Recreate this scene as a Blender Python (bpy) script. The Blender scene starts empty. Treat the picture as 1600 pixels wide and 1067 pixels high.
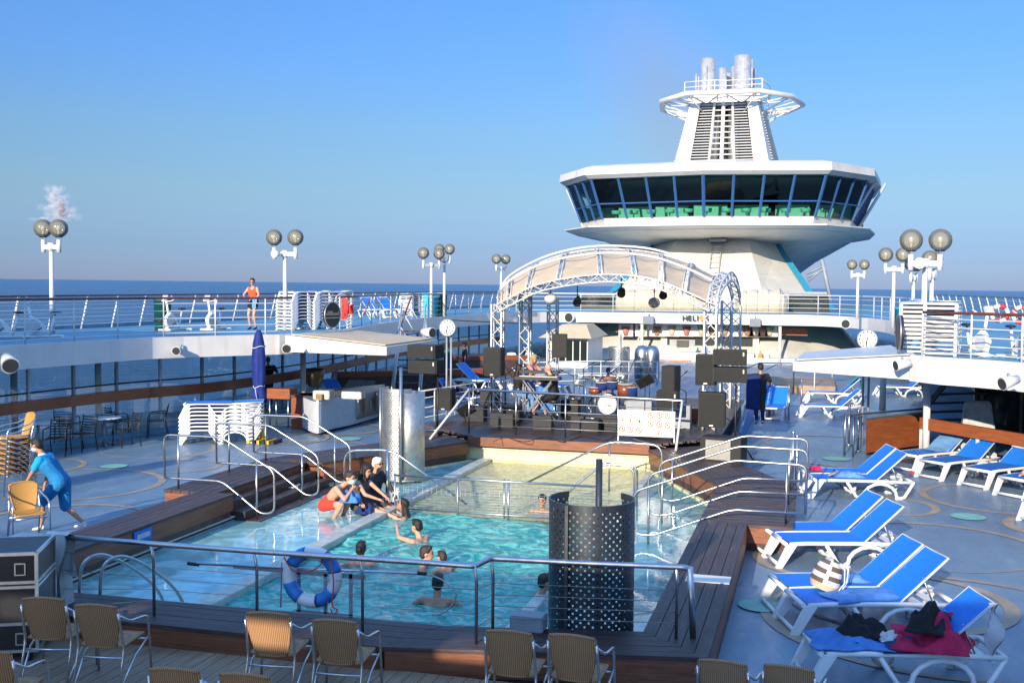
import bpy, bmesh, math, random
from mathutils import Vector as V, Matrix, noise, Quaternion
R=math.radians; PI=math.pi
random.seed(7)
S=bpy.context.scene; COL=S.collection
# ---------------------------------------------------------------- camera
FP=1700.0; HC=4.2
YAW=-math.atan(475/FP); PITCH=math.atan(86.5/FP); ROLL=R(0.4)
_f=V((math.sin(YAW)*math.cos(PITCH),math.cos(YAW)*math.cos(PITCH),-math.sin(PITCH)))
_r0=V((math.cos(YAW),-math.sin(YAW),0)); _u0=_r0.cross(_f)
_r=_r0*math.cos(ROLL)+_u0*math.sin(ROLL); _u=_u0*math.cos(ROLL)-_r0*math.sin(ROLL)
CP=V((0,0,HC))
cd=bpy.data.cameras.new('camera'); cam=bpy.data.objects.new('camera',cd); COL.objects.link(cam)
cd.sensor_width=36; cd.lens=FP*36/1600; cd.clip_start=0.1; cd.clip_end=90000
m3=Matrix((_r,_u,-_f)).transposed(); cam.matrix_world=Matrix.Translation(CP)@m3.to_4x4()
S.camera=cam
def ray(px,py): return _f+_r*((px-800)/FP)-_u*((py-533.5)/FP)
def PZ(px,py,z=0.0): d=ray(px,py); return CP+d*((z-HC)/d.z)      # photo pixel -> point at height z
def PY(px,py,y): d=ray(px,py); return CP+d*(y/d.y)                # photo pixel -> point at distance y
# ---------------------------------------------------------------- light
SEL=R(17.0); SAZ=math.atan2(-0.125,-0.99)                          # sun stands behind and a little left of the viewer
sdir=V((math.sin(SAZ)*math.cos(SEL),math.cos(SAZ)*math.cos(SEL),math.sin(SEL)))
w=bpy.data.worlds.new('World'); S.world=w; w.use_nodes=True
nt=w.node_tree; bg=nt.nodes['Background']
sky=nt.nodes.new('ShaderNodeTexSky'); sky.sky_type='NISHITA'; sky.sun_disc=False
sky.sun_elevation=SEL; sky.sun_rotation=SAZ; sky.air_density=0.8; sky.dust_density=0.1; sky.ozone_density=8; sky.altitude=20
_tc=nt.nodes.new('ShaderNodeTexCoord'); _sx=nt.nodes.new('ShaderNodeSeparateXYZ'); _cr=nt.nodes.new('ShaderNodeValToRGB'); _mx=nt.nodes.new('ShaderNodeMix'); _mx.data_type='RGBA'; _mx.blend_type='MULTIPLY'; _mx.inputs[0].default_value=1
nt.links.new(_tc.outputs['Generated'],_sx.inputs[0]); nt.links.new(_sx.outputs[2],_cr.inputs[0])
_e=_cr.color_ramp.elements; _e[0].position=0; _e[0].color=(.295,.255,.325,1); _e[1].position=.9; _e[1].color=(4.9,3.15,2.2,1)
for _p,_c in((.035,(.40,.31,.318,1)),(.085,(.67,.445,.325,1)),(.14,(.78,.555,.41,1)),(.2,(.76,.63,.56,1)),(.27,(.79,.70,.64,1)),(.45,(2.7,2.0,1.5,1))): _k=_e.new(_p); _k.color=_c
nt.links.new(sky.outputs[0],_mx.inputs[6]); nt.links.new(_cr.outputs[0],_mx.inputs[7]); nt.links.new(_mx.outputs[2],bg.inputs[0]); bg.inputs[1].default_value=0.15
sl=bpy.data.lights.new('sun','SUN'); sl.energy=3.4; sl.angle=R(0.5); sl.color=(1.0,0.86,0.68)
so=bpy.data.objects.new('sun',sl); COL.objects.link(so); so.rotation_euler=(-sdir).to_track_quat('-Z','Y').to_euler()
vs=S.view_settings; vs.view_transform='Standard'; vs.look='None'; vs.gamma=1; vs.use_curve_mapping=False; vs.exposure=1.0
try:
    S.cycles.max_bounces=8; S.cycles.transparent_max_bounces=24; S.cycles.volume_bounces=0; S.cycles.volume_step_rate=4
    S.cycles.sample_clamp_indirect=6; S.cycles.caustics_reflective=False; S.cycles.caustics_refractive=False; S.cycles.use_denoising=True
except Exception: pass
# ---------------------------------------------------------------- materials
MT={}
def mat(name,col,rough=0.5,metal=0.0,var=0.08,vs_=6.0,bump=0.0,bs=40.0,col2=None,emis=None,alpha=None,spec=None,trans=0,coat=0,sc=(1,1,1),rv=0.0):
    m=bpy.data.materials.new(name); m.use_nodes=True; n=m.node_tree.nodes; l=m.node_tree.links
    b=n['Principled BSDF']; b.inputs['Roughness'].default_value=rough; b.inputs['Metallic'].default_value=metal
    if spec is not None: b.inputs['Specular IOR Level'].default_value=spec
    if trans: b.inputs['Transmission Weight'].default_value=trans
    if coat: b.inputs['Coat Weight'].default_value=coat; b.inputs['Coat Roughness'].default_value=0.1
    tc=n.new('ShaderNodeTexCoord'); mp=n.new('ShaderNodeMapping'); mp.inputs['Scale'].default_value=sc
    l.new(tc.outputs['Object'],mp.inputs[0])
    c=V(col[:3]); c2=V(col2[:3]) if col2 else c*(1-2.2*var)
    c1=c if col2 else c*(1+var)
    nz=n.new('ShaderNodeTexNoise'); nz.inputs['Scale'].default_value=vs_; nz.inputs['Detail'].default_value=5; nz.inputs['Roughness'].default_value=0.62
    l.new(mp.outputs[0],nz.inputs['Vector'])
    cr=n.new('ShaderNodeValToRGB'); cr.color_ramp.elements[0].position=0.33; cr.color_ramp.elements[1].position=0.66
    cr.color_ramp.elements[0].color=(*c2,1); cr.color_ramp.elements[1].color=(*c1,1)
    l.new(nz.outputs['Fac'],cr.inputs[0]); l.new(cr.outputs[0],b.inputs['Base Color'])
    if rv:
        mr=n.new('ShaderNodeMapRange'); mr.inputs[3].default_value=max(0.02,rough-rv); mr.inputs[4].default_value=min(1,rough+rv)
        l.new(nz.outputs['Fac'],mr.inputs[0]); l.new(mr.outputs[0],b.inputs['Roughness'])
    if bump:
        bz=n.new('ShaderNodeTexNoise'); bz.inputs['Scale'].default_value=bs; bz.inputs['Detail'].default_value=4
        l.new(mp.outputs[0],bz.inputs['Vector'])
        bm=n.new('ShaderNodeBump'); bm.inputs['Strength'].default_value=bump; bm.inputs['Distance'].default_value=0.02
        l.new(bz.outputs['Fac'],bm.inputs['Height']); l.new(bm.outputs[0],b.inputs['Normal'])
    if emis: b.inputs['Emission Color'].default_value=(*emis[:3],1); b.inputs['Emission Strength'].default_value=emis[3]
    MT[name]=m; return m
def nodes(m): return m.node_tree.nodes,m.node_tree.links
mat('white_paint',(.70,.69,.65),.38,var=.03,vs_=1.6,bump=.05,bs=30)
mat('white_shell',(.70,.68,.62),.42,var=.06,vs_=.5,bump=.04,bs=6)
mat('white_plastic',(.80,.80,.78),.35,var=.03,vs_=5)
mat('grey_paint',(.30,.32,.34),.5,var=.06)
mat('light_grey',(.55,.57,.58),.5,var=.05)
mat('blue_deck_edge',(.11,.30,.42),.55,var=.12,vs_=2)
mat('tower_blue',(.03,.26,.42),.4,var=.06,vs_=3)
mat('window_blue',(.035,.12,.30),.4,var=.06)
mat('wood_rail',(.16,.045,.022),.35,var=.2,vs_=8,sc=(1,1,1),coat=.3)
mat('chrome',(.50,.50,.49),.34,1.0,var=.05,vs_=20,rv=.1)
mat('steel',(.50,.50,.47),.44,.9,var=.08,vs_=12,rv=.12)
mat('dark_steel',(.075,.085,.095),.38,.7,var=.1,vs_=8,rv=.1)
mat('aluminium',(.68,.70,.72),.28,1.0,var=.05,vs_=15)
mat('rail_tube',(.55,.56,.58),.3,1.0,var=.06,vs_=6,rv=.08)
mat('black_cabinet',(.012,.012,.012),.6,var=.15,vs_=20,bump=.2,bs=120)
mat('speaker_grille',(.020,.020,.017),.55,.2,var=.12,vs_=3,bump=.5,bs=220)
mat('black_plastic',(.018,.018,.02),.45,var=.1)
mat('rubber',(.02,.02,.02),.8)
mat('blue_sling',(.010,.19,.70),.62,var=.05,vs_=14,bump=.12,bs=300)
mat('blue_towel',(.08,.25,.62),.95,var=.12,vs_=9,bump=.6,bs=160)
mat('light_towel',(.16,.36,.66),.95,var=.1,vs_=9,bump=.6,bs=160)
mat('white_cloth',(.66,.66,.64),.95,var=.06,vs_=9,bump=.5,bs=120)
mat('grey_cloth',(.52,.52,.48),.95,var=.12,vs_=4,bump=.5,bs=80)
mat('beige_tarp',(.62,.52,.36),.8,var=.08,vs_=3,bump=.3,bs=8)
mat('canopy_cloth',(.68,.51,.32),.8,var=.06,vs_=2.5,bump=.12,bs=20)
mat('crimson_cloth',(.55,.015,.08),.9,var=.15,vs_=9,bump=.5,bs=80)
mat('black_cloth',(.012,.012,.014),.9,var=.2,vs_=9,bump=.5,bs=80)
mat('navy_cloth',(.012,.035,.16),.9,var=.15,vs_=9,bump=.4,bs=80)
mat('umbrella_blue',(.008,.03,.22),.75,var=.15,vs_=5,bump=.2,bs=30)
mat('yellow_paint',(.75,.48,.02),.5)
mat('red_paint',(.62,.03,.015),.5)
mat('red_cloth',(.7,.05,.035),.8,bump=.3)
mat('orange_wood',(.34,.10,.028),.4,col2=(.23,.062,.02),vs_=2.2,sc=(1,1,7),bump=.1,coat=.25)
mat('red_timber',(.30,.075,.025),.42,col2=(.17,.04,.015),vs_=4,sc=(1,1,12),bump=.1,coat=.25)
mat('dark_timber',(.085,.05,.038),.5,col2=(.04,.022,.018),vs_=5,bump=.2,bs=12)
mat('smoked_glass',(.02,.03,.03),.06,var=.05)
mat('skin',(.62,.33,.21),.5,var=.06,vs_=9)
mat('skin_tan',(.50,.23,.13),.5,var=.06,vs_=9)
mat('hair_dark',(.018,.012,.009),.5,var=.3,vs_=40,bump=.5,bs=90)
mat('hair_brown',(.05,.028,.016),.5,var=.3,vs_=40,bump=.5,bs=90)
mat('hair_blond',(.42,.32,.18),.6,var=.2,vs_=40,bump=.5,bs=90)
mat('eye_dark',(.02,.015,.012),.2)
mat('lip',(.40,.13,.10),.5)
mat('mask',(.55,.68,.72),.8,var=.03)
mat('polo_blue',(.01,.36,.66),.85,var=.07,vs_=12,bump=.3,bs=30)
mat('shorts_blue',(.01,.20,.45),.85,var=.08,vs_=12,bump=.3,bs=30)
mat('orange_top',(.75,.10,.03),.8,bump=.3)
mat('red_shorts',(.78,.05,.025),.8,var=.1,bump=.3)
mat('grey_dress',(.085,.078,.072),.85,var=.1,vs_=10,bump=.3)
mat('rash_dark',(.06,.048,.05),.8,var=.1,vs_=10,bump=.2)
mat('shirt_black',(.014,.014,.015),.85,var=.1,bump=.3)
mat('pink_cloth',(.6,.28,.25),.85)
mat('stripe_brown',(.12,.09,.07),.9)
mat('mint',(.22,.50,.42),.55,var=.1,vs_=3,rv=.1)
mat('ring_tan',(.40,.30,.21),.55,var=.12,vs_=3,rv=.1)
mat('red_ink',(.62,.10,.07),.6); mat('black_ink',(.02,.02,.02),.6); mat('grey_ink',(.35,.33,.28),.6); mat('orange_ink',(.80,.28,.05),.6)
mat('sign_white',(.80,.76,.66),.5,var=.03)
mat('clock_face',(.80,.79,.72),.35,var=.03)
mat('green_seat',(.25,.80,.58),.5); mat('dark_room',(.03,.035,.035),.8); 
mat('buoy_blue',(.03,.22,.62),.45,var=.08); mat('cyan_paint',(.02,.42,.68),.5); mat('green_bin',(.01,.12,.09),.5)
mat('globe_black',(.03,.03,.03),.5)
mat('brass_brown',(.30,.20,.10),.4,.6)
mat('cymbal',(.75,.50,.18),.25,1.0)
mat('drum_shell',(.26,.075,.03),.3,coat=.5)
mat('pool_tile',(.16,.60,.62),.35,var=.08,vs_=1.5)
mat('pool_pale',(.42,.68,.68),.4,var=.05,vs_=1.2)
mat('pool_cream',(.88,.78,.42),.5,var=.06,vs_=1.5)
mat('coping',(.55,.56,.48),.5,var=.12,vs_=5)
mat('case_black',(.015,.015,.018),.4,var=.2,vs_=6)
# wicker: fine ribs
def wicker(name,c1,c2,sx=170):
    m=mat(name,c1,.6,var=.1,vs_=30); n,l=nodes(m); b=n['Principled BSDF']
    tc=n.new('ShaderNodeTexCoord'); wv=n.new('ShaderNodeTexWave'); wv.inputs['Scale'].default_value=sx/6.28; wv.inputs['Distortion'].default_value=.6; wv.bands_direction='X'
    wv2=n.new('ShaderNodeTexWave'); wv2.bands_direction='Z'; wv2.inputs['Scale'].default_value=sx/3; wv2.inputs['Distortion'].default_value=1
    l.new(tc.outputs['Object'],wv.inputs[0]); l.new(tc.outputs['Object'],wv2.inputs[0])
    mx=n.new('ShaderNodeMix'); mx.data_type='RGBA'; mx.inputs[6].default_value=(*c2,1); mx.inputs[7].default_value=(*c1,1)
    ml=n.new('ShaderNodeMath'); ml.operation='MULTIPLY_ADD'; ml.inputs[1].default_value=.75; l.new(wv.outputs['Fac'],ml.inputs[0])
    m2=n.new('ShaderNodeMath'); m2.operation='MULTIPLY'; m2.inputs[1].default_value=.3; l.new(wv2.outputs['Fac'],m2.inputs[0]); l.new(m2.outputs[0],ml.inputs[2])
    l.new(ml.outputs[0],mx.inputs[0]); l.new(mx.outputs[2],b.inputs['Base Color'])
    bm=n.new('ShaderNodeBump'); bm.inputs['Strength'].default_value=.5; bm.inputs['Distance'].default_value=.004; l.new(ml.outputs[0],bm.inputs['Height']); l.new(bm.outputs[0],b.inputs['Normal'])
    return m
wicker('wicker',(.62,.33,.15),(.14,.07,.03),110); wicker('wicker_yellow',(.62,.33,.08),(.42,.20,.04))
# planks driven by UV: u along, v across
def planks(name,c1,c2,c3,rough,gv=1.0,spec=.5):
    m=mat(name,c1,rough); n,l=nodes(m); b=n['Principled BSDF']; b.inputs['Specular IOR Level'].default_value=spec
    uv=n.new('ShaderNodeUVMap'); mp=n.new('ShaderNodeMapping'); mp.inputs['Scale'].default_value=(1.2,14,1); l.new(uv.outputs[0],mp.inputs[0])
    nz=n.new('ShaderNodeTexNoise'); nz.inputs['Scale'].default_value=1.6; nz.inputs['Detail'].default_value=8; nz.inputs['Roughness'].default_value=.7; l.new(mp.outputs[0],nz.inputs[0])
    cr=n.new('ShaderNodeValToRGB'); e=cr.color_ramp.elements; e[0].position=.32; e[0].color=(*c2,1); e[1].position=.62; e[1].color=(*c1,1); x=e.new(.74); x.color=(*c3,1)
    l.new(nz.outputs['Fac'],cr.inputs[0])
    oi=n.new('ShaderNodeTexCoord'); nb=n.new('ShaderNodeTexNoise'); nb.inputs['Scale'].default_value=1.3*gv; nb.inputs['Detail'].default_value=3; l.new(oi.outputs['Object'],nb.inputs[0])
    mx=n.new('ShaderNodeMix'); mx.data_type='RGBA'; mx.blend_type='MULTIPLY'; mx.inputs[0].default_value=.55
    r2=n.new('ShaderNodeValToRGB'); r2.color_ramp.elements[0].position=.3; r2.color_ramp.elements[0].color=(.42,.40,.42,1); r2.color_ramp.elements[1].position=.68; r2.color_ramp.elements[1].color=(1.25,1.25,1.25,1)
    l.new(nb.outputs['Fac'],r2.inputs[0]); l.new(cr.outputs[0],mx.inputs[6]); l.new(r2.outputs[0],mx.inputs[7]); l.new(mx.outputs[2],b.inputs['Base Color'])
    bm=n.new('ShaderNodeBump'); bm.inputs['Strength'].default_value=.35; bm.inputs['Distance'].default_value=.006; l.new(nz.outputs['Fac'],bm.inputs['Height']); l.new(bm.outputs[0],b.inputs['Normal'])
    mr=n.new('ShaderNodeMapRange'); mr.inputs[3].default_value=rough-.12; mr.inputs[4].default_value=rough+.2; l.new(nb.outputs['Fac'],mr.inputs[0]); l.new(mr.outputs[0],b.inputs['Roughness'])
    return m
planks('bench_top',(.095,.058,.050),(.024,.013,.012),(.34,.27,.25),.52)
planks('teak',(.42,.29,.185),(.26,.175,.11),(.52,.38,.26),.6,.6)
planks('stage_deck',(.075,.04,.03),(.03,.016,.012),(.13,.08,.06),.4)
planks('varnish',(.28,.10,.045),(.14,.045,.02),(.38,.17,.08),.42)

def wear(nm,seam,streak,w_=2.6,h_=1.3):   # plate joints and faint rust streaks on painted steel
    m=MT[nm]; n,l=nodes(m); b=n['Principled BSDF']; src=b.inputs['Base Color'].links[0].from_socket
    tc=n.new('ShaderNodeTexCoord'); sx=n.new('ShaderNodeSeparateXYZ'); l.new(tc.outputs['Object'],sx.inputs[0]); ad=n.new('ShaderNodeMath'); ad.operation='MULTIPLY_ADD'; ad.inputs[1].default_value=.7; l.new(sx.outputs[1],ad.inputs[0]); l.new(sx.outputs[0],ad.inputs[2])
    cb=n.new('ShaderNodeCombineXYZ'); l.new(ad.outputs[0],cb.inputs[0]); l.new(sx.outputs[2],cb.inputs[1])
    br=n.new('ShaderNodeTexBrick'); br.inputs['Scale'].default_value=1; br.inputs['Brick Width'].default_value=w_; br.inputs['Row Height'].default_value=h_; br.inputs['Mortar Size'].default_value=.018; br.inputs['Mortar Smooth'].default_value=.3
    br.inputs['Color1'].default_value=(1,1,1,1); br.inputs['Color2'].default_value=(.955,.955,.95,1); br.inputs['Mortar'].default_value=(seam,seam,seam*.97,1); l.new(cb.outputs[0],br.inputs['Vector'])
    mp=n.new('ShaderNodeMapping'); mp.inputs['Scale'].default_value=(2.2,2.2,.16); l.new(tc.outputs['Object'],mp.inputs[0]); nz=n.new('ShaderNodeTexNoise'); nz.inputs['Scale'].default_value=1.3; nz.inputs['Detail'].default_value=6; l.new(mp.outputs[0],nz.inputs[0])
    cr=n.new('ShaderNodeValToRGB'); cr.color_ramp.elements[0].position=.60; cr.color_ramp.elements[1].position=.78; cr.color_ramp.elements[0].color=(1,1,1,1); cr.color_ramp.elements[1].color=(1-streak*.45,1-streak*.8,1-streak,1); l.new(nz.outputs['Fac'],cr.inputs[0])
    m1=n.new('ShaderNodeMix'); m1.data_type='RGBA'; m1.blend_type='MULTIPLY'; m1.inputs[0].default_value=1; m2=n.new('ShaderNodeMix'); m2.data_type='RGBA'; m2.blend_type='MULTIPLY'; m2.inputs[0].default_value=1
    l.new(src,m1.inputs[6]); l.new(br.outputs['Color'],m1.inputs[7]); l.new(m1.outputs[2],m2.inputs[6]); l.new(cr.outputs[0],m2.inputs[7]); l.new(m2.outputs[2],b.inputs['Base Color'])
wear('white_shell',.80,.30); wear('white_paint',.93,.22,3.4,5.0)
# ---------------------------------------------------------------- mesh builder
class MB:
    def __init__(s): s.v=[]; s.f=[]; s.m=[]; s.uv={}; s.sm=[]
    def add(s,vs,fs,mi=0,sm=False,M=None):
        o=len(s.v); s.v+= [ (M@V(p)) if M else V(p) for p in vs]
        for f in fs: s.f.append([i+o for i in f]); s.m.append(mi); s.sm.append(sm)
        return s
    def box(s,c,d,mi=0,rz=0,M=None,rx=0,ry=0):
        x,y,z=[k/2 for k in d]
        T=Matrix.Translation(V(c))@Matrix.Rotation(rz,4,'Z')@Matrix.Rotation(ry,4,'Y')@Matrix.Rotation(rx,4,'X')
        if M: T=M@T
        vs=[(i*x,j*y,k*z) for i in(-1,1) for j in(-1,1) for k in(-1,1)]
        return s.add(vs,[(0,1,3,2),(4,6,7,5),(0,4,5,1),(2,3,7,6),(0,2,6,4),(1,5,7,3)],mi,False,T)
    def bb(s,a,b,mi=0):
        a=V(a);b=V(b); return s.box((a+b)/2,[abs(k) for k in (b-a)],mi)
    def tube(s,pts,r,n=8,mi=0,closed=False,sm=True,rs=None,cap=True,sy=1.0):
        pts=[V(p) for p in pts]; N=len(pts); 
        if N<2: return s
        tg=[]
        for i in range(N):
            a=pts[(i-1)%N] if (closed or i>0) else pts[i]; b=pts[(i+1)%N] if (closed or i<N-1) else pts[i]
            t=(b-a); tg.append(t.normalized() if t.length>1e-9 else V((0,0,1)))
        up=V((0,0,1)) if abs(tg[0].z)<.9 else V((1,0,0))
        u=(up-tg[0]*up.dot(tg[0])).normalized(); vs=[]
        for i in range(N):
            if i: 
                q=tg[i-1].rotation_difference(tg[i]); u=(q@u); u=(u-tg[i]*u.dot(tg[i])).normalized()
            w_=tg[i].cross(u); rr=rs[i] if rs else r
            k=1.0
            if not closed and 0<i<N-1:
                c=(pts[i]-pts[i-1]).normalized().dot((pts[i+1]-pts[i]).normalized()); k=min(1.35,1/max(.3,math.sqrt((1+c)/2)))
            for j in range(n):
                a=2*PI*j/n; vs.append(pts[i]+(u*math.cos(a)*k+w_*math.sin(a)*sy)*rr)
        fs=[]
        for i in range(N if closed else N-1):
            for j in range(n):
                a=i*n+j; b=i*n+(j+1)%n; c=((i+1)%N)*n+(j+1)%n; d=((i+1)%N)*n+j; fs.append((a,b,c,d))
        o=len(s.v); s.add(vs,fs,mi,sm)
        if not closed and cap:
            s.f.append([o+j for j in range(n)][::-1]); s.m.append(mi); s.sm.append(False)
            s.f.append([o+(N-1)*n+j for j in range(n)]); s.m.append(mi); s.sm.append(False)
        return s
    def cyl(s,a,b,r0,r1=None,n=16,mi=0,sm=True,cap=True): return s.tube([a,b],r0,n,mi,rs=[r0,r0 if r1 is None else r1],sm=sm,cap=cap)
    def lathe(s,prof,c=(0,0,0),n=20,mi=0,sm=True,M=None):
        vs=[];fs=[];P=len(prof)
        for j in range(n):
            a=2*PI*j/n
            for r,z in prof: vs.append((c[0]+r*math.cos(a),c[1]+r*math.sin(a),c[2]+z))
        for j in range(n):
            for i in range(P-1):
                a=j*P+i;b=((j+1)%n)*P+i; fs.append((a,b,b+1,a+1))
        return s.add(vs,fs,mi,sm,M)
    def sph(s,c,r,n=12,mi=0,sc=(1,1,1),M=None,k=None):
        k=k or max(6,n*2//3); vs=[(c[0],c[1],c[2]-r*sc[2])];fs=[]
        for i in range(1,k):
            t=-PI/2+PI*i/k
            for j in range(n):
                a=2*PI*j/n; vs.append((c[0]+r*sc[0]*math.cos(t)*math.cos(a),c[1]+r*sc[1]*math.cos(t)*math.sin(a),c[2]+r*sc[2]*math.sin(t)))
        vs.append((c[0],c[1],c[2]+r*sc[2]))
        for j in range(n): fs.append((0,1+(j+1)%n,1+j)); fs.append((len(vs)-1,len(vs)-1-n+j,len(vs)-1-n+(j+1)%n))
        for i in range(k-2):
            for j in range(n): a=1+i*n+j;b=1+i*n+(j+1)%n; fs.append((a,b,b+n,a+n))
        return s.add(vs,fs,mi,True,M)
    def prism(s,poly,z0,z1,mi=0,M=None,sm=False):
        n=len(poly); ar=sum(poly[i][0]*poly[(i+1)%n][1]-poly[(i+1)%n][0]*poly[i][1] for i in range(n))
        if ar<0: poly=poly[::-1]
        vs=[(x,y,z0) for x,y in poly]+[(x,y,z1) for x,y in poly]
        fs=[tuple(range(n))[::-1],tuple(range(n,2*n))]+[(i,(i+1)%n,n+(i+1)%n,n+i) for i in range(n)]
        return s.add(vs,fs,mi,sm,M)
    def quad(s,a,b,c,d,mi=0): return s.add([a,b,c,d],[(0,1,2,3)],mi)
    def hexa(s,q0,q1,mi=0):   # two quads (bottom ring, top ring)
        return s.add(list(q0)+list(q1),[(3,2,1,0),(4,5,6,7),(0,1,5,4),(1,2,6,5),(2,3,7,6),(3,0,4,7)],mi)
    def loft(s,rings,mi=0,sm=False,cap=True):
        n=len(rings[0]); vs=[p for r in rings for p in r]; fs=[]
        for i in range(len(rings)-1):
            for j in range(n): a=i*n+j;b=i*n+(j+1)%n; fs.append((a,b,b+n,a+n))
        if cap: fs.append(tuple(range(n))[::-1]); fs.append(tuple(range(len(vs)-n,len(vs))))
        return s.add(vs,fs,mi,sm)
    def grid(s,P,mi=0,sm=True):
        nu=len(P);nv=len(P[0]); vs=[p for r in P for p in r]; fs=[(i*nv+j,(i+1)*nv+j,(i+1)*nv+j+1,i*nv+j+1) for i in range(nu-1) for j in range(nv-1)]
        return s.add(vs,fs,mi,sm)
    def ribbon(s,pts,z0,z1,t,mi=0,closed=False):   # wall of thickness t on the left side of the path
        n=len(pts); P=[V((p[0],p[1])) for p in pts]; off=[]
        for i in range(n):
            a=P[i-1] if (i>0 or closed) else P[i]; b=P[(i+1)%n] if (i<n-1 or closed) else P[i]
            d1=(P[i]-a).normalized() if (P[i]-a).length>1e-6 else (b-P[i]).normalized(); d2=(b-P[i]).normalized() if (b-P[i]).length>1e-6 else d1
            d=(d1+d2).normalized(); nn=V((-d.y,d.x)); k=1/max(.4,d.dot(d1)); off.append(P[i]+nn*t*k)
        g=lambda z,i:(z[i] if isinstance(z,(list,tuple)) else z)
        vs=[];fs=[]
        for i in range(n): vs+=[(P[i].x,P[i].y,g(z0,i)),(off[i].x,off[i].y,g(z0,i)),(off[i].x,off[i].y,g(z1,i)),(P[i].x,P[i].y,g(z1,i))]
        for i in range(n if closed else n-1):
            a=i*4;b=((i+1)%n)*4
            for k in range(4): fs.append((a+k,b+k,b+(k+1)%4,a+(k+1)%4))
        if not closed: fs+= [(0,1,2,3),(4*n-1,4*n-2,4*n-3,4*n-4)]
        return s.add(vs,fs,mi)
    def build(s,name,mats,parent=None,bevel=0,loc=None,rz=0):
        me=bpy.data.meshes.new(name); 
        vs=s.v
        if parent is not None:
            o=parent
            while o.parent: o=o.parent
            if o.get('_w'): vs=[p-o.location for p in vs]
        elif loc is not None and loc=='auto':
            n=len(vs); c=V((sum(p.x for p in vs)/n,sum(p.y for p in vs)/n,min(p.z for p in vs))); vs=[p-c for p in vs]; loc=c
        me.from_pydata([tuple(p) for p in vs],[],s.f)
        if not isinstance(mats,(list,tuple)): mats=[mats]
        for m in mats: me.materials.append(MT[m] if isinstance(m,str) else m)
        me.polygons.foreach_set('material_index',s.m); me.polygons.foreach_set('use_smooth',s.sm)
        if s.uv:
            ul=me.uv_layers.new(name='UVMap'); i=0
            for fi,f in enumerate(s.f):
                u=s.uv.get(fi)
                for k in range(len(f)):
                    if u: ul.data[i].uv=u[k]
                    i+=1
        bm=bmesh.new(); bm.from_mesh(me); bmesh.ops.recalc_face_normals(bm,faces=bm.faces)
        if bevel: 
            try: bmesh.ops.bevel(bm,geom=[e for e in bm.edges if len(e.link_faces)==2 and e.calc_face_angle(0)>.6],offset=bevel,segments=2,affect='EDGES',clamp_overlap=True)
            except Exception as ex: print('bevel',name,ex)
        bm.to_mesh(me); bm.free()
        o=bpy.data.objects.new(name,me); COL.objects.link(o)
        if parent is not None: o.parent=parent
        if loc is not None: o.location=loc
        if rz: o.rotation_euler.z=rz
        return o
    def board(s,p0,p1,q0,q1,z0,z1,mi=0,mi_side=None,fl=1.0):
        # one board: near edge p0-p1, far edge q0-q1 ; u along p0->p1
        ms=mi if mi_side is None else mi_side; base=len(s.f)
        a=[(p0[0],p0[1]),(p1[0],p1[1]),(q1[0],q1[1]),(q0[0],q0[1])]
        s.hexa([(x,y,z0) for x,y in a],[(x,y,z1) for x,y in a],mi)
        L=(V(p1)-V(p0)).length; Wd=(V(q0)-V(p0)).length; r=random.random()*40; h=abs(z1-z0)
        for k in range(6):
            if k<2: s.uv[base+k]=[(r,r),(r+L,r),(r+L,r+Wd),(r,r+Wd)] if k==1 else [(r,r+Wd),(r+L,r+Wd),(r+L,r),(r,r)]
            else: s.uv[base+k]=[(r,r),(r+L,r),(r+L,r+h),(r,r+h)]; s.m[base+k]=ms
        return s
def tag(o,label=None,cat=None,group=None,kind=None):
    if label: o['label']=label
    if cat: o['category']=cat
    if group: o['group']=group
    if kind: o['kind']=kind
    return o
def thing(name,label,cat,loc=(0,0,0),rz=0,group=None,world=True):
    o=bpy.data.objects.new(name,None); COL.objects.link(o); o.location=V(loc); o.rotation_euler.z=rz; o.empty_display_size=.2
    if world: o['_w']=1
    return tag(o,label,cat,group)
def struct(o): o['kind']='structure'; return o
CH={}
def kids(o): return [c for c in COL.objects if c.parent==o]
def dup(o,loc=None,rz=None,label=None,group=None,parent=None,rename=None,cache={}):
    c=o.copy(); COL.objects.link(c)
    if parent is not None: c.parent=parent
    if loc is not None: c.location=loc
    if rz is not None: c.rotation_euler.z=rz
    if label: c['label']=label
    if group: c['group']=group
    if o.name not in cache: cache[o.name]=[k for k in o.children]
    for k in cache[o.name]: dup(k,parent=c)
    return c
def rnd(pts,r,n=4,closed=False):   # round the corners of a polyline
    pts=[V(p) for p in pts]; out=[]; N=len(pts)
    for i in range(N):
        if not closed and i in(0,N-1): out.append(pts[i]); continue
        a=pts[i-1]-pts[i]; b=pts[(i+1)%N]-pts[i]; rr=min(r,a.length*.48,b.length*.48)
        p0=pts[i]+a.normalized()*rr; p1=pts[i]+b.normalized()*rr
        for k in range(n+1):
            t=k/n; out.append(p0*(1-t)**2+pts[i]*2*t*(1-t)+p1*t*t)
    return out
def resample(pts,step):
    pts=[V(p) for p in pts]; out=[pts[0]]; acc=0
    for a,b in zip(pts,pts[1:]):
        L=(b-a).length; d=step-acc
        while d<=L+1e-9: out.append(a+(b-a)*(d/L)); d+=step
        acc=(L-(d-step))
    return out
def smoothline(pts,n=6):   # Catmull-Rom
    P=[V(p) for p in pts]; out=[]
    for i in range(len(P)-1):
        p0=P[max(i-1,0)];p1=P[i];p2=P[i+1];p3=P[min(i+2,len(P)-1)]
        for k in range(n):
            t=k/n; out.append(.5*((2*p1)+(p2-p0)*t+(2*p0-5*p1+4*p2-p3)*t*t+(3*p1-p0-3*p2+p3)*t**3))
    out.append(P[-1]); return out
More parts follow.
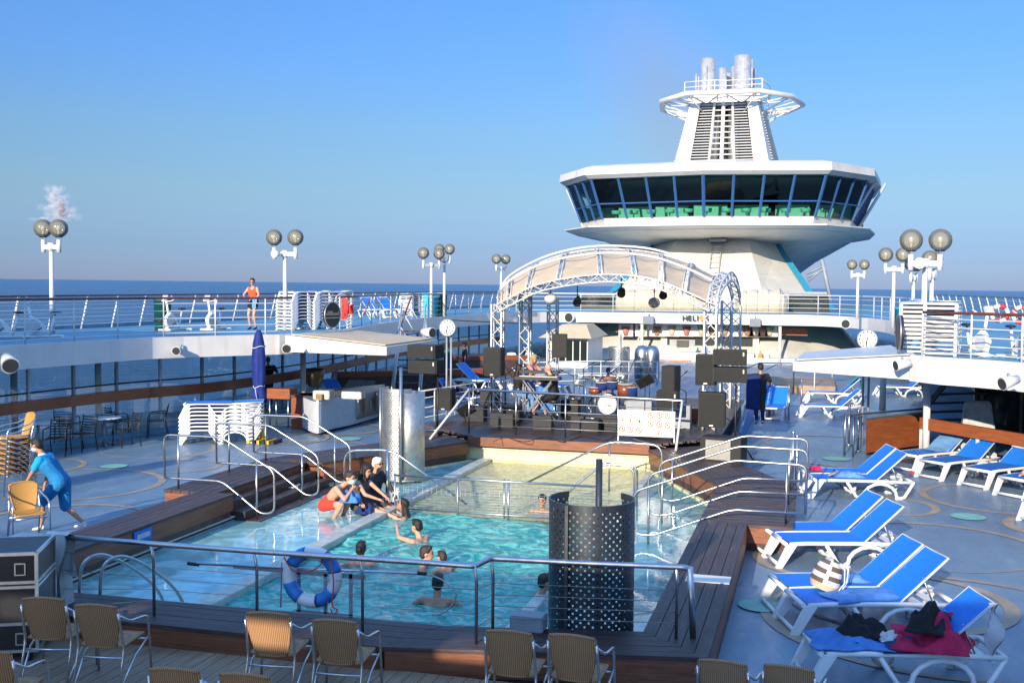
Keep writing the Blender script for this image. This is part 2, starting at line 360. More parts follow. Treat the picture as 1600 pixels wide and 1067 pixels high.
def text_mb(txt,size,M,mb,mi=0,depth=.004,bold=0.0):
    cu=bpy.data.curves.new('t','FONT'); cu.body=txt; cu.size=size; cu.extrude=depth; cu.align_x='CENTER'; cu.align_y='CENTER'; cu.offset=bold
    o=bpy.data.objects.new('t',cu); COL.objects.link(o); dg=bpy.context.evaluated_depsgraph_get(); dg.update()
    me=bpy.data.meshes.new_from_object(o.evaluated_get(dg)); mb.add([v.co.copy() for v in me.vertices],[tuple(p.vertices) for p in me.polygons],mi,False,M)
    bpy.data.objects.remove(o); bpy.data.curves.remove(cu); bpy.data.meshes.remove(me)
def facing(p,yawdeg=0,tilt=0):   # frame whose local XY plane is a sign facing -Y (towards the viewer), turned by yaw
    return Matrix.Translation(V(p))@Matrix.Rotation(R(yawdeg),4,'Z')@Matrix.Rotation(R(90+tilt),4,'X')
# ---------------------------------------------------------------- sea
m=mat('sea',(.012,.045,.11),.16,var=.0,spec=.5); n,l=nodes(m); b=n['Principled BSDF']
tc=n.new('ShaderNodeTexCoord'); mp=n.new('ShaderNodeMapping'); mp.inputs['Rotation'].default_value=(0,0,.35); mp.inputs['Scale'].default_value=(1,2.2,1); l.new(tc.outputs['Object'],mp.inputs[0])
a1=n.new('ShaderNodeTexNoise'); a1.inputs['Scale'].default_value=.13; a1.inputs['Detail'].default_value=9; a1.inputs['Roughness'].default_value=.62; l.new(mp.outputs[0],a1.inputs[0])
bm_=n.new('ShaderNodeBump'); bm_.inputs['Strength'].default_value=1; bm_.inputs['Distance'].default_value=4.5; l.new(a1.outputs['Fac'],bm_.inputs['Height']); l.new(bm_.outputs[0],b.inputs['Normal'])
a2=n.new('ShaderNodeTexNoise'); a2.inputs['Scale'].default_value=.006; a2.inputs['Detail'].default_value=3; l.new(mp.outputs[0],a2.inputs[0])
cr=n.new('ShaderNodeValToRGB'); cr.color_ramp.elements[0].position=.35; cr.color_ramp.elements[1].position=.65; cr.color_ramp.elements[0].color=(.014,.062,.150,1); cr.color_ramp.elements[1].color=(.022,.090,.200,1)
l.new(a2.outputs['Fac'],cr.inputs[0]); l.new(cr.outputs[0],b.inputs['Base Color']); b.inputs['Roughness'].default_value=.28
mb=MB(); NR=64; vs=[(0,0,0)]; fs=[]; rr=[60,400,2500,12000,60000]
for r in rr:
    for j in range(NR): a=2*PI*j/NR; vs.append((r*math.cos(a),r*math.sin(a),0))
for j in range(NR): fs.append((0,1+j,1+(j+1)%NR))
for k in range(len(rr)-1):
    for j in range(NR): a=1+k*NR+j;b_=1+k*NR+(j+1)%NR; fs.append((a,b_,b_+NR,a+NR))
mb.add(vs,fs); sea=struct(mb.build('sea',m,loc=(0,0,-20)))
# ship heels slightly: the sea is level, the decks lean by a third of a degree
sea.rotation_euler=(0,R(.3),0)
# ---------------------------------------------------------------- deck with the pool opening
m=mat('deck_blue',(.105,.185,.30),.42,var=.0); n,l=nodes(m); b=n['Principled BSDF']
tc=n.new('ShaderNodeTexCoord')
a1=n.new('ShaderNodeTexNoise'); a1.inputs['Scale'].default_value=.8; a1.inputs['Detail'].default_value=8; a1.inputs['Roughness'].default_value=.65; l.new(tc.outputs['Object'],a1.inputs[0])
cr=n.new('ShaderNodeValToRGB'); e=cr.color_ramp.elements; e[0].position=.3; e[1].position=.7; e[0].color=(.12,.20,.285,1); e[1].color=(.18,.27,.345,1)
l.new(a1.outputs['Fac'],cr.inputs[0])
mp=n.new('ShaderNodeMapping'); mp.inputs['Scale'].default_value=(2.2,.7,1); mp.inputs['Rotation'].default_value=(0,0,.5); l.new(tc.outputs['Object'],mp.inputs[0])
a3=n.new('ShaderNodeTexNoise'); a3.inputs['Scale'].default_value=1.1; a3.inputs['Detail'].default_value=6; a3.inputs['Roughness'].default_value=.7; l.new(mp.outputs[0],a3.inputs[0])
r3=n.new('ShaderNodeValToRGB'); r3.color_ramp.elements[0].position=.57; r3.color_ramp.elements[1].position=.76; r3.color_ramp.elements[0].color=(0,0,0,1); r3.color_ramp.elements[1].color=(.65,.65,.65,1); l.new(a3.outputs['Fac'],r3.inputs[0])
mx=n.new('ShaderNodeMix'); mx.data_type='RGBA'; mx.inputs[7].default_value=(.34,.38,.42,1); l.new(r3.outputs[0],mx.inputs[0]); l.new(cr.outputs[0],mx.inputs[6]); l.new(mx.outputs[2],b.inputs['Base Color'])
mr=n.new('ShaderNodeMapRange'); mr.inputs[1].default_value=.35; mr.inputs[2].default_value=.65; mr.inputs[3].default_value=.25; mr.inputs[4].default_value=.55; l.new(a3.outputs['Fac'],mr.inputs[0]); l.new(mr.outputs[0],b.inputs['Roughness'])
a4=n.new('ShaderNodeTexNoise'); a4.inputs['Scale'].default_value=60; l.new(tc.outputs['Object'],a4.inputs[0]); bm_=n.new('ShaderNodeBump'); bm_.inputs['Strength'].default_value=.25; bm_.inputs['Distance'].default_value=.01; l.new(a4.outputs['Fac'],bm_.inputs['Height']); l.new(bm_.outputs[0],b.inputs['Normal'])
POOL=[(-10.1,11.25),(-1.65,11.7),(-1.65,21.0),(-3.6,25.05),(-8.1,25.05),(-10.1,21.0)]
def plate_hole(outer,inner,z,name,mt):
    bm=bmesh.new(); loops=[]
    for poly in (outer,inner):
        vv=[bm.verts.new((x,y,z)) for x,y in poly]; loops.append([bm.edges.new((vv[i],vv[(i+1)%len(vv)])) for i in range(len(vv))])
    bmesh.ops.triangle_fill(bm,use_beauty=True,use_dissolve=False,edges=[e for L in loops for e in L],normal=(0,0,1))
    bmesh.ops.recalc_face_normals(bm,faces=bm.faces)
    me=bpy.data.meshes.new(name); bm.to_mesh(me); bm.free()
    if me.polygons and me.polygons[0].normal.z<0: me.flip_normals()
    me.materials.append(mt); o=bpy.data.objects.new(name,me); COL.objects.link(o); return o
HULL=[(-21.2,-12),(9.2,-12),(9.2,60),(7.5,95),(1,125),(-13,125),(-19.5,95),(-21.2,60)]
deck=struct(plate_hole(HULL,POOL,0,'deck',m))
mb=MB(); mb.ribbon([(x,y) for x,y in HULL],-19,-.02,.3,closed=True); hull=mb.build('ship_hull','white_paint'); struct(hull)
# teak covered step nearest the viewer
mb=MB(); x=-14.0
while x<-1.66:
    x1=min(x+.142,-1.6); mb.board((x,-4),(x,10.42),(x1,-4),(x1,10.42),.02,.2,fl=1); x+=.15
tk=MB(); tk.bb((-14.0,-4,.004),(-1.6,10.4,.185)); 
o=struct(mb.build('teak_deck','teak')); o2=struct(tk.build('teak_deck_base','dark_timber'))
# ring markings and mint dots, 4 mm proud
RC=[]
def ring(mb,cx,cy,ro,wd,z=.004,n=64,ex=0,ang=0):
    vs=[];fs=[]
    for j in range(n):
        a=2*PI*j/n; c,s_=math.cos(a),math.sin(a)
        k=wd*(.55+.45*math.cos(a-ang)) if ex else wd
        vs+=[(cx+ro*c,cy+ro*s_,z),(cx+(ro-k)*c,cy+(ro-k)*s_,z)]
    for j in range(n): k=(j+1)%n; fs.append((2*j,2*k,2*k+1,2*j+1))
    mb.add(vs,fs)
mb=MB(); z=.004
SW=[(1.42,22.1,.95,.16,.3),(3.75,23.6,1.65,.16,3.3),(4.35,21.0,1.05,.2,3.3),(1.9,18.9,1.75,.13,1),(.35,17.4,1.25,.15,3.2),(1.6,14.6,2.25,.2,2.9),(1.15,15.35,1.5,.2,-.3),(-.2,25.7,1.2,.12,.5),(.3,30.5,1.6,.12,2),(5.6,19.2,1.3,.12,2)]
for i,(cx,cy,r_,wd,an) in enumerate(SW): ring(mb,cx,cy,r_,wd,.004+.0012*i,ex=1,ang=an)
SL=[(-15.95,24.0,1.42,.14,0),(-14.0,21.95,.9,.14,.2),(-14.9,19.3,1.85,.16,.6),(-17.2,20.9,1.15,.15,0),(-12.75,16.2,1.5,.14,2),(-16.2,17.2,1.9,.13,1),(-12.3,25.3,1.5,.13,2),(-13.4,29,1.4,.13,0),(-18.6,24.5,1.0,.12,0),(-14.0,26.8,1.3,.12,.6)]
for i,(cx,cy,r_,wd,an) in enumerate(SL): ring(mb,cx,cy,r_,wd,.004+.0012*i,ex=1,ang=an)
rings=struct(mb.build('deck_ring_marking','ring_tan'))
mb=MB()
for cx,cy,r_ in((-15.45,21.42,.30),(2.78,21.43,.31),(.55,27.8,.34),(-12.2,27.2,.34),(5.9,17.0,.3),(-.62,14.55,.3)):
    mb.add([(cx+r_*math.cos(2*PI*j/32),cy+r_*math.sin(2*PI*j/32),.019) for j in range(32)],[tuple(range(32))])
dots=struct(mb.build('deck_dot_marking','mint'))
# ---------------------------------------------------------------- pool basin
def basin(name,label,x0,x1,y0,y1,zf,mt): pass
mb=MB()   # 0 tile 1 pale 2 cream 3 coping
mb.bb((-7.52,11.0,-1.55),(-3.62,19.0,-1.5),0)                     # deep floor
mb.bb((-10.3,11.0,-.30),(-7.74,25.2,-.24),1)                      # left ledge
mb.bb((-3.48,11.0,-.30),(-1.5,25.2,-.24),1)                       # right ledge
mb.bb((-7.74,19.0,-.62),(-3.48,25.3,-.56),2)                      # far shallow floor
mb.bb((-7.74,10.9,-1.5),(-7.52,19.0,-.075),0); mb.bb((-3.62,10.9,-1.5),(-3.48,19.0,-.075),0)
mb.bb((-7.6,18.96,-1.5),(-3.5,19.1,-.56),2); mb.bb((-7.74,19.0,-.6),(-7.60,25.2,-.075),2); mb.bb((-3.6,19.1,-.6),(-3.48,25.2,-.075),2)
mb.bb((-10.4,10.95,-1.5),(-1.4,11.12,.0),0); mb.bb((-10.35,10.9,-.3),(-10.12,25.2,-.012),1); mb.bb((-1.64,10.9,-.3),(-1.4,25.2,-.012),1)
mb.bb((-8.3,25.1,-.62),(-3.4,25.3,.30),2)
for a,bb_ in(((-1.62,20.9),(-3.6,25.1)),((-8.1,25.1),(-10.1,20.9))): mb.ribbon([a,bb_],-.3,-.012,.15,2)
pool=struct(mb.build('pool_basin',['pool_tile','pool_pale','pool_cream','coping']))
mb=MB(); mb.bb((-7.78,11.2,-.07),(-7.5,25.05,.035)); c1=struct(mb.build('pool_coping','coping',bevel=.01))
mb=MB(); mb.bb((-3.64,11.4,-.07),(-3.46,25.05,-.02)); c2=struct(mb.build('pool_coping','coping',bevel=.01))
mb=MB(); mb.bb((-10.13,11.3,.03),(-9.97,17.3,.05)); mb.bb((-10.1,11.2,-.06),(-10.02,25.0,-.03)); mb.bb((-8.2,25.02,.26),(-3.5,25.12,.29)); c3=struct(mb.build('pool_overflow_strip','coping'))
# water: tinted, wavy sheet
def water(name,y0,y1,x0,x1,z,tint,body,amp,sc,dens,kb,step=.06,ior=1.33,fk=1.0,body2=None):
    m=bpy.data.materials.new(name); m.use_nodes=True; MT[name]=m; n,l=nodes(m); n.remove(n['Principled BSDF']); out=n['Material Output']
    tr=n.new('ShaderNodeBsdfTransparent'); tr.inputs[0].default_value=(*tint,1)
    df=n.new('ShaderNodeBsdfDiffuse'); df.inputs[0].default_value=(*body,1)
    gl=n.new('ShaderNodeBsdfGlossy'); gl.inputs['Roughness'].default_value=.06
    fr=n.new('ShaderNodeFresnel'); fr.inputs[0].default_value=ior
    tc=n.new('ShaderNodeTexCoord'); nz=n.new('ShaderNodeTexNoise'); nz.inputs['Scale'].default_value=sc; nz.inputs['Detail'].default_value=5; nz.inputs['Distortion'].default_value=1.2; l.new(tc.outputs['Object'],nz.inputs[0])
    bp=n.new('ShaderNodeBump'); bp.inputs['Strength'].default_value=.9; bp.inputs['Distance'].default_value=kb; l.new(nz.outputs['Fac'],bp.inputs['Height'])
    for q in(df,gl,fr): l.new(bp.outputs[0],q.inputs['Normal'])
    cr=n.new('ShaderNodeValToRGB'); cr.color_ramp.elements[0].position=.42; cr.color_ramp.elements[1].position=.62; b2=body2 or tuple(min(1,c*1.25+.03) for c in body); cr.color_ramp.elements[0].color=(*[c*.8 for c in body],1); cr.color_ramp.elements[1].color=(*b2,1); l.new(nz.outputs['Fac'],cr.inputs[0]); l.new(cr.outputs[0],df.inputs[0])  # lighter streaks painted into the body colour imitate light refracted by the waves
    m1=n.new('ShaderNodeMixShader'); m1.inputs[0].default_value=dens; l.new(tr.outputs[0],m1.inputs[1]); l.new(df.outputs[0],m1.inputs[2])
    m2=n.new('ShaderNodeMixShader'); fm=n.new('ShaderNodeMath'); fm.operation='MULTIPLY'; fm.inputs[1].default_value=fk; l.new(fr.outputs[0],fm.inputs[0]); l.new(fm.outputs[0],m2.inputs[0]); l.new(m1.outputs[0],m2.inputs[1]); l.new(gl.outputs[0],m2.inputs[2]); l.new(m2.outputs[0],out.inputs[0])
    nx=int((x1-x0)/step); ny=int((y1-y0)/step); P=[]
    for i in range(nx+1):
        row=[]
        for j in range(ny+1):
            x=x0+(x1-x0)*i/nx; y=y0+(y1-y0)*j/ny
            h=noise.noise(V((x*1.3,y*1.3,z*9+1)))*1.0+noise.noise(V((x*3.1+5,y*3.1,2)))*.55+abs(noise.noise(V((x*5.5,y*5.5,7))))*.4
            row.append((x,y,z+amp*h))
        P.append(row)
    mb=MB(); mb.grid(P); return struct(mb.build('pool_water',m))
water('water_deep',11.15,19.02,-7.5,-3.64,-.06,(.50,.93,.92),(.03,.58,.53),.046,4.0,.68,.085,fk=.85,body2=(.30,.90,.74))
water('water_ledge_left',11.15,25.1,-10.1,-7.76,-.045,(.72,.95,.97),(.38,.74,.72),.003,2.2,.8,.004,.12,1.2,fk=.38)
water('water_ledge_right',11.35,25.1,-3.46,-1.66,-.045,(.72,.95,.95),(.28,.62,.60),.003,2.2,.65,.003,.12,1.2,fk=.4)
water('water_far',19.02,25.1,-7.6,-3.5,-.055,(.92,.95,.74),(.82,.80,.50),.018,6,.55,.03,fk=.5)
# ---------------------------------------------------------------- timber bench ring
bench=thing('timber_bench','long timber bench with weathered plank top running round the pool','bench',(-5.8,10.5,0))
def seg(o0,o1,i0,i1,nb,zt=.45,along=True,top='bench_top',side='red_timber',fh=.06,under=True):
    mb=MB(); o0,o1,i0,i1=[V((*p,0)) for p in(o0,o1,i0,i1)]; g=.004/ max(.1,(i0-o0).length)
    for k in range(nb):
        t0=k/nb+g*2; t1=(k+1)/nb-g
        if along: mb.board(o0.lerp(i0,t0),o1.lerp(i1,t0),o0.lerp(i0,t1),o1.lerp(i1,t1),zt-.045,zt+random.uniform(-.0015,.0015))
        else: mb.board(o0.lerp(o1,t0),i0.lerp(i1,t0),o0.lerp(o1,t1),i0.lerp(i1,t1),zt-.045,zt+random.uniform(-.0015,.0015))
    p=mb.build('plank_top',top,bench)
    if not under: return
    c=(o0+o1+i0+i1)/4; sh=lambda q,k:q+(c-q).normalized()*k
    mb=MB(); q=[sh(q,.05) for q in(o0,o1,i1,i0)]; a=[(v.x,v.y,zt-.30) for v in q]; b_=[(v.x,v.y,zt-.047) for v in q]; base=len(mb.f)
    mb.hexa(a,b_)
    for k in range(6): mb.uv[k]=[(0,0),(3,0),(3,.3),(0,.3)]
    mb.build('fascia_board','varnish',bench)
    mb=MB(); q=[sh(q,.12) for q in(o0,o1,i1,i0)]; mb.hexa([(v.x,v.y,.0) for v in q],[(v.x,v.y,zt-.302) for v in q]); mb.build('plinth','dark_timber',bench)
seg((-10.75,10.3),(-4.3,10.35),(-9.98,11.12),(-3.9,11.22),5)
seg((-4.296,10.35),(-.98,11.0),(-3.896,11.22),(-1.75,11.66),5)
seg((-.98,11.0),(-.98,17.5),(-1.75,11.66),(-1.75,17.5),5)
seg((-.28,17.504),(-.28,21.1),(-1.75,17.504),(-1.75,20.9),16,along=False,zt=.44)
seg((-.28,21.104),(-2.6,25.9),(-1.75,20.904),(-3.7,24.95),7)
seg((-10.75,10.3),(-10.75,17.3),(-9.98,11.12),(-9.98,17.3),5)
seg((-11.45,17.304),(-11.45,21.0),(-10.35,17.304),(-10.35,20.9),6,zt=.44)
seg((-11.45,21.004),(-9.1,25.9),(-9.98,20.904),(-8.0,24.95),7)
mb=MB()
for k,(xa,xb,zt) in enumerate(((-10.35,-10.1,.28),(-10.1,-9.8,.12),(-9.8,-9.5,-.03))): mb.bb((xa,17.35,-.25),(xb,20.85,zt))
mb.build('pool_step','dark_timber',bench)
mb=MB(); mb.bb((-1.55,13.83,.4545),(-.99,14.18,.462)); mb.build('inset_plate','sign_white',bench)
mb=MB(); mb.bb((-9.975,14.3,.22),(-9.965,14.75,.40)); mb.bb((-9.962,14.36,.27),(-9.958,14.7,.35),1); mb.build('depth_plate',['blue_sling','light_grey'],bench)
# band stage platform
st=thing('band_stage','dark planked band stage platform behind the far end of the pool','stage',(-5.8,26,0))
mb=MB(); nb=70
for k in range(nb):
    y0=24.93+k*.16; mb.board((-9.8+ (0 if y0>26.6 else (26.6-y0)*1.1),y0),(-2.2-(0 if y0>26.6 else (26.6-y0)*.9),y0),(-9.8+(0 if y0>26.6 else (26.6-y0)*1.1),y0+.153),(-2.2-(0 if y0>26.6 else (26.6-y0)*.9),y0+.153),.50,.55)
mb.build('plank_top','stage_deck',st)
mb=MB(); mb.bb((-8.05,24.9,.34),(-3.65,24.95,.56)); 
for k in range(6): mb.uv[k]=[(0,0),(4,0),(4,.2),(0,.2)]
mb.build('front_board','varnish',st)
mb=MB(); mb.bb((-9.7,26.7,0),(-2.3,36.1,.5)); mb.bb((-8.0,25.3,.0),(-3.7,26.7,.5)); mb.build('base','dark_timber',st)
# ---------------------------------------------------------------- upper gallery ring
ZU=2.7
GL=[(-18.9,-6),(-18.7,10),(-18.5,18),(-18.25,21.3),(-17.9,23.6),(-17.5,25.9),(-16.5,27.4),(-15.6,28.5),(-15.0,29.6),(-15.0,33),(-16.4,40),(-17.2,48),(-16.9,55),(-15.2,60),(-12.5,61.5)]
GR=[(-2,61.5),(.5,61),(2.6,57),(3.6,50),(3.6,42),(2.9,34),(2.4,29),(2.15,25.7),(3.3,24.6),(4.45,23.3),(5.3,20),(6.2,12),(6.6,-6)]
inner=GL+GR
inner_s=[tuple(p[:2]) for p in smoothline([(x,y,0) for x,y in inner],2)]
outL=[(-23.4,-6),(-23.4,60),(-21,80),(-19,100)]; outR=[(6.0,100),(8.0,80),(10.0,60),(10.0,-6)]
mb=MB()
# slab as strips between inner edge and outer edge
from mathutils.geometry import tessellate_polygon
bm=bmesh.new(); poly=[(x,y) for x,y in inner_s]+outR[::-1]+outL[::-1]
tris=tessellate_polygon([[V((x,y,0)) for x,y in poly]]); np_=len(poly)
vt=[bm.verts.new((x,y,ZU)) for x,y in poly]; vb=[bm.verts.new((x,y,ZU-.3)) for x,y in poly]
for a,b_,c in tris: bm.faces.new((vt[a],vt[b_],vt[c])); bm.faces.new((vb[c],vb[b_],vb[a]))
for i in range(np_): j=(i+1)%np_; bm.faces.new((vt[i],vt[j],vb[j],vb[i]))
bmesh.ops.recalc_face_normals(bm,faces=bm.faces)
me=bpy.data.meshes.new('upper_deck'); bm.to_mesh(me); bm.free(); me.materials.append(MT['blue_deck_edge']); up=bpy.data.objects.new('upper_deck',me); COL.objects.link(up); struct(up)
fa=thing('gallery_fascia','broad white fascia beam curving round the edge of the upper gallery','fascia',(-6,61,2.1))
mb=MB(); mb.ribbon([(x,y) for x,y in inner_s],2.15,2.735,-.12); mb.build('beam','white_paint',fa)
# HELIOS sign
sg=thing('helios_sign','dark HELIOS lettering with orange disc for the O on the white fascia','sign',(-5.6,61.2,2.25))
M=facing((-6.0,61.33,2.44)); c=PY(1100,497,61.3)
for ch,px in(('H',1070),('E',1077.5),('L',1084.5),('I',1090),('S',1105)):
    p=PY(px,497.5,61.3); mb=MB(); text_mb(ch,.42,facing(p),mb,0,.02,.012); mb.build('letter','black_ink',sg)
p=PY(1097,497,61.3); mb=MB(); mb.cyl(p+V((0,.03,0)),p-V((0,.03,0)),.17,n=20); mb.build('letter','orange_ink',sg)
# fixed columns under the gallery
for lab,x,y,zt in (('white column before the left window wall beside dark chairs',-18.64,25.2,2.15),('white column left of the closed blue parasol stand, beside window wall',-15.9,31.9,2.15),
                   ('white column beneath the right gallery before the dark stairs',2.62,27.9,2.15),('white column under the right canopy beside timber counter',1.75,30.5,2.15),
                   ('white column under the far fascia left of the bar',-9.55,61.7,2.15),('white column under the far fascia right of the bar',-1.9,61.7,2.15),('slim white column under left gallery at the photo edge',-19.4,22.9,2.15),
                   ('grey column carrying the left gallery behind the round clock',-16.2,42.5,2.15)):
    t=thing('column',lab,'column',(x,y,0)); mb=MB(); mb.cyl((x,y,0),(x,y,zt),.085,n=16); mb.build('shaft','white_paint' if 'grey' not in lab else 'light_grey',t)
    mb=MB(); mb.cyl((x,y,0),(x,y,.05),.13,n=16); mb.cyl((x,y,zt-.06),(x,y,zt),.15,n=16); mb.build('collar','white_paint',t)

# unseen stand-in for a deckhouse behind the viewer, strips and gaps shaped for shade
mb=MB(); X0,X1=-21.05,12
mb.bb((X0,-3,3.0),(X1,-2,4.2)); mb.bb((X0,-3,4.75),(X1,-2,5.3)); mb.bb((-26,-3,3),(X0-.01,-2,12.5))
xs=[X0,-9.75,-9.0,-7.0,-6.2,-5.4,-4.8,X1]
for a,b_ in zip(xs[::2],xs[1::2]): mb.bb((a,-2.9,4.19),(b_,-2.1,4.76))
o=mb.build('deckhouse_shade_blocker','white_shell'); struct(o)
# ---------------------------------------------------------------- railings
def rail(name,label,pts,z0,h,nb,ps,hm='wood_rail',bm_='white_paint',rp=.022,rb=.014,rh=.035,lean=0,group=None,cat='railing',side=1,feet=True):
    P=[V((p[0],p[1],p[2] if len(p)>2 else z0)) for p in pts]
    t=thing(name,label,cat,P[0],group=group)
    L=[V((p.x,p.y,0)) for p in P]
    def offp(pl,k,z):
        out=[]
        for i,p in enumerate(pl):
            a=pl[max(i-1,0)];b=pl[min(i+1,len(pl)-1)]; d=(b-a); d.z=0; d.normalize(); nn=V((-d.y,d.x,0)); out.append(p+nn*k+V((0,0,z)))
        return out
    mb=MB(); mb.tube(offp(P,lean,h),rh,8,sy=.7 if hm=='wood_rail' else 1); mb.build('handrail',hm,t)
    for k in range(nb):
        zz=h*(k+.6)/(nb+.35); mb=MB(); mb.tube(offp(P,lean*zz/h,zz),rb,6); mb.build('bar',bm_,t)
    for q in resample(P,ps)+[P[-1]]:
        # direction at q
        i=min(range(len(P)),key=lambda i:(P[i]-q).length); a=P[max(i-1,0)];b=P[min(i+1,len(P)-1)]; d=b-a; d.z=0; d.normalize(); nn=V((-d.y,d.x,0))
        mb=MB(); mb.tube([q+V((0,0,0 if feet else -.2)),q+nn*lean+V((0,0,h))],rp,6); mb.build('post',bm_,t)
    return t
GLs=[tuple(p) for p in smoothline([(x,y,ZU) for x,y in GL],2)]
GRs=[tuple(p) for p in smoothline([(x,y,ZU) for x,y in GR],4)]
def sub(pl,y0,y1,off=0): return [(x+off,y,z) for x,y,z in pl if y0<=y<=y1]
rail('gallery_railing','white gallery railing with brown handrail along the left upper deck edge',sub(GLs,9,29.7,-.12),ZU,1.1,5,1.5)
rail('gallery_railing','white gallery railing behind the tan snack canopy on the left',sub(GLs,32.9,59.5,-.12),ZU,1.1,5,1.7)
rail('gallery_railing','long white railing above the HELIOS fascia with beige covers behind',[(-16.5,59.9,ZU),(-12.5,61.9,ZU),(-2,61.9,ZU),(.6,61.4,ZU),(2.7,57,ZU),(3.7,50,ZU),(3.7,42,ZU),(3.1,34.5,ZU)],ZU,1.1,4,1.9,hm='white_paint',rh=.028)
rail('gallery_railing','white gallery railing with brown handrail on the right above the fascia',[(2.3,25.9,ZU),(3.4,24.85,ZU),(4.6,23.5,ZU),(5.45,20,ZU),(6.3,12,ZU)],ZU,.98,5,1.25)
rail('ship_side_railing','outer white railing with leaning posts and brown handrail on the left side',[(-23.1,8,ZU),(-23.1,30,ZU),(-23.1,60,ZU),(-21,78,ZU)],ZU,1.1,4,1.6,lean=-.28,rp=.035)
rail('ship_side_railing','outer white railing with leaning posts and dark handrail on the right side',[(9.7,14,ZU),(9.7,60,ZU),(7.8,78,ZU)],ZU,1.1,4,1.8,lean=.28,rp=.035)
for sgn,xx,lab in((-1,-23.3,'left'),(1,9.9,'right')):
    mb=MB(); mb.ribbon([(xx,-6),(xx,60),(xx+(2.2 if sgn<0 else -2),79)],ZU,ZU+.14,.1); tag(mb.build('deck_edge_kerb','blue_deck_edge',loc='auto'),'pale blue raised edge kerb along the %s side of the upper deck'%lab,'kerb')
# near stainless rail
t=thing('poolside_railing','dark stainless handrail with thin wires across the near end of the pool','railing',(-5,10.6,.45))
def rp(px,py,Y): return PY(px,py,Y)
top=[rp(92,838,10.55),rp(235,849,10.55),rp(397,861,10.6),rp(640,877,10.65),rp(742,884,10.68),rp(766,872,11.05),rp(900,879,11.25),rp(1070,886,11.5)]
end=rp(1083,992,11.6); end.z=.45
mb=MB(); mb.tube(rnd(top+[rp(1080,890,11.55)],.05,3),.032,10); mb.build('handrail','rail_tube',t)
mb=MB(); mb.tube([rp(1078,886,11.52),end],.035,10); mb.build('end_post','rail_tube',t)
pp=[(235,849,10.55,235,962),(397,861,10.6,405,985),(563,872,10.63,567,985),(742,882,10.68,742,1000),(768,873,11.05,775,975),(1057,886,11.48,1057,985)]
cols=[]
for px,py,Y,bx,by in pp:
    a=rp(px,py,Y); b_=V((a.x,Y+.06,.45)); mid=V((a.x,Y+.06,a.z-.2)); mb=MB(); mb.tube([a,mid,b_],.018,8); mb.build('post','rail_tube',t); cols.append((mid,b_))
for k in range(4):
    tt=.12+.2*k; pts=[V((top[0].x,10.6,1.1-.22*k))]+[m_.lerp(b_,tt) for m_,b_ in cols]; mb=MB(); mb.tube(pts,.004,4); mb.build('wire','steel',t)
# stage rail
t=thing('stage_railing','steel railing with five wires along the front of the band stage','railing',(-5.8,25.6,.55))
A=PY(733,608,25.7); B=PY(1066,626,25.5)
mb=MB(); mb.tube([PY(716,604,26.6),A,B,PY(1071,628,25.5)],.03,8); mb.build('handrail','chrome',t)
for px in(733,810,889,970,1052):
    p=A.lerp(B,(px-733)/333); mb=MB(); mb.cyl((p.x,p.y,.55),p,.02,n=8); mb.build('post','chrome',t)
mb=MB(); mb.tube([B,V((B.x-.06,24.9,.45))],.03,8); mb.build('brace','light_grey',t)
mb=MB(); mb.tube([A,V((A.x-.75,24.9,.45))],.03,8); mb.build('brace','light_grey',t)
for k in range(4):
    mb=MB(); mb.tube([V((A.x,A.y,.75+.2*k)),V((B.x,B.y,.75+.2*k))],.007,4); mb.build('wire','steel',t)
# steel tube handrail frames at the pool stairs
def stairrail(label,pts,posts,grp,r=.020):
    t=thing('stair_rail',label,'handrail',posts[0][1],group=grp)
    mb=MB(); mb.tube(rnd(pts,.14,4),r,8); mb.build('loop_tube','chrome',t)
    for a,b_ in posts: mb=MB(); mb.cyl(a,b_,r*.95,n=8); mb.build('post','chrome',t)
    return t
def srL(label,Y,px0,ptop,pdrop,x_out,x_in,ztop=1.37,zb=.72):
    pass
g='tubular stair handrails at the pool'
for lab,Y,q in (('nearest left tubular stair handrail at the left pool bench',17.5,((265,640-0),)),('middle left tubular stair handrail before the stacked loungers',19.3,()),('farthest left tubular stair handrail by the grey counter',20.8,())):
    xo=-11.55; xk=-10.35; xi=-9.3
    pts=[(xi,Y,.62),(xi,Y,.95),(xk,Y,1.38),(xo,Y,1.42),(xo,Y,.62),(xk,Y,.58),(xi-.12,Y,.08)]
    pts=[(xo+.02,Y,.62),(xo,Y,1.42),(xk,Y,1.42),(xi,Y,.86),(xi,Y,.12),(xi-.25,Y,.06),(xk,Y,.62),(xo+.3,Y,.62)]
    stairrail(lab,pts+[pts[0]],[((xo+.3,Y,1.42),(xo+.3,Y,.44)),((xi-.35,Y,1.03),(xi-.35,Y,-.05))],g)
for lab,Y in (('nearest right tubular stair handrail over the weathered bench',17.75),('middle right tubular stair handrail over the weathered bench',19.4),('farthest right tubular stair handrail over the bench',20.8)):
    xo=-.1; xk=-1.25; xi=-2.85
    pts=[(xo,Y,.62),(xo,Y,1.4),(xk,Y,1.42),(xi,Y,.82),(xi,Y,.12),(xi+.3,Y,.1),(xk,Y,.62)]
    stairrail(lab,pts+[pts[0]],[((xo-.3,Y,1.4),(xo-.3,Y,.44)),((xi+.25,Y,.9),(xi+.25,Y,-.1))],g)
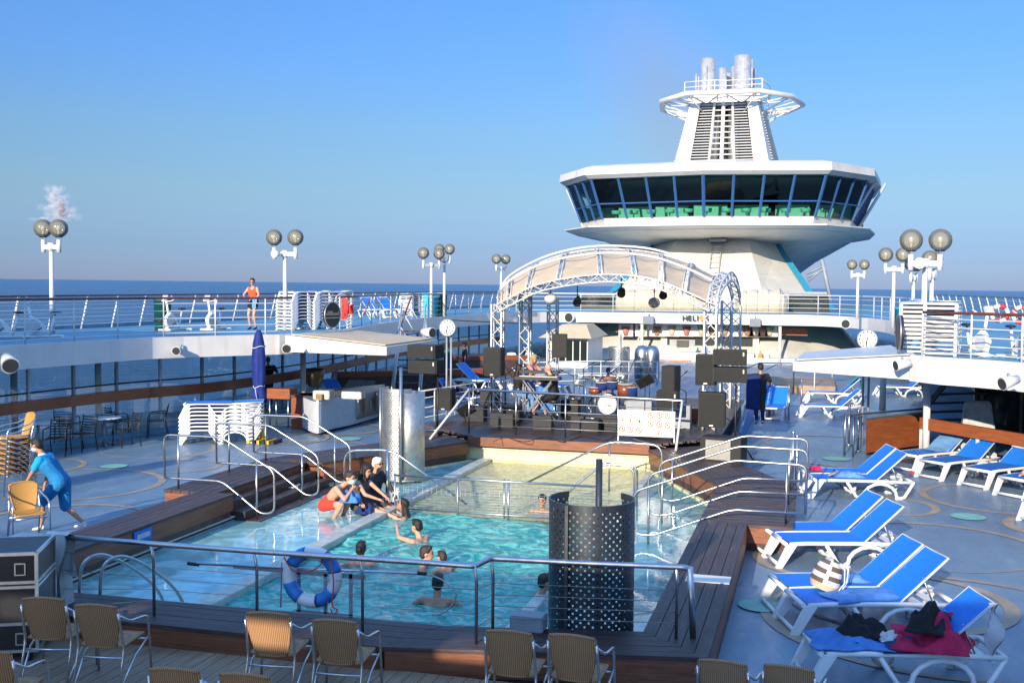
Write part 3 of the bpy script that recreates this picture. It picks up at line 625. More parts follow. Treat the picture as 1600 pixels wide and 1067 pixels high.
# rail of the cream basin: loops right of the near cylinder, and the one on the left of the net
t=thing('pool_ladder_rail','pair of bright curved entry rails behind the near dark cylinder','handrail',(-3.6,21,0))
for dx in(0,.35):
    y=20.6+dx; mb=MB(); mb.tube(rnd([(-3.3,y,-.3),(-3.3,y,.75),(-3.9,y,.8),(-4.6,y,.2),(-4.9,y,-.2)],.2,4),.022,8); mb.build('rail','chrome',t)
t=thing('pool_entry_rail','tall sloping entry rail standing in the cream basin beyond the dark cylinder','handrail',(-3.6,22,0))
mb=MB(); mb.tube(rnd([(-3.0,22.3,-.2),(-3.0,22.3,.95),(-4.1,22.3,.98),(-5.9,22.3,.0)],.25,5),.022,8); mb.build('rail','chrome',t)
mb=MB(); mb.cyl((-4.1,22.3,.98),(-4.1,22.3,-.3),.02,n=8); mb.build('post','chrome',t)
t=thing('pool_net_fence','low wire mesh gate fence across the pool before the cream basin','fence',(-6,19,0))
a=V((-7.62,19.05,.62)); b_=V((-3.7,19.05,.62))
mb=MB(); mb.tube([a,b_],.022,8); mb.tube([a-V((0,0,.62)),b_-V((0,0,.62))],.012,6); mb.build('top_rail','chrome',t)
mb=MB()
for k in range(11): mb.tube([a+V((.05,0,-.08-.05*k)),b_+V((-.05,0,-.08-.05*k))],.004,4)
for k in range(40): x=a.x+.1+k*(b_.x-a.x-.15)/40; mb.tube([(x,19.05,.55),(x,19.05,-.02)],.0022,4)
mb.build('wire_mesh','steel',t)
for x in(-7.6,-6.35,-5.45,-5.37,-3.72): mb=MB(); mb.cyl((x,19.05,.66),(x,19.05,-.4),.02,n=8); mb.build('post','chrome',t)
t=thing('pool_entry_rail','bent steel entry rail beside the seated women at the mesh fence','handrail',(-7.7,18.9,0))
q=PY(592,720,20.3)
mb=MB(); mb.tube(rnd([(-8.75,19.3,-.1),(-8.75,19.3,1.0),(-7.78,19.3,1.06),(-6.25,19.3,.1)],.25,5),.024,8); mb.build('rail','chrome',t)
mb=MB(); mb.cyl((-7.85,19.3,1.06),(-7.85,19.3,-.3),.04,n=10); mb.build('post','chrome',t)
# ladder hoops near left
t=thing('pool_ladder_rail','pair of curved ladder rails at the near left corner of the pool','handrail',(-8,11.4,0))
for px,hx in((165,222),(203,267)):
    p=PZ(px,935,.2); p=V((p.x,11.35,0)); x=p.x; mb=MB()
    mb.tube(smoothline([(x,11.25,.3),(x,11.3,.72),(x+.1,11.45,.84),(x+.2,11.7,.74),(x+.33,12.1,.42),(x+.4,12.35,.12),(x+.42,12.45,-.2)],5),.022,8); mb.build('rail','chrome',t)
# ---------------------------------------------------------------- shower cylinders with real perforations
def perfcyl(name,label,cx,cy,r,z0,z1,nu,nv,hole,mt,a0=0,a1=2*PI,parts=None,group=None,stag=True,solid=None):
    t=thing(name,label,'shower screen',(cx,cy,z0),group=group)
    mb=MB(); da=(a1-a0)/nu; dz=(z1-z0-.12)/nv
    for i in range(nu):
        for j in range(nv):
            A0=a0+i*da; A1=A0+da; Z0=z0+.06+j*dz; Z1=Z0+dz
            P=lambda a,z,rr=r:(cx+rr*math.cos(a),cy+rr*math.sin(a),z)
            if (not stag) or (i+j)%2==0:
                am=(A0+A1)/2; zm=(Z0+Z1)/2; ha=hole/2/r; hz=hole/2
                o=[P(A0,Z0),P(A1,Z0),P(A1,Z1),P(A0,Z1)]; h=[P(am-ha,zm-hz),P(am+ha,zm-hz),P(am+ha,zm+hz),P(am-ha,zm+hz)]
                mb.add(o+h,[(0,1,5,4),(1,2,6,5),(2,3,7,6),(3,0,4,7)],sm=True)
            else: mb.add([P(A0,Z0),P(A1,Z0),P(A1,Z1),P(A0,Z1)],[(0,1,2,3)],sm=True)
    o=mb.build('perforated_shell',mt,t)
    bmm=bmesh.new(); bmm.from_mesh(o.data); bmesh.ops.remove_doubles(bmm,verts=bmm.verts,dist=.0005); bmesh.ops.recalc_face_normals(bmm,faces=bmm.faces); bmm.to_mesh(o.data); bmm.free()
    for z in(z0+.03,z1-.03):
        mb=MB(); rr=[V((cx+(r+.004)*math.cos(a0+(a1-a0)*k/48),cy+(r+.004)*math.sin(a0+(a1-a0)*k/48),z)) for k in range(49)]
        mb.ribbon([(p.x,p.y) for p in rr],z-.035,z+.035,.02); mb.build('rim_band',mt,t)
    return t
NC=PZ(921,985,.45); ncx,ncy=-2.40,12.0
t=perfcyl('shower_cylinder','dark perforated steel shower cylinder standing at the near right of the pool',ncx,ncy,.485,.0,1.81,52,38,.021,'dark_steel',a0=R(136),a1=R(136+280))
mb=MB(); mb.bb((ncx-.2,ncy-.497,.0),(ncx-.165,ncy-.44,1.81)); mb.build('seam_strip','dark_steel',t)
mb=MB(); mb.cyl((ncx+.03,ncy+.25,0),(ncx+.03,ncy+.25,2.22),.04,n=12); mb.build('shower_post','dark_steel',t)
mb=MB(); mb.bb((ncx-.75,ncy-.75,.45),(ncx-.38,ncy-.5,.62)); tag(mb.build('junction_box','grey_paint',loc='auto',bevel=.012),'small grey metal box on the bench before the dark cylinder','box')
lc=(-8.66,22.0)
t=perfcyl('shower_cylinder','bright stainless perforated shower cylinder at the left of the pool',lc[0],lc[1],.40,.0,1.98,40,38,.02,'steel',a0=R(150),a1=R(330))
mb=MB(); pts=[(lc[0]+.22+.34*math.cos(R(k)),lc[1]-.02+.34*math.sin(R(k))) for k in range(-95,160,15)]; mb.ribbon(pts,.0,1.9,.01); 
for f_ in range(len(mb.sm)): mb.sm[f_]=True
mb.build('solid_shell','steel',t)
mb=MB(); mb.cyl((lc[0]+.18,lc[1]-.42,0),(lc[0]+.18,lc[1]-.42,2.45),.035,n=10); mb.cyl((lc[0]-.42,lc[1]-.1,0),(lc[0]-.42,lc[1]-.1,1.98),.025,n=10); mb.build('shower_post','chrome',t)
mb=MB(); mb.lathe([(0,0),(.44,0),(.44,.04),(0,.04)],(lc[0]+.1,lc[1],.0),24); mb.build('base_plate','steel',t)
t=perfcyl('shower_cylinder','small far stainless shower cylinder behind the drummer near the bar',-8.35,47.5,.47,.0,1.55,40,28,.06,'steel')
mb=MB(); mb.cyl((-8.35,47.9,0),(-8.35,47.9,2.1),.035,n=10); mb.build('shower_post','steel',t)
# ---------------------------------------------------------------- observation tower and funnel
TX=-7.9
tw=thing('observation_tower','white ship tower with glazed observation lounge above a flared base','tower',(TX,84,0))
def T(x,y,z): return (TX+x,y,z)
# flared base: octagon rings
def octr(hw,yf,yb,ch,z,sk=1.0): return [T(-hw*.55,yf,z),T(hw*.55,yf,z),T(hw,yf+ch,z),T(hw,yb,z),T(-hw,yb,z),T(-hw,yf+ch,z)]
mb=MB(); mb.loft([octr(9.6,77.5,104,5,2.4),octr(7.5,80.5,100,4.5,3.9),octr(4.9,85.6,97,4,8.0)],0); mb.build('base_wall','white_shell',tw); mb=MB(); mb.loft([[(p[0]+1.3,p[1],p[2]) for p in octr(9.6,62.0,104,2.2,.01)],[(p[0]+1.3,p[1],p[2]) for p in octr(7.4,66.0,104,2.2,2.38)]],0); mb.build('base_wall','white_shell',tw)
for s_ in(-1,1):
    mb=MB(); q=[T(s_*9.75,80.4,2.5),T(s_*7.65,84,3.9),T(s_*5.05,88.6,7.65)]; 
    for a,b_ in zip(q,q[1:]): a=V(a);b_=V(b_); mb.loft([[a,a+V((0,1.4,0)),a+V((-s_*.5,1.4,0)),a+V((-s_*.5,0,0))],[b_,b_+V((0,1.4,0)),b_+V((-s_*.5,1.4,0)),b_+V((-s_*.5,0,0))]],0)
    mb.build('blue_strip','tower_blue',tw)
# plan of the lounge
PL=[(0,78.0),(8.5,79.5),(11.5,84.6),(12.4,94),(12.4,104)]
def plan(k,z,dy=0,n=None): 
    pts=[(x*k,79+(y-79)+ (1-k)*12,z) for x,y in PL]; full=[T(x,y,z) for x,y,z in pts]+[T(-x,y,z) for x,y,z in pts[:0:-1]]; return full
mb=MB(); mb.loft([[(x,y,7.95-.13*max(0,y-85.5)) for x,y,z in plan(.40,5.3)],[(x,y,8.1-.06*max(0,y-84)) for x,y,z in plan(.62,6.4)],plan(.875,8.40)],0); mb.build('soffit','white_shell',tw)
mb=MB(); mb.loft([plan(.89,8.42),plan(1.0,8.60),plan(1.0,8.69),plan(.88,8.72)],0); mb.build('brim','white_shell',tw)
mb=MB(); mb.loft([plan(.885,8.74),plan(.895,9.32)],0); mb.build('sill_band','white_shell',tw)
mb=MB(); mb.loft([plan(1.0,12.15),plan(1.03,12.4),plan(1.025,12.95),plan(.97,13.15)],0); mb.build('roof_band','white_shell',tw)
# glass + mullions
m=mat('lounge_glass',(.6,.9,.85),.03); n,l=nodes(m); bs=n['Principled BSDF']; out=n['Material Output']
tr=n.new('ShaderNodeBsdfTransparent'); tr.inputs[0].default_value=(.46,.62,.58,1); gl=n.new('ShaderNodeBsdfGlossy'); gl.inputs['Roughness'].default_value=.02; fr=n.new('ShaderNodeFresnel'); fr.inputs[0].default_value=1.5; mxs=n.new('ShaderNodeMixShader')
l.new(fr.outputs[0],mxs.inputs[0]); l.new(tr.outputs[0],mxs.inputs[1]); l.new(gl.outputs[0],mxs.inputs[2]); l.new(mxs.outputs[0],out.inputs[0])
lo=plan(.90,9.30); hi=plan(.985,12.2); N=len(lo)
gt=MB(); fr_=[]
for i in range(N):
    if i in(3,4,5): continue
    a,b_,c,d=V(lo[i]),V(lo[(i+1)%N]),V(hi[(i+1)%N]),V(hi[i]); gt.quad(a,b_,c,d)
    L=(b_-a).length; nm=max(1,round(L/1.9))
    cen=V(T(0,88,10)); ou=((a+b_)/2-cen); ou.z=0; ou.normalize()
    for k in range(nm+1):
        p=a.lerp(b_,k/nm)+ou*.05; q=d.lerp(c,k/nm)+ou*.05; mm=MB(); mm.tube([p,q],.10,4,sm=False); mm.build('mullion','window_blue',tw)
    mm=MB(); mm.tube([a.lerp(d,.36)+ou*.05,b_.lerp(c,.36)+ou*.05],.05,4,sm=False); mm.build('transom','window_blue',tw)
gt.build('window_glass',m,tw)
for s_ in(-1,1):
    mm=MB(); a=V(T(s_*13.0,92,12.5)); b_=V(T(s_*10.9,90,8.8)); mm.tube([a,b_],.13,6); a=V(T(s_*12.1,88,12.5)); b_=V(T(s_*10.0,86,8.8)); mm.tube([a,b_],.13,6); mm.build('corner_strut','white_paint',tw)
# interior
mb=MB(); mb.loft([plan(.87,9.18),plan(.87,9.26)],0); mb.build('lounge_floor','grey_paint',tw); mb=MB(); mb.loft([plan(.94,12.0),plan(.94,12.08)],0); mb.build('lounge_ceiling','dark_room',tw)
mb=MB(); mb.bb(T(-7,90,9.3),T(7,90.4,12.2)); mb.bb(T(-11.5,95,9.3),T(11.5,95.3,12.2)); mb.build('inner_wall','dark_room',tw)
mb=MB()
for x in range(-9,10,3): mb.bb(T(x-1.25,84.0+abs(x)*.2,9.28),T(x+1.25,84.6+abs(x)*.2,10.45)); 
mb.build('sofa_row','green_seat',tw)
for k in range(13):
    x=-8.4+k*1.4; y=81.3+abs(x)*.2; mm=MB(); mm.cyl(T(x,y,9.28),T(x,y,9.75),.05,n=6); mm.cyl(T(x,y,9.72),T(x,y,10.0),.34,.38,n=12); mm.build('stool','green_seat',tw)
# ladder on tower front
t=thing('tower_ladder','white caged ladder climbing the front of the tower base','ladder',T(-.4,76.5,3.4))
mb=MB()
for dx in(-.35,.35): mb.tube([T(.5+dx,78.8,3.0),T(.5+dx,80.2,4.0),T(.5+dx,85.2,7.9)],.05,6)
mb.build('stile','white_paint',t)
for k in range(12): q=k/11; mb=MB(); mb.tube([T(.15,79.5+q*5.5,3.4+q*4.3),T(.85,79.5+q*5.5,3.4+q*4.3)],.035,6); mb.build('rung','white_paint',t)
mb=MB(); mb.bb(T(-.1,84.4,7.7),T(1.2,85.6,7.9)); mb.build('landing','grey_paint',t)
# ---- funnel
fn=thing('funnel','white louvred ship funnel with ring platform and steel exhaust pipes','funnel',T(0,88,13.3))
fx=.75
def fp(x,y,z): return T(fx+x,y,z)
W0,W1=4.05,2.75; y0,y1=84,85.3; zb,zt=13.3,18.6; D0,D1=97,94
def lerp(a,b_,t): return a+(b_-a)*t
def FX(u,t): return u*lerp(W0,W1,t)
# corner panels
for s_ in(-1,1):
    mb=MB(); mb.loft([[fp(s_*W0*.88,y0,zb),fp(s_*W0*.60,y0,zb),fp(s_*W0*.60,y0+.35,zb),fp(s_*W0*.93,y0+1.2,zb)],[fp(s_*W1*.9,y1,zt),fp(s_*W1*.62,y1,zt),fp(s_*W1*.62,y1+.35,zt),fp(s_*W1*.95,y1+1.0,zt)]]); mb.build('corner_panel','white_shell',fn)
mb=MB(); mb.loft([[fp(-W1,y1,zt-.25),fp(W1,y1,zt-.25),fp(W1,D1,zt-.25),fp(-W1,D1,zt-.25)],[fp(-W1*.97,y1,zt+.35),fp(W1*.97,y1,zt+.35),fp(W1*.97,D1,zt+.35),fp(-W1*.97,D1,zt+.35)]]); mb.build('cap','white_shell',fn)
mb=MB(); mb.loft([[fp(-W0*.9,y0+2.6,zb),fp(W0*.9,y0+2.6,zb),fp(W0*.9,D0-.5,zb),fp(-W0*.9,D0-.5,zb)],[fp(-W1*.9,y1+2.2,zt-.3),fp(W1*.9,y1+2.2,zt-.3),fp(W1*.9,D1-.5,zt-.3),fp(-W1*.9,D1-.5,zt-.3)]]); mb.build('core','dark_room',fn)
mb=MB()
for s_ in(-1,1): mb.cyl(fp(s_*.75,y0+1.7,zb),fp(s_*.6,y1+1.2,zt),.42,.36,n=12)
mb.build('inner_pipe','steel',fn)
SL_=MB(); SR_=MB()
for k in range(23):
    t_=(k+.4)/23; yy=lerp(y0,y1,t_)+.05; z=lerp(zb,zt-.3,t_); mb=MB()
    for u0,u1 in((-.60,-.24),(.24,.60)):
        a,b_=FX(u0,t_),FX(u1,t_); mb=MB(); mb.box(fp((a+b_)/2,yy+.1,z),(abs(b_-a),.17,.05),rx=R(-15)); mb.build('louvre','white_paint',fn)
    SL_.box(fp(-1*(lerp(W0,W1,t_)*1.0),lerp(90.5,89.5,t_),z),(.16,lerp(10,6.5,t_),.05),ry=R(-15),rz=R(2.2)); SR_.box(fp(lerp(W0,W1,t_)*1.0,lerp(90.5,89.5,t_),z),(.16,lerp(10,6.5,t_),.05),ry=R(15),rz=-R(2.2))
    if k%2==0: mb=MB(); mb.tube([fp(FX(-.24,t_),yy+.02,z),fp(FX(.24,t_),yy+.02,z)],.06,6); mb.build('louvre_bar','white_paint',fn)
SL_.build('side_louvre_panel','white_paint',fn); SR_.build('side_louvre_panel','white_paint',fn)
for u in(-.24,.0,.24): mb=MB(); mb.tube([fp(u*W0,y0,zb),fp(u*W1,y1,zt)],.09 if u else .14,4,sm=False); mb.build('upright','white_paint',fn)
# ring platform
RG=[(-2.6,83.2),(2.7,83.2),(5.0,86.2),(5.8,90.5),(4.4,94),(-4.4,94),(-5.4,90.5),(-4.9,86.2)]
RGp=[fp(x,y,18.75) for x,y in RG]
mb=MB(); mb.tube([V(p) for p in RGp],.2,8,closed=True); mb.build('ring_tube','white_paint',fn)
mb=MB()
for i,p in enumerate(RGp):
    p=V(p); q=V(fp(max(-2.6,min(2.6,RG[i][0]*.5)),max(85.6,min(93,RG[i][1])),18.3)); mb.tube([p,q],.07,5); mb.tube([p,V((q.x,q.y,17.4))],.05,5)
    p2=V(RGp[(i+1)%8]); mm=(p+p2)/2; mb.tube([mm,q],.06,5); mb.tube([mm,V(fp(max(-2.6,min(2.6,RG[(i+1)%8][0]*.5)),max(85.6,min(93,RG[(i+1)%8][1])),18.3))],.05,5)
mb.build('ring_bracket','white_paint',fn)
mb=MB(); RR=[fp(-2.9,84.6,0),fp(-.6,84.2,0),fp(.2,84.6,0),fp(2.9,84.4,0),fp(3.3,88,0),fp(3.0,92,0)]
for z in(19.0,19.45,19.85): mb.tube([V((p[0],p[1],z)) for p in RR],.04,5)
for p in RR: mb.tube([(p[0],p[1],18.8),(p[0],p[1],19.85)],.05,5)
mb.build('top_railing','white_paint',fn)
def pipe(x,y,r,zt_,lab): 
    mb=MB(); mb.lathe([(r,0),(r,zt_-18.4),(r*.93,zt_-18.4),(r*.93,zt_-19.4),(0,zt_-19.4)],fp(x,y,18.4),20); mb.build('exhaust_pipe','soot_steel',fn)
mat('soot_steel',(.66,.66,.66),.34,.35,col2=(.42,.41,.40),vs_=2.2,rv=.12)
for x,y,r,z in((-1.35,86.5,.56,21.9),(1.3,86.5,.64,22.0),(-.18,86.2,.32,21.1),(1.75,88.5,.55,21.3),(.75,88.2,.5,21.5),(-.05,88,.4,21.0),(-2.3,87,.08,20.9),(-2.1,87,.07,20.7),(-1.4,85.8,.06,21.3),(2.05,85.9,.07,21.6)): pipe(x,y,r,z,'')
# antenna mast right of tower
t=thing('antenna_mast','dark lattice antenna arm on a mast right of the tower base','antenna',(2.2,78,2.7))
p=PY(1298,470,70); q=PY(1284,405,70)
mb=MB(); mb.tube([p,q],.12,6); mb.build('mast','grey_paint',t)
mb=MB()
for py in(418,424): mb.tube([PY(1260,py+10,70),PY(1288,py-3,70)],.06,4)
mb.tube([PY(1262,440,70),PY(1288,418,70)],.06,4); mb.build('arm','grey_paint',t)
# smoke haze drifting from the pipes
m=bpy.data.materials.new('smoke'); m.use_nodes=True; n,l=nodes(m); n.remove(n['Principled BSDF']); pv=n.new('ShaderNodeVolumePrincipled'); pv.inputs['Color'].default_value=(.78,.66,.46,1)
tc=n.new('ShaderNodeTexCoord'); nz=n.new('ShaderNodeTexNoise'); nz.inputs['Scale'].default_value=.22; nz.inputs['Detail'].default_value=3; l.new(tc.outputs['Object'],nz.inputs[0])
gr=n.new('ShaderNodeTexGradient'); gr.gradient_type='SPHERICAL'; mp=n.new('ShaderNodeMapping'); l.new(tc.outputs['Object'],mp.inputs[0]); l.new(mp.outputs[0],gr.inputs[0]); mp.inputs['Scale'].default_value=(1/9,1/9,1/9)
ml=n.new('ShaderNodeMath'); ml.operation='MULTIPLY'; l.new(nz.outputs['Fac'],ml.inputs[0]); l.new(gr.outputs['Fac'],ml.inputs[1]); m2=n.new('ShaderNodeMath'); m2.operation='MULTIPLY'; m2.inputs[1].default_value=.085; l.new(ml.outputs[0],m2.inputs[0]); l.new(m2.outputs[0],pv.inputs['Density']); l.new(pv.outputs[0],n['Material Output'].inputs['Volume'])
mb=MB(); mb.sph((0,0,0),9,16); sm=mb.build('smoke',m,loc=(-14,112,22)); sm.rotation_euler=(0,R(-38),0); sm.scale=(.95,1.0,2.0); tag(sm,'thin brownish exhaust smoke drifting up left of the funnel','smoke',kind='stuff')
# small cloud far off on the left
m=bpy.data.materials.new('cloud'); m.use_nodes=True; MT['cloud']=m; n,l=nodes(m); n.remove(n['Principled BSDF']); df=n.new('ShaderNodeBsdfDiffuse'); df.inputs[0].default_value=(.95,.84,.86,1); tr=n.new('ShaderNodeBsdfTransparent'); mxs=n.new('ShaderNodeMixShader'); mxs.inputs[0].default_value=.04; l.new(tr.outputs[0],mxs.inputs[1]); l.new(df.outputs[0],mxs.inputs[2]); l.new(mxs.outputs[0],n['Material Output'].inputs[0])
mb=MB(); cr_=random.Random(4); cc=PY(90,321,9000)
for k in range(150):
    t_=cr_.random(); x=cr_.gauss(0,26+50*(1-t_))+70*(t_-.5)*-1; z=t_*300-120; r_=cr_.uniform(20,50)*(1.15-.5*t_); mb.sph((x,cr_.gauss(0,30),z),r_,10,sc=(1,1,.85))
for k in range(16): mb.sph((cr_.uniform(-260,160),cr_.gauss(0,30),cr_.uniform(-150,-90)),cr_.uniform(18,40),10,sc=(1.9,1,.5))
cl=mb.build('cloud','cloud',loc=cc); tag(cl,'small pinkish cloud puff low over the sea at the left','cloud',kind='structure')
# lamp posts
def lamp(label,px,pyg,Y,z0,ang,extra=False,gap=.5,r=.27,only=None):
    p=PY(px,pyg,Y); x=p.x; zg=p.z
    t=thing('lamp_post',label,'lamp',(x,Y,z0),group='twin globe lamps on the upper deck'); t.rotation_euler.z=0
    d=V((math.cos(R(ang)),math.sin(R(ang)),0)); zt_=zg-r-.28
    mb=MB(); mb.cyl((x,Y,z0),(x,Y,zt_),.075,.06,n=12); mb.cyl((x,Y,zt_-.1),(x,Y,zt_+.12),.1,n=10); mb.build('pole','white_paint',t)
    c=V((x,Y,zt_)); mb=MB(); mb.box(c,(gap*2,.09,.13),rz=R(ang))
    for s_ in(-1,1): q=c+d*gap*s_; mb.cyl(q-V((0,0,.16)),q+V((0,0,.22)),.065,n=10)
    mb.build('arm','white_paint',t)
    for s_ in(-1,1):
        q=c+d*gap*s_; q.z=zg; mb=MB(); mb.sph(q,r,24); g_=mb.build('globe','globe_glass',t)
        mb=MB(); mb.cyl(q-V((0,0,r*.99)),q-V((0,0,r*.8)),.1,.14,n=14); mb.cyl(q-V((0,0,r*.8)),q-V((0,0,r*.1)),.035,n=8,mi=1); mb.sph(q+V((0,0,.0)),.07,10,mi=1,sc=(1,1,1.3)); mb.build('lamp_holder',['globe_black','sign_white'],g_)
    if extra:
        mb=MB(); q=c-V((.1,.2,0)); mb.cyl(q,q+V((-.06,-.25,0)),.07,.13,n=14); mb.build('loudspeaker','white_paint',t)
    return t
m=bpy.data.materials.new('globe_glass'); m.use_nodes=True; MT['globe_glass']=m; n,l=nodes(m); n.remove(n['Principled BSDF'])
tr=n.new('ShaderNodeBsdfTransparent'); tr.inputs[0].default_value=(.80,.76,.66,1); df=n.new('ShaderNodeBsdfDiffuse'); df.inputs[0].default_value=(.58,.52,.38,1); gl=n.new('ShaderNodeBsdfGlossy'); gl.inputs['Roughness'].default_value=.08; fr=n.new('ShaderNodeFresnel'); fr.inputs[0].default_value=1.5
x1=n.new('ShaderNodeMixShader'); x1.inputs[0].default_value=.27; l.new(tr.outputs[0],x1.inputs[1]); l.new(df.outputs[0],x1.inputs[2]); x2=n.new('ShaderNodeMixShader'); l.new(fr.outputs[0],x2.inputs[0]); l.new(x1.outputs[0],x2.inputs[1]); l.new(gl.outputs[0],x2.inputs[2]); l.new(x2.outputs[0],n['Material Output'].inputs[0])
lamp('nearest left twin globe lamp, globes nearly touching, below the small cloud',79.5,357,27.4,ZU,0,gap=.27)
lamp('twin globe lamp with round loudspeaker above the left white lounger stacks',445,371,32.4,ZU,0,True,gap=.385,r=.265)
lamp('far left twin globe lamp with overlapping globes, left of its neighbour',674,396,48,ZU,60,gap=.48)
lamp('far left twin globe lamp standing right of the overlapping one',694.5,389.5,49,ZU,0,gap=.26,r=.25)
lamp('most distant left lamp with overlapping globes beside the stage truss',783,405,64,ZU,75,gap=.55,r=.3)
lamp('large twin globe lamp with round loudspeaker on the right gallery',1446.5,375.5,27.2,ZU,0,True,gap=.32,r=.265)
lamp('twin globe lamp behind and left of the large right one',1397.5,398,44,ZU,0,gap=.31,r=.275)
lamp('smallest twin globe lamp on the right, nearest the tower',1341,413.5,56,ZU,0,gap=.29,r=.245)
lamp('twin globe lamp seen nearly end on left of the large right one',1428,414,46,ZU,70,gap=.4,r=.25)
lamp('twin globe lamp seen end on partly behind the large right one',1457,404,37,ZU,70,gap=.3,r=.25)
# ---------------------------------------------------------------- stage canopy (arched truss shell)
cv=thing('stage_canopy','arched white lattice truss canopy with tan cloth panels over the band stage','canopy',(-6,31,.55))
def truss(path,s,mb,st=.42,r=.026,tri=False,side=None):
    P=[V(p) for p in path]; out=[]; sd=side or V((0,1,0))
    for i,p in enumerate(P):
        a=P[max(i-1,0)];b=P[min(i+1,len(P)-1)]; t=(b-a).normalized(); u=(sd-t*sd.dot(t)).normalized(); w_=t.cross(u)
        out.append([p+u*s*a1+w_*s*b1 for a1,b1 in ((1,1),(1,-1),(-1,-1),(-1,1))])
    for k in range(4): mb.tube([o[k] for o in out],r,6)
    for i in range(len(out)-1):
        for k in range(4):
            a,b=out[i][k],out[i+1][(k+1)%4]
            if i%2: a,b=out[i][(k+1)%4],out[i+1][k]
            mb.tube([a,b],r*.55,4,cap=False)
def arc(a,b,peak,n,pw=1.0):
    a=V(a);b=V(b); out=[]
    for i in range(n+1):
        t=i/n; p=a.lerp(b,t); h=math.sin(PI*t)**.62 if pw==1 else math.sin(PI*t)**pw; base=a.z+(b.z-a.z)*t; p.z=base+(peak-max(a.z,b.z))*h+(0); out.append(p)
    return out
def arc2(pl,n): return smoothline(pl,n)
FA=arc2([PY(779,482,29.2),PY(800,470,28.9),PY(850,448,28.6),PY(938,435,28.3),PY(1010,440,28.1),PY(1060,457,28.0),PY(1112,481,27.9)],5)
BA=arc2([PY(781,470,32.0),PY(800,441,33),PY(850,413,34),PY(905,397,34.6),PY(960,394,35),PY(1020,399,35),PY(1080,417,34.6),PY(1125,440,34.0)],5)
mb=MB(); truss(FA,.10,mb,r=.022,side=V((0,1,0))); mb.build('front_arch_truss','white_paint',cv)
mb=MB(); truss(BA,.09,mb,r=.02,side=V((0,1,0))); mb.build('rear_arch_truss','white_paint',cv)
def col(x,y,z0,z1,lab): 
    n=max(4,int((z1-z0)/.3)); mb=MB(); truss([(x,y,z0+(z1-z0)*i/n) for i in range(n+1)],.15,mb,r=.03,side=V((1,0,0))); mb.build('truss_column','white_paint',cv)
c=PY(778,470,30.5); col(c.x,30.5,.55,c.z-.1,'')
c=PY(821,462,31.8); col(c.x,31.8,.55,c.z+.05,''); c=PY(864,465,35.5); col(c.x,35.5,.55,c.z,'')
c=PY(1111,478,28.2); col(c.x,28.2,.55,c.z,'')
c=PY(1136,470,33.5); col(c.x,33.5,.55,c.z,''); c=PY(1150,474,35.5); col(c.x,35.5,.55,c.z-.1,'')
# narrow pointed arch at the right end
EA=arc2([PY(1113,478,28.0),PY(1118,455,29),PY(1128,438,30.5),PY(1137,432,32),PY(1146,445,34),PY(1151,470,35.5)],4)
mb=MB(); truss(EA,.12,mb,side=V((1,0,0))); mb.build('end_arch_truss','white_paint',cv)
# purlins and cloth
nF=len(FA); nB=len(BA)
def atp(pl,t): 
    f=t*(len(pl)-1); i=min(int(f),len(pl)-2); return pl[i].lerp(pl[i+1],f-i)
K=8
def sur(t,u,lift=0): 
    a=atp(FA,t);b=atp(BA,t); p=a.lerp(b,u); p.z+=.25*math.sin(PI*u)+lift; return p
for k in range(K+1):
    t=.02+.96*k/K; mb=MB(); truss([sur(t,u/6,.06) for u in range(7)],.055,mb,r=.016,side=V((1,0,0))); mb.build('cross_truss','white_paint',cv)
for u in(.35,.68): mb=MB(); mb.tube([sur(.02+.96*i/32,u,.2) for i in range(33)],.035,6); mb.build('purlin','white_paint',cv)
for k in range(K):
    P=[]
    for i in range(7):
        t=.02+.96*(k+.06+.88*i/6)/K; P.append([sur(t,.02+1.0*j/8,.06-.09*math.sin(PI*i/6)*math.sin(PI*j/8)-.03*math.sin(j*2.3+k)) for j in range(9)])
    mb=MB(); mb.grid(P); Q=[[p+V((0,.02,-.03)) for p in r] for r in P]; mb.grid(Q); mb.build('cloth_panel','canopy_cloth',cv)
# floodlights and ball on the truss
for lab,px,py,Y,mt_ in(('round white lantern hanging at the left of the stage truss',860,466,29,'sign_white'),('small black stage light hanging left under the canopy',902,470,30,'black_plastic'),('black stage light hanging centre under the canopy',971,456,30.5,'black_plastic'),('black stage light hanging right of centre under the canopy',1036,459,31,'black_plastic'),('pale round lantern hanging right under the canopy',1022,473,31,'sign_white')):
    p=PY(px,py,Y); t=thing('hanging_light',lab,'stage light',p); mb=MB()
    if mt_=='sign_white': mb.sph(p,.17,14,sc=(1,1,.9)); mb.build('globe',mt_,t)
    else: mb.cyl(p+V((0,.12,.04)),p+V((.02,-.14,-.06)),.09,.12,n=14); mb.build('can',mt_,t)
    mb=MB(); mb.tube([p+V((0,0,.1)),p+V((0,0,.42))],.015,5); mb.build('hanger','black_plastic',t)
# ---------------------------------------------------------------- HELIOS bar under the gallery
br=thing('bar','white open bar with serving hatch and timber counter front under the far gallery','bar',(-5,66,0))
def bbox(name,px0,px1,py0,py1,Y,th,mt_,par=br): 
    a=PY(px0,py1,Y); b=PY(px1,py0,Y); mb=MB(); mb.bb((a.x,Y,max(0,a.z)),(b.x,Y+th,b.z)); return mb.build(name,mt_,par)
bbox('hatch_surround',1032,1186,519,560,63.5,.3,'white_shell'); bbox('hatch_opening',1042,1176,528,553,63.4,.14,'dark_room')
bbox('shelf_unit',1046,1086,531,551,63.3,.12,'grey_paint'); bbox('hatch_counter',1038,1178,553,572,62.0,.9,'white_paint')
bbox('screen',1057,1076,532,546,63.2,.1,'black_plastic')
bbox('counter_front',1115,1238,566,592,61.9,.5,'red_timber'); bbox('counter_top',1112,1242,561,567,61.75,1.0,'white_paint')
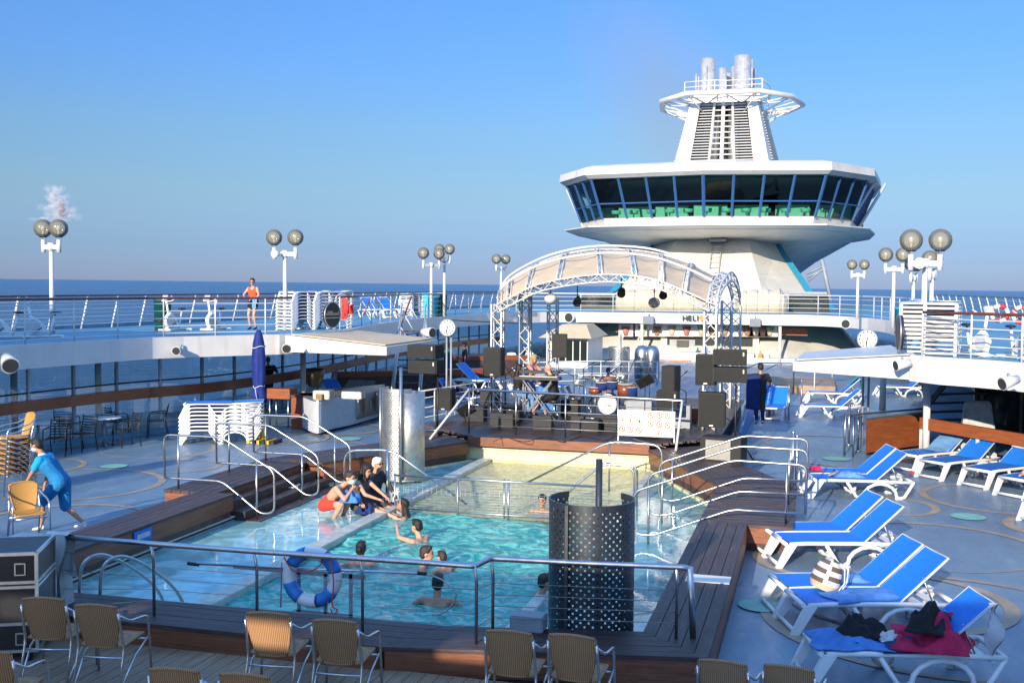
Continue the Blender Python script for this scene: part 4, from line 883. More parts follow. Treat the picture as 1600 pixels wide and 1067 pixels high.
bbox('plinth',1110,1238,592,600,62.0,.6,'white_paint')
bbox('canopy_board',962,1262,513,519,63.2,.2,'red_timber')
bbox('timber_cabinet',1027,1080,563,577,61.9,.4,'orange_wood')
for i,(px,c2) in enumerate(((978,(.55,.05,.06)),(1004,(.38,.36,.05)),(1027,(.36,.12,.06)),(1050,(.55,.33,.15)),(1073,(.35,.02,.05)),(1096,(.22,.26,.06)),(1133,(.4,.18,.05)),(1157,(.45,.33,.22)),(1168,(.22,.06,.05)),(1181,(.5,.42,.38)),(1192,(.28,.08,.06)),(1203,(.2,.34,.12)))):
    p=PY(px,516,63.0); nm='drink%d'%i; mm_=mat(nm,c2,.6,col2=(.75,.62,.5) if i%2 else (.5,.3,.2),vs_=4); t=thing('drink_poster',"small poster of a %s drink above the bar, %s"%(('red','green','brown','cream','crimson','olive','golden','pale','dark red','beige','rust','pale green')[i],('leftmost','second','third','fourth','fifth','sixth','first right of the truss','second right of the truss','third right of the truss','fourth right of the truss','beside the right column','rightmost')[i]),'poster',p,group='drink posters above the bar')
    mb=MB(); mb.box(p,(.85,.04,.72)); mb.build('board','sign_white',t); mb=MB(); q=p-V((0,.03,0)); mb.cyl(q-V((0,0,.3)),q+V((0,0,.22)),.12,.26,n=12); mb.build('picture',nm,t)
for k,(px,py,c) in enumerate(((1188,554,'orange_ink'),(1199,556,'sign_white'),(1124,550,'white_paint'),(1090,549,'green_bin'),(1104,549,'blue_towel'))):
    p=PY(px,py+8,62.0 if px>1150 else 62.3); t=thing('bottle',('orange bottle on the right end of the bar counter','white figurine bottle right of the orange one','white jug beside the hatch behind the truss','green bottle in the serving hatch','blue bottle in the serving hatch')[k],'bottle',p)
    mb=MB(); mb.lathe([(0,0),(.11,0),(.12,.22),(.09,.32),(.04,.38),(.04,.5),(0,.5)],p,12); mb.build('body',c,t)
for k,(px,) in enumerate(((1003,),(1018,))):
    p=PY(px,590,50); t=thing('beverage_dispenser','tall rounded steel drinks dispenser %s far cylinder'%('next to the' if k==0 else 'second right of the'),'dispenser',(p.x,50,0)); p.z=0
    mb=MB(); mb.lathe([(0,0),(.36,0),(.36,1.1),(.33,1.3),(.2,1.48),(0,1.52)],p,20); mb.build('body','chrome',t); mb=MB(); mb.tube([p+V((0,-.37,.5)),p+V((0,-.45,.5)),p+V((0,-.45,.35))],.03,6); mb.build('tap','black_plastic',t)
# covers on the gallery above the bar
for lab,px0,px1,py0,py1,Y in(('beige tarpaulin covered equipment left above the HELIOS fascia',965,1108,452,488,70),('beige tarpaulin covered equipment right of the truss above the fascia',1150,1231,452,494,68)):
    a=PY(px0,py1,Y);b=PY(px1,py0,Y); mb=MB(); Lx=b.x-a.x; rings=[]
    for i in range(15):
        x=a.x+Lx*i/14; e=min(1,min(i,14-i)/2.0*.35+.65); h=(b.z-ZU)*e*(.95+.05*math.sin(i*1.7)); rings.append([V((x,Y-1.2*e,ZU)),V((x,Y-1.25*e,ZU+h*.75)),V((x,Y-.8*e,ZU+h)),V((x,Y+.9*e,ZU+h)),V((x,Y+1.3*e,ZU+h*.7)),V((x,Y+1.2*e,ZU))])
    mb.loft(rings,sm=True); t=thing('covered_equipment',lab,'cover',(a.x,Y,ZU)); mb.build('tarpaulin','beige_tarp',t)
    for i in range(3,13,3): mb=MB(); mb.tube([p+V((0,-.03,.02)) for p in rings[i][:3]],.03,5); mb.build('strap','grey_cloth',t)
for lab,px0,px1,py0,py1 in(('dark glazed screen on the upper deck left of the beige cover',905,962,462,487),('dark glazed screen on the upper deck right of the beige cover',1232,1296,460,496)):
    a=PY(px0,py1,71);b=PY(px1,py0,71); t=thing('wind_screen',lab,'screen',(a.x,71,ZU)); mb=MB(); mb.bb((a.x,71,ZU),(b.x,71.2,b.z)); mb.build('panel','smoked_glass',t); mb=MB(); mb.bb((a.x,70.9,b.z),(b.x,71.3,b.z+.15)); mb.build('top_rail','grey_paint',t)
# floodlights on fascia
for lab,px,py in(('small floodlight on the HELIOS fascia above the red drink poster',1013,500),('small floodlight on the HELIOS fascia right of the truss',1180,504)):
    p=PY(px,py,61.1); t=thing('floodlight',lab,'floodlight',p); mb=MB(); mb.box(p,(.6,.3,.35),rx=.4); mb.build('housing','grey_paint',t); mb=MB(); mb.tube([p+V((0,.3,.3)),p+V((0,0,.1))],.05,6); mb.build('bracket','grey_paint',t)
def horn(lab,px,py,Y,d,r=.15,L=.32,mt_='white_paint',z=None):
    p=PY(px,py,Y); d=V(d).normalized(); t=thing('loudspeaker',lab,'loudspeaker',p); mb=MB(); mb.cyl(p-d*L/2,p+d*L/2,r*.62,r,n=20); mb.build('housing',mt_,t)
    mb=MB(); mb.cyl(p+d*(L/2+.003),p+d*(L/2+.01),r*.86,n=20); mb.build('mouth','dark_room',t); mb=MB(); mb.tube([p,p+V((0,.25,.12)) if Y<50 else p+V((0,.3,0))],.03,6); mb.build('bracket',mt_,t)
horn('round white loudspeaker on the left fascia before the blue parasol',276,547,26.3,(.5,-1,-.1),r=.12); horn('white loudspeaker under the left fascia beside the blue parasol',447,543,28.8,(.6,-1,-.2),r=.14)
horn('grey horn loudspeaker at the left photo edge under the fascia',13,565,20.9,(1,-.8,-.5),r=.2,L=.45,mt_='light_grey'); horn('white loudspeaker facing left on the right fascia end',1411,569,25.4,(-1,-.5,-.2),r=.12,L=.36)
horn('round white loudspeaker on the fascia left of the right clock',1323,506,47,(-.3,-1,0),r=.2); horn('round white loudspeaker on the far left fascia beside the canopy truss',892,496,61,(-.3,-1,0),r=.3,L=.5)
horn('grey loudspeaker cone at the right photo edge below the fascia',1578,596,22.6,(-1,-.6,-.3),r=.13,L=.36,mt_='light_grey'); horn('white trumpet loudspeaker left of the round clock',668,519,33,(1,-.5,-.05),r=.17,L=.45)
# clocks
def clock(lab,px,py,Y,r,hang,poles):
    p=PY(px,py,Y); t=thing('clock',lab,'clock',p); mb=MB(); mb.cyl(p+V((0,.09,0)),p-V((0,.03,0)),r,n=36); mb.build('case','white_paint',t)
    mb=MB(); mb.tube([p+V((r*math.cos(2*PI*k/36),-.03,r*math.sin(2*PI*k/36))) for k in range(36)],.018,6,closed=True); mb.build('rim','grey_paint',t)
    mb=MB(); mb.cyl(p-V((0,.031,0)),p-V((0,.034,0)),r*.95,n=36)
    for k in range(12): a=2*PI*k/12; mb.box(p+V((r*.8*math.sin(a),-.037,r*.8*math.cos(a))),(.03,.006,.05),mi=1,M=None)
    mb.build('dial',['clock_face','black_ink'],t)
    mb=MB()
    for a,L in((R(188),.72),(R(195),.5)): mb.tube([p+V((-.05*math.sin(a),-.045,-.05*math.cos(a))),p+V((r*L*math.sin(a),-.045,r*L*math.cos(a)))],.012,4)
    mb.build('hand','black_ink',t); mb=MB()
    if poles: 
        for dx in(-.07,.07): mb.cyl((p.x+dx,Y+.12,0),(p.x+dx,Y+.12,p.z-r+.1),.03,n=8)
    else: mb.tube([p+V((0,.08,0)),p+V((.1,.5,.35)),p+V((.1,1.0,.35))],.03,6)
    mb.build('pole','grey_paint',t)
clock('round white clock on twin poles left of the stage, hands at half past six',699.5,512,31,.245,0,True)
clock('round pale clock behind the right canopy, hands at half past six',1355,530,30,.245,0,True)
# ---------------------------------------------------------------- snack canopies
def canopy(name,lab,FL,FR,BR_,BL,top,bot,tm,depth):
    t=thing(name,lab,'awning',((FL[0]+FR[0])/2,FL[1],FL[2]))
    q=[V(p) for p in(FL,FR,BR_,BL)]; hs=depth; mb=MB(); mb.hexa([p+V((0,0,-hs[i])) for i,p in enumerate(q)],[p-V((0,0,.02)) for p in q]); mb.build('edge_beam','white_paint',t)
    c=(q[0]+q[1]+q[2]+q[3])/4; w_=[p.lerp(c,.07)+V((0,0,0)) for p in q]; mb=MB(); mb.hexa(w_,[p+V((0,0,.03)) for p in w_]); mb.build('roof_panel',tm,t); return t
P0=lambda px,py,z: PZ(px,py,z)
lcn=canopy('snack_canopy','large white edged canopy with tan cloth roof left of the stage',P0(446,523,2.74),P0(604,541,2.42),P0(684,530,2.42),P0(560,517,2.62),0,0,'canopy_cloth',(.5,.27,.2,.4))
pA=V((-15.6,31.8,2.5)); pB=P0(604,549,2.3)
mb=MB()
for s0,tt,q in(('SNACK & GRILL',.42,.17),): 
    mid=pA.lerp(pB,tt); dx=(pB-pA); ang=math.degrees(math.atan2(dx.y,dx.x)); 
cR=canopy('bar_canopy','white canopy with grey metal top projecting from the right gallery',P0(1239,564,2.42),(2.12,25.75,2.72),P0(1396,540,2.72),P0(1252,552,2.5),0,0,'light_grey',(.24,.55,.4,.2))
mb=MB(); q=V((-15.2,31.9,1.95)); 
# canopy posts
for lab,px,py,Y in(('slim white post at the front corner of the tan canopy',604,556,31),('grey post under the back corner of the tan canopy',684,540,35)):
    pass
# ---------------------------------------------------------------- side window walls and bulwark
m=bpy.data.materials.new('clear_glass'); m.use_nodes=True; MT['clear_glass']=m; n,l=nodes(m); n.remove(n['Principled BSDF'])
tr=n.new('ShaderNodeBsdfTransparent'); tr.inputs[0].default_value=(.80,.88,.90,1); gl=n.new('ShaderNodeBsdfGlossy'); gl.inputs['Roughness'].default_value=.03; x2=n.new('ShaderNodeMixShader'); x2.inputs[0].default_value=.05
l.new(tr.outputs[0],x2.inputs[1]); l.new(gl.outputs[0],x2.inputs[2]); l.new(x2.outputs[0],n['Material Output'].inputs[0])
WL=[(-19.3,14),(-19.0,20),(-18.75,23),(-18.2,26),(-17.3,28.5),(-17.0,32),(-17.2,37),(-18.0,44),(-18.2,52),(-17.6,60)]
WLs=[p for p in smoothline([(x,y,0) for x,y in WL],5)]
def windowwall(name,lab,pts,zr,side,ps=1.45,timber='red_timber'):
    t=thing(name,lab,'window wall',pts[0]); P2=[(p.x,p.y) for p in pts]
    mb=MB(); mb.ribbon(P2,0,.12,.25*side); mb.build('base_kerb','blue_deck_edge',t)
    mb=MB(); mb.ribbon(P2,.12,2.4,.012*side); mb.build('glass_pane','clear_glass',t)
    mb=MB(); mb.ribbon([(x-.03*side,y) for x,y in P2],zr-.17,zr+.12,.07*side); mb.build('timber_rail',timber,t)
    mb=MB(); mb.tube([V((x-.02*side,y,zr+.30)) for x,y in P2],.022,6); mb.build('grab_rail','black_plastic',t)
    for k,q in enumerate(resample([V((x,y,0)) for x,y in P2],ps)):
        mb=MB(); mb.box(q+V((0,0,1.25)),(.07,.09,2.35)); mb.build('mullion','grey_paint' if k%3 else 'light_grey',t)
    return t
windowwall('window_wall','curved glazed window wall with timber rail on the left side, sea behind',WLs,1.17,-1)
WR=[(7.2,30),(6.9,36),(6.6,44),(6.5,52),(5.8,60)]
windowwall('window_wall','glazed window wall with timber rail on the far right side',[p for p in smoothline([(x,y,0) for x,y in WR],4)],.86,1)
# ================================================================ furniture
# ---- sun lounger: local x from foot (0) to head (1.95), y across +-.34
def make_lounger(back=42,sling='blue_sling',name='sun_lounger',q=1.0):
    t=thing(name,'x','sun lounger',(0,0,0),world=False); H=.36
    for s_ in(-1,1):
        y=s_*.33; mb=MB()
        # side rail
        mb.tube([(0.06,y,H),(.3,y,H+.01),(1.3,y,H),(1.93,y,H-.02)],.032*q,6,sy=1.0)
        mb.build('side_rail','white_plastic',t)
        mb=MB(); 
        # V strut and arch as one moulded panel
        mb.tube([(.62,y,H-.02),(.80,y,.06),(.90,y,.02)],.03*q,6); mb.tube([(.88,y,.02),(.96,y,.07)]+[(1.28-.33*math.cos(a),y,.05+.26*math.sin(a)) for a in [PI*k/8 for k in range(1,8)]]+[(1.60,y,.07),(1.66,y,.02)],.032*q,6)
        mb.tube([(1.64,y,.02),(1.76,y,.04),(1.93,y,H-.03)],.032*q,6); mb.tube([(.86,y,.012),(.99,y,.012)],.026,6); mb.tube([(1.58,y,.012),(1.73,y,.012)],.026,6); mb.build('side_frame','white_plastic',t)
        mb=MB(); L=[(0.02,y,H),(-.12,y+.0,.02)]; mb.loft([[V((.02,y-.035,H)),V((.16,y-.035,H-.01)),V((.16,y+.035,H-.01)),V((.02,y+.035,H))],[V((-.16,y-.03,.0)),V((-.06,y-.03,.0)),V((-.06,y+.03,.0)),V((-.16,y+.03,.0))]]); mb.build('leg','white_plastic',t)
    for pa,pb,r_ in (((0.0,-.33,H+.005),(0.0,.33,H+.005),.032),((-.1,-.33,.05),(-.1,.33,.05),.028),((1.93,-.33,H-.02),(1.93,.33,H-.02),.032),((1.3,-.33,H-.03),(1.3,.33,H-.03),.02)):
        mb=MB(); mb.tube([pa,pb],r_,6); mb.build('cross_bar','white_plastic',t)
    for x in(1.5,1.72): mb=MB(); mb.bb((x-.055,-.32,H-.05),(x+.055,.32,H-.03)); mb.build('slat','white_plastic',t)
    # sling bed
    mb=MB(); P=[[V((.04+1.16*i/10,-.318+.636*j/6,H+.034-.018*math.sin(PI*j/6)*math.sin(PI*i/10))) for j in range(7)] for i in range(11)]
    mb.grid(P); mb.grid([[p-V((0,0,.008)) for p in r] for r in P]); mb.build('seat_sling',sling,t)
    ca,sa=math.cos(R(back)),math.sin(R(back)); B0=V((1.2,0,H+.03)); 
    mb=MB(); P=[[B0+V((ca*.80*i/8,-.322+.644*j/6,sa*.80*i/8)) + V((sa,0,-ca))*.016*math.sin(PI*j/6) for j in range(7)] for i in range(9)]
    mb.grid(P); mb.grid([[p+V((.006,0,-.006)) for p in r] for r in P]); mb.build('backrest_sling',sling,t)
    mb=MB(); e=B0+V((ca*.8,0,sa*.8))
    mb.tube([p_+V((sa*.014,0,-ca*.014)) for p_ in (B0+V((0,-.31,0)),e+V((0,-.31,0)),e+V((0,.31,0)),B0+V((0,.31,0)))],.014,6); mb.build('backrest_frame','white_plastic',t)
    if back>12:
        m_=B0+V((ca*.42,0,sa*.42))
        for s_ in(-1,1): mb=MB(); mb.tube([m_+V((0,s_*.25,0)),V((1.2+ca*.42+.14,s_*.25,H-.02))],.010,5); mb.build('support_rod','steel',t)
    return t
LG='blue and white sun loungers on the deck'
lp=make_lounger(42)
def lounger_at(px,py,ang,label,first=False,src=None,z=0,p=None):
    p=p or PZ(px,py,z); o=(src or lp) if first else dup(src or lp); o.location=p; o.rotation_euler.z=R(ang); o['label']=label; o['group']=LG; return o
LD={}
a=22
def perp(p,ang,d): return p+V((-math.sin(R(ang)),math.cos(R(ang)),0))*d
_rl=random.Random(21)
def place(key,p,ang,label,first=False): LD[key]=lounger_at(0,0,ang+_rl.uniform(-1.6,1.6),label,first,p=p); return LD[key]
b0=PZ(1203,886,0); b0=b0+V((.12,.33,0))
place('A1',b0,20,'empty front lounger of the upper pair beside the near bench end, fully lit',True)
place('A2',perp(b0,20,.72),20,'empty rear lounger of the pair beside the near bench end')
c0=PZ(1224,990,0)+V((.12,.33,0)); place('B1',c0,19,'lounger with striped bag and draped blue towel, front of the middle pair')
place('B2',perp(c0,19,.72),19,'rear lounger of the middle pair with pale towel against its back')
d0=PZ(1250,1072,0)+V((.12,.33,0)); place('C1',d0,16,'nearest lounger heaped with crimson jacket and black clothes')
e0=PZ(1258,778,0)+V((.12,.33,0)); place('D1',e0,13,'front lounger of the upper right pair beside the stair rails')
place('D2',perp(e0,13,.74),13,'lounger with towel, sandals and red cloth behind its neighbour')
le=make_lounger(34); le['label']='x'
for k,(px,py,lab) in enumerate(((1400,735,'lounger covered with a pale blue towel beside the timber counter'),(1442,748,'empty blue lounger right of the towel covered one, before the timber rail'),(1510,761,'blue lounger with white towel over its back, left of the sunbather'),(1567,777,'lounger at the right edge with bare legs lying on it'))):
    p=PZ(px,py,0)+V((.2,.12,0)); LD['E%d'%k]=lounger_at(0,0,46,lab,k==0,le,p=p)
place('F1',PZ(1592,818,0)+V((.35,.15,0)),40,'white lounger foot end showing at the right photo edge')
# far loungers on the right
place('G1',PZ(1253,650,0),8,'far lounger behind steel posts on the right deck, front one')
place('G2',PZ(1262,628,0),8,'far lounger with teal towel over its raised back')
place('H1',PZ(1180,652,0),85,'blue lounger seen end on right of the loudspeaker stack, left one'); place('H2',PZ(1206,656,0),85,'blue lounger seen end on right of the loudspeaker stack, right one')
place('G3',PZ(1372,618,0),10,'partly hidden white lounger under the right canopy')
for k,(px,py,ag) in enumerate(((790,612,170),(885,620,175),(560,640,150),(905,598,10))): place('K%d'%k,PZ(px,py,.55 if px in(790,885) else 0),ag,('blue lounger behind the keyboard player on the left','blue lounger seen behind the drum kit','lounger in the shade beyond the grey counter','far blue lounger between stage and bar')[k])
# ---- lounger stacks
def stack(label,loc,rz,n,group,top_blue=False,flat=None,dz=.085):
    for k in range(n):
        o=dup(flat,loc=(loc[0],loc[1],loc[2]+k*dz),rz=rz); o['group']=group
        o['label']=('%s, topmost one'%label) if k==n-1 else ('%s, lowest one'%label if k==0 else '%s, one of the middle ones'%label)
fl=make_lounger(2,'blue_sling','stacked_lounger',.68); fl['group']='x'
p=PZ(268,697,0)
SG='stacked white loungers by the left windows'
fl.location=p; 
a=PZ(272,694,0); b=PZ(390,692,0); ang=math.atan2(b.y-a.y,b.x-a.x)
def stackset(label,base,rz,n,group,dz=.098,first=False):
    for k in range(n):
        o=fl if (first and k==0) else dup(fl); o.location=(base[0],base[1],base[2]+k*dz); o.rotation_euler.z=rz; o['group']=group
        o['label']=label+(', topmost lounger of the stack' if k==n-1 else ', lowest lounger of the stack' if k==0 else ', one of the middle loungers')
stackset('white loungers stacked by the blue parasol',a+V((.15,.33,0)),ang,8,SG,first=True)
# stacks on the gallery
for i,(px,py,Y,lab,n,rz) in enumerate(((428,523,31.6,'left white stack on left gallery',9,0),(464,521,32.6,'right white stack on left gallery',9,0))):
    p=PY(px,py,Y); stackset(lab,(p.x,Y+.9,ZU),R(75),n,'white lounger stacks on the upper gallery',.11)
for i,(px,Y,lab) in enumerate(((630,50,'far white stack on gallery behind red stair rail'),(654,51,'far white stack on gallery beside cyan board'),(1433,26.5,'first white stack on right gallery'),(1472,25.8,'second white stack on right gallery'))):
    p=PY(px,520,Y); stackset(lab,(p.x,Y+.4,ZU),R(80),9 if i>1 else 8,'white lounger stacks on the upper gallery',.10)
for k,(px,Y) in enumerate(((578,47),(604,48.5))):
    p=PY(px,500,Y); lounger_at(0,0,150,('blue lounger on the left gallery right of the red jackets','blue lounger on the left gallery beside the far stack')[k],p=V((p.x+1.2,Y-.6,ZU)))
# ---- wicker chair: faces +Y locally, seat .44, back at y=-.25
def make_chair(wk='wicker',name='wicker_chair'):
    t=thing(name,'x','chair',(0,0,0),world=False)
    for s_ in(-1,1):
        x=s_*.235; mb=MB(); mb.tube(rnd([(x*1.02,-.36,0),(x*1.0,-.22,.42),(x*.98,-.27,.62),(x*.95,-.32,.80)],.08,3),.0135,8); mb.build('rear_leg','aluminium',t)
        mb=MB(); mb.tube(rnd([(x*1.22,.27,0),(x*1.16,.23,.62),(x*1.2,.02,.66),(x*1.16,-.18,.68),(x*.97,-.3,.77)],.09,4),.0135,8); mb.build('arm_and_front_leg','aluminium',t)
        mb=MB(); mb.tube([(x*1.02,-.33,.02),(x*1.13,-.05,.30),(x*1.17,.22,.40)],.011,6); mb.build('side_brace','aluminium',t)
    mb=MB(); mb.tube([(-.235,-.245,.33),(.235,-.245,.33)],.011,6); mb.build('rear_cross_bar','aluminium',t); mb=MB(); mb.tube([(-.26,.22,.38),(.26,.22,.38)],.011,6); mb.build('front_cross_bar','aluminium',t)
    mb=MB(); P=[]
    for i in range(9):
        v=i/8; z=.43+.42*v; w_=.150+.062*math.sin(PI*.5*min(1,v*1.05)); y=-.215-.115*v
        P.append([V((-w_+2*w_*j/10,y-.035*(1-((j-5)/5)**2),z+(.03*(1-((j-5)/5)**2) if i==8 else 0))) for j in range(11)])
    mb.grid(P); mb.grid([[p+V((0,.018,0)) for p in r] for r in P]); mb.tube([p+V((0,.009,.004)) for p in P[8]],.016,6); mb.tube([r[0]+V((0,.009,0)) for r in P],.013,6); mb.tube([r[10]+V((0,.009,0)) for r in P],.013,6); mb.tube([p+V((0,.009,0)) for p in P[0]],.013,6); mb.build('backrest',wk,t)
    mb=MB(); P=[[V((-.215+.43*j/8,-.2+.43*i/8,.445-.02*math.sin(PI*i/8)*math.sin(PI*j/8))) for j in range(9)] for i in range(9)]
    mb.grid(P); mb.grid([[p-V((0,0,.03)) for p in r] for r in P]); per=[P[0][j] for j in range(9)]+[P[i][8] for i in range(1,9)]+[P[8][j] for j in range(7,-1,-1)]+[P[i][0] for i in range(7,0,-1)]
    mb.tube([p-V((0,0,.012)) for p in per],.018,6,closed=True); mb.build('seat',wk,t); return t
ch=make_chair(); CG='wicker chairs in the foreground'; firstc=[True]
def chair_at(px,py,z,rz,label,src=None,p=None,grp=CG):
    s=src or ch; o=s if s.get('label')=='x' else dup(s); o.location=p if p is not None else PZ(px,py,z); o.rotation_euler.z=R(rz); o['label']=label; o['group']=grp; return o
# px,py: midpoint between the rear feet
chair_at(92,1051,.2,14,'wicker chair nearest the flight case, its back partly sunlit')
chair_at(176,1064,.2,9,'wicker chair second from the left, in line before the pool rail')
chair_at(437,1078,.2,8,'left chair of the middle pair before the lifebuoy')
chair_at(540,1092,.2,6,'right chair of the middle pair, sun patch low on its back')
chair_at(807,1112,.2,2,'left chair of the pair before the dark shower cylinder')
chair_at(905,1120,.2,-1,'right chair of the pair before the dark shower cylinder')
chair_at(1135,1160,.0,-4,'left chair of the pair standing on the blue deck')
chair_at(1237,1170,.0,-6,'right chair of the pair standing on the blue deck')
chair_at(10,1150,.2,14,'wicker chair cut off at the bottom left corner')
chair_at(300,1182,.2,8,'left of two chairs cut off at the bottom edge')
chair_at(408,1192,.2,6,'right of two chairs cut off at the bottom edge')
cy=make_chair('wicker_yellow'); 
STK='stacked yellow wicker chairs at the left edge'
sp=PZ(20,770,0)
for k in range(8):
    chair_at(0,0,0,150,'yellow wicker chair in the tall stack at the left edge, %s'%('lowest' if k==0 else 'topmost' if k==7 else 'between lowest and topmost'),src=cy,p=V((sp.x+.035*k,sp.y-.03*k,.105*k)),grp=STK)
pc=PZ(38,845,0); 
chair_at(0,0,0,-128,'yellow wicker chair pushed by the man in blue',src=cy,p=V((pc.x+.12,pc.y-.05,.05)),grp='yellow chairs beside the man in blue')
# dark slatted chairs and table by the window
def make_dark_chair():
    t=thing('slat_chair','x','chair',(0,0,0),world=False)
    for s_ in(-1,1):
        x=s_*.24; mb=MB(); mb.tube([(x,-.28,0),(x,-.2,.45),(x,-.3,.88)],.014,6); mb.build('rear_leg','black_plastic',t); mb=MB(); mb.tube(rnd([(x*1.1,.25,0),(x*1.1,.22,.66),(x*1.1,-.24,.68)],.1,3),.014,6); mb.build('front_leg','black_plastic',t)
    mb=MB()
    for k in range(6): mb.tube([(-.24,-.21-.016*k,.5+.065*k),(.24,-.21-.016*k,.5+.065*k)],.014,5)
    mb.build('back_slats','black_plastic',t); mb=MB()
    for k in range(7): mb.box((0,-.17+.06*k,.44),(.46,.045,.015))
    mb.build('seat_slats','black_plastic',t); return t
dc=make_dark_chair(); 
for k,(px,py,rz,lab) in enumerate(((90,712,200,'dark slatted chair nearest the yellow chair stack by the window'),(128,704,170,'dark slatted chair in the shade left of the white column'),(198,697,150,'dark slatted chair right of the white column'),(246,682,120,'dark chair in shade left of the stacked loungers'),(105,690,20,'dark slatted chair behind the round table'),(180,683,-20,'dark slatted chair against the window wall'))):
    chair_at(px,py,0,rz,lab,src=dc,grp='dark slatted chairs by the window wall')
def table(lab,p,r=.42,h=.73):
    t=thing('round_table',lab,'table',p); mb=MB(); mb.lathe([(0,h-.02),(r,h-.02),(r+.01,h-.01),(r,h),(0,h)],p,28); mb.build('table_top','white_plastic',t); mb=MB(); mb.cyl(p,p+V((0,0,h-.02)),.035,n=10); mb.build('pedestal','grey_paint',t)
    mb=MB()
    for k in range(4): a=PI/4+k*PI/2; mb.tube([p+V((0,0,.12)),p+V((.3*math.cos(a),.3*math.sin(a),.015))],.018,6)
    mb.build('foot','grey_paint',t)
table('round white table with dark chairs by the left window',PZ(163,696,0)); table('round white table near the left edge behind the yellow chairs',PZ(60,705,0))
# closed blue parasol
p=PY(405,660,26.6); p.z=0; t=thing('parasol','closed royal blue parasol tied with white cord beside the lounger stack','parasol',p)
mb=MB(); rings=[]; 
for z,r_ in((.98,.20),(1.05,.17),(1.3,.13),(1.45,.155),(1.9,.17),(2.25,.15),(2.45,.11),(2.58,.05)):
    z=(z-.13)*1.17+.1; rings.append([V((p.x+(r_*(1+.22*math.cos(k*PI*.5*1.0+z)) if k%2 else r_*.78)*math.cos(2*PI*k/20),p.y+(r_*(1+.22*math.cos(k*PI*.5+z)) if k%2 else r_*.78)*math.sin(2*PI*k/20),z+(.09*math.sin(k*1.3) if z<.9 else 0))) for k in range(20)])
mb.loft(rings,sm=True); mb.build('folded_canopy','umbrella_blue',t); mb=MB(); mb.cyl(p,p+V((0,0,3.02)),.025,n=8); mb.build('pole','aluminium',t)
mb=MB()
for z,r_ in((1.42,.15),(2.5,.18)): mb.tube([p+V((r_*math.cos(2*PI*k/16),r_*math.sin(2*PI*k/16),z+.03*math.sin(k))) for k in range(16)],.012,5,closed=True)
mb.tube([p+V((-.03,-.17,1.4)),p+V((.02,-.2,1.22)),p+V((.05,-.19,1.08))],.01,5); mb.build('tie_cord','white_cloth',t)
mb=MB(); mb.lathe([(0,0),(.24,0),(.24,.06),(.05,.1),(0,.1)],p,20); mb.build('base','grey_paint',t)
# yellow post and wet floor pads
p=PZ(411,692,0); t=thing('yellow_post','yellow and black striped floor pad with short yellow post by the parasol','floor pad',p)
mb=MB(); mb.box(p+V((-.12,.15,.45)),(.1,.1,.9)); mb.build('post','yellow_paint',t); mb=MB()
for k in range(6): mb.box(p+V((-.3+.14*k,0,.05)),(.07,.5,.10),mi=k%2)
mb.build('pad',['yellow_paint','black_plastic'],t)
# flight case
t=thing('flight_case','black flight case with metal edging and catches at the left photo edge','flight case',(-9.9,10.2,.2))
Z0=.34; fc=PZ(54,930,.62); X1=PY(56,830,9.55).x; Y0=9.55; tops=[PY(0,822,9.55).z]
X0=X1-1.3; Y1=Y0+.75; zt=1.42; 
M_=Matrix.Translation(V((X1,Y0,0)))@Matrix.Rotation(R(26),4,'Z')
def L(x,y,z): return M_@V((x,y,z))
def lbox(mb,a,b,mi=0): a=V(a);b=V(b); mb.box((a+b)/2,[abs(k) for k in(b-a)],mi,M=M_)
mb=MB(); lbox(mb,(-1.25,0,.32),(0,.8,1.02)); mb.build('lower_body','case_black',t); mb=MB(); lbox(mb,(-1.25,0,1.03),(0,.8,1.36)); mb.build('lid','case_black',t)
mb=MB()
for z in(.33,.62,1.01,1.06,1.36): lbox(mb,(-1.26,-.012,z-.016),(.012,.014,z+.016)); lbox(mb,(-.014,-.012,z-.016),(.012,.81,z+.016))
for y in(0,.8): lbox(mb,(-.016,y-.016,.32),(.016,y+.016,1.37))
lbox(mb,(-1.26,.78,1.35),(.01,.812,1.372)); mb.build('metal_edging','aluminium',t)
for k,(x,z) in enumerate(((-.16,1.2),(-.5,1.2),(-.85,1.2),(-.16,.46),(-.5,.46),(-.85,.46))):
    mb=MB(); lbox(mb,(x-.055,-.016,z-.065),(x+.055,-.002,z+.065)); lbox(mb,(x-.042,-.022,z-.052),(x+.042,-.014,z+.052),1); mb.build('catch',['aluminium','case_black'],t)
for x,y in((-.1,.1),(-1.15,.1),(-.1,.7)): mb=MB(); mb.cyl(L(x-.02,y,.24),L(x+.02,y,.24),.055,n=12); mb.cyl(L(x,y,.26),L(x,y,.33),.02,n=6,mi=1); mb.build('caster_wheel',['rubber','aluminium'],t)
# towel over the end of the near railing
t0=V(top[0]); mb=MB(); P=[]
for i in range(15):
    v=i/14; row=[]
    for j in range(9):
        u=j/8-.5; wv=.03*math.sin(u*9+v*4)*min(1,v*3); x=t0.x-.02+u*.28*(1-.35*math.sin(v*2.6))+.02*math.sin(v*7); z=t0.z+.04-v*.82+.05*u*math.sin(3*v); row.append(V((x,t0.y-.05-wv-.02*v,z)))
    P.append(row)
mb.grid(P); mb.grid([[p+V((0,.02,0)) for p in r] for r in P]); P=[]
for i in range(10): v=i/9; P.append([V((t0.x+.06+(j/6-.5)*.24*(1-.2*v),t0.y+.05+.05*v+.025*math.sin(j*1.4+v*5),t0.z+.04-v*.5-.06*abs(j/6-.5))) for j in range(7)])
mb.grid(P); mb.grid([[V((t0.x-.14+.3*j/6,t0.y-.06+.13*i/4,t0.z+.035+.02*math.sin(PI*i/4))) for j in range(7)] for i in range(5)])
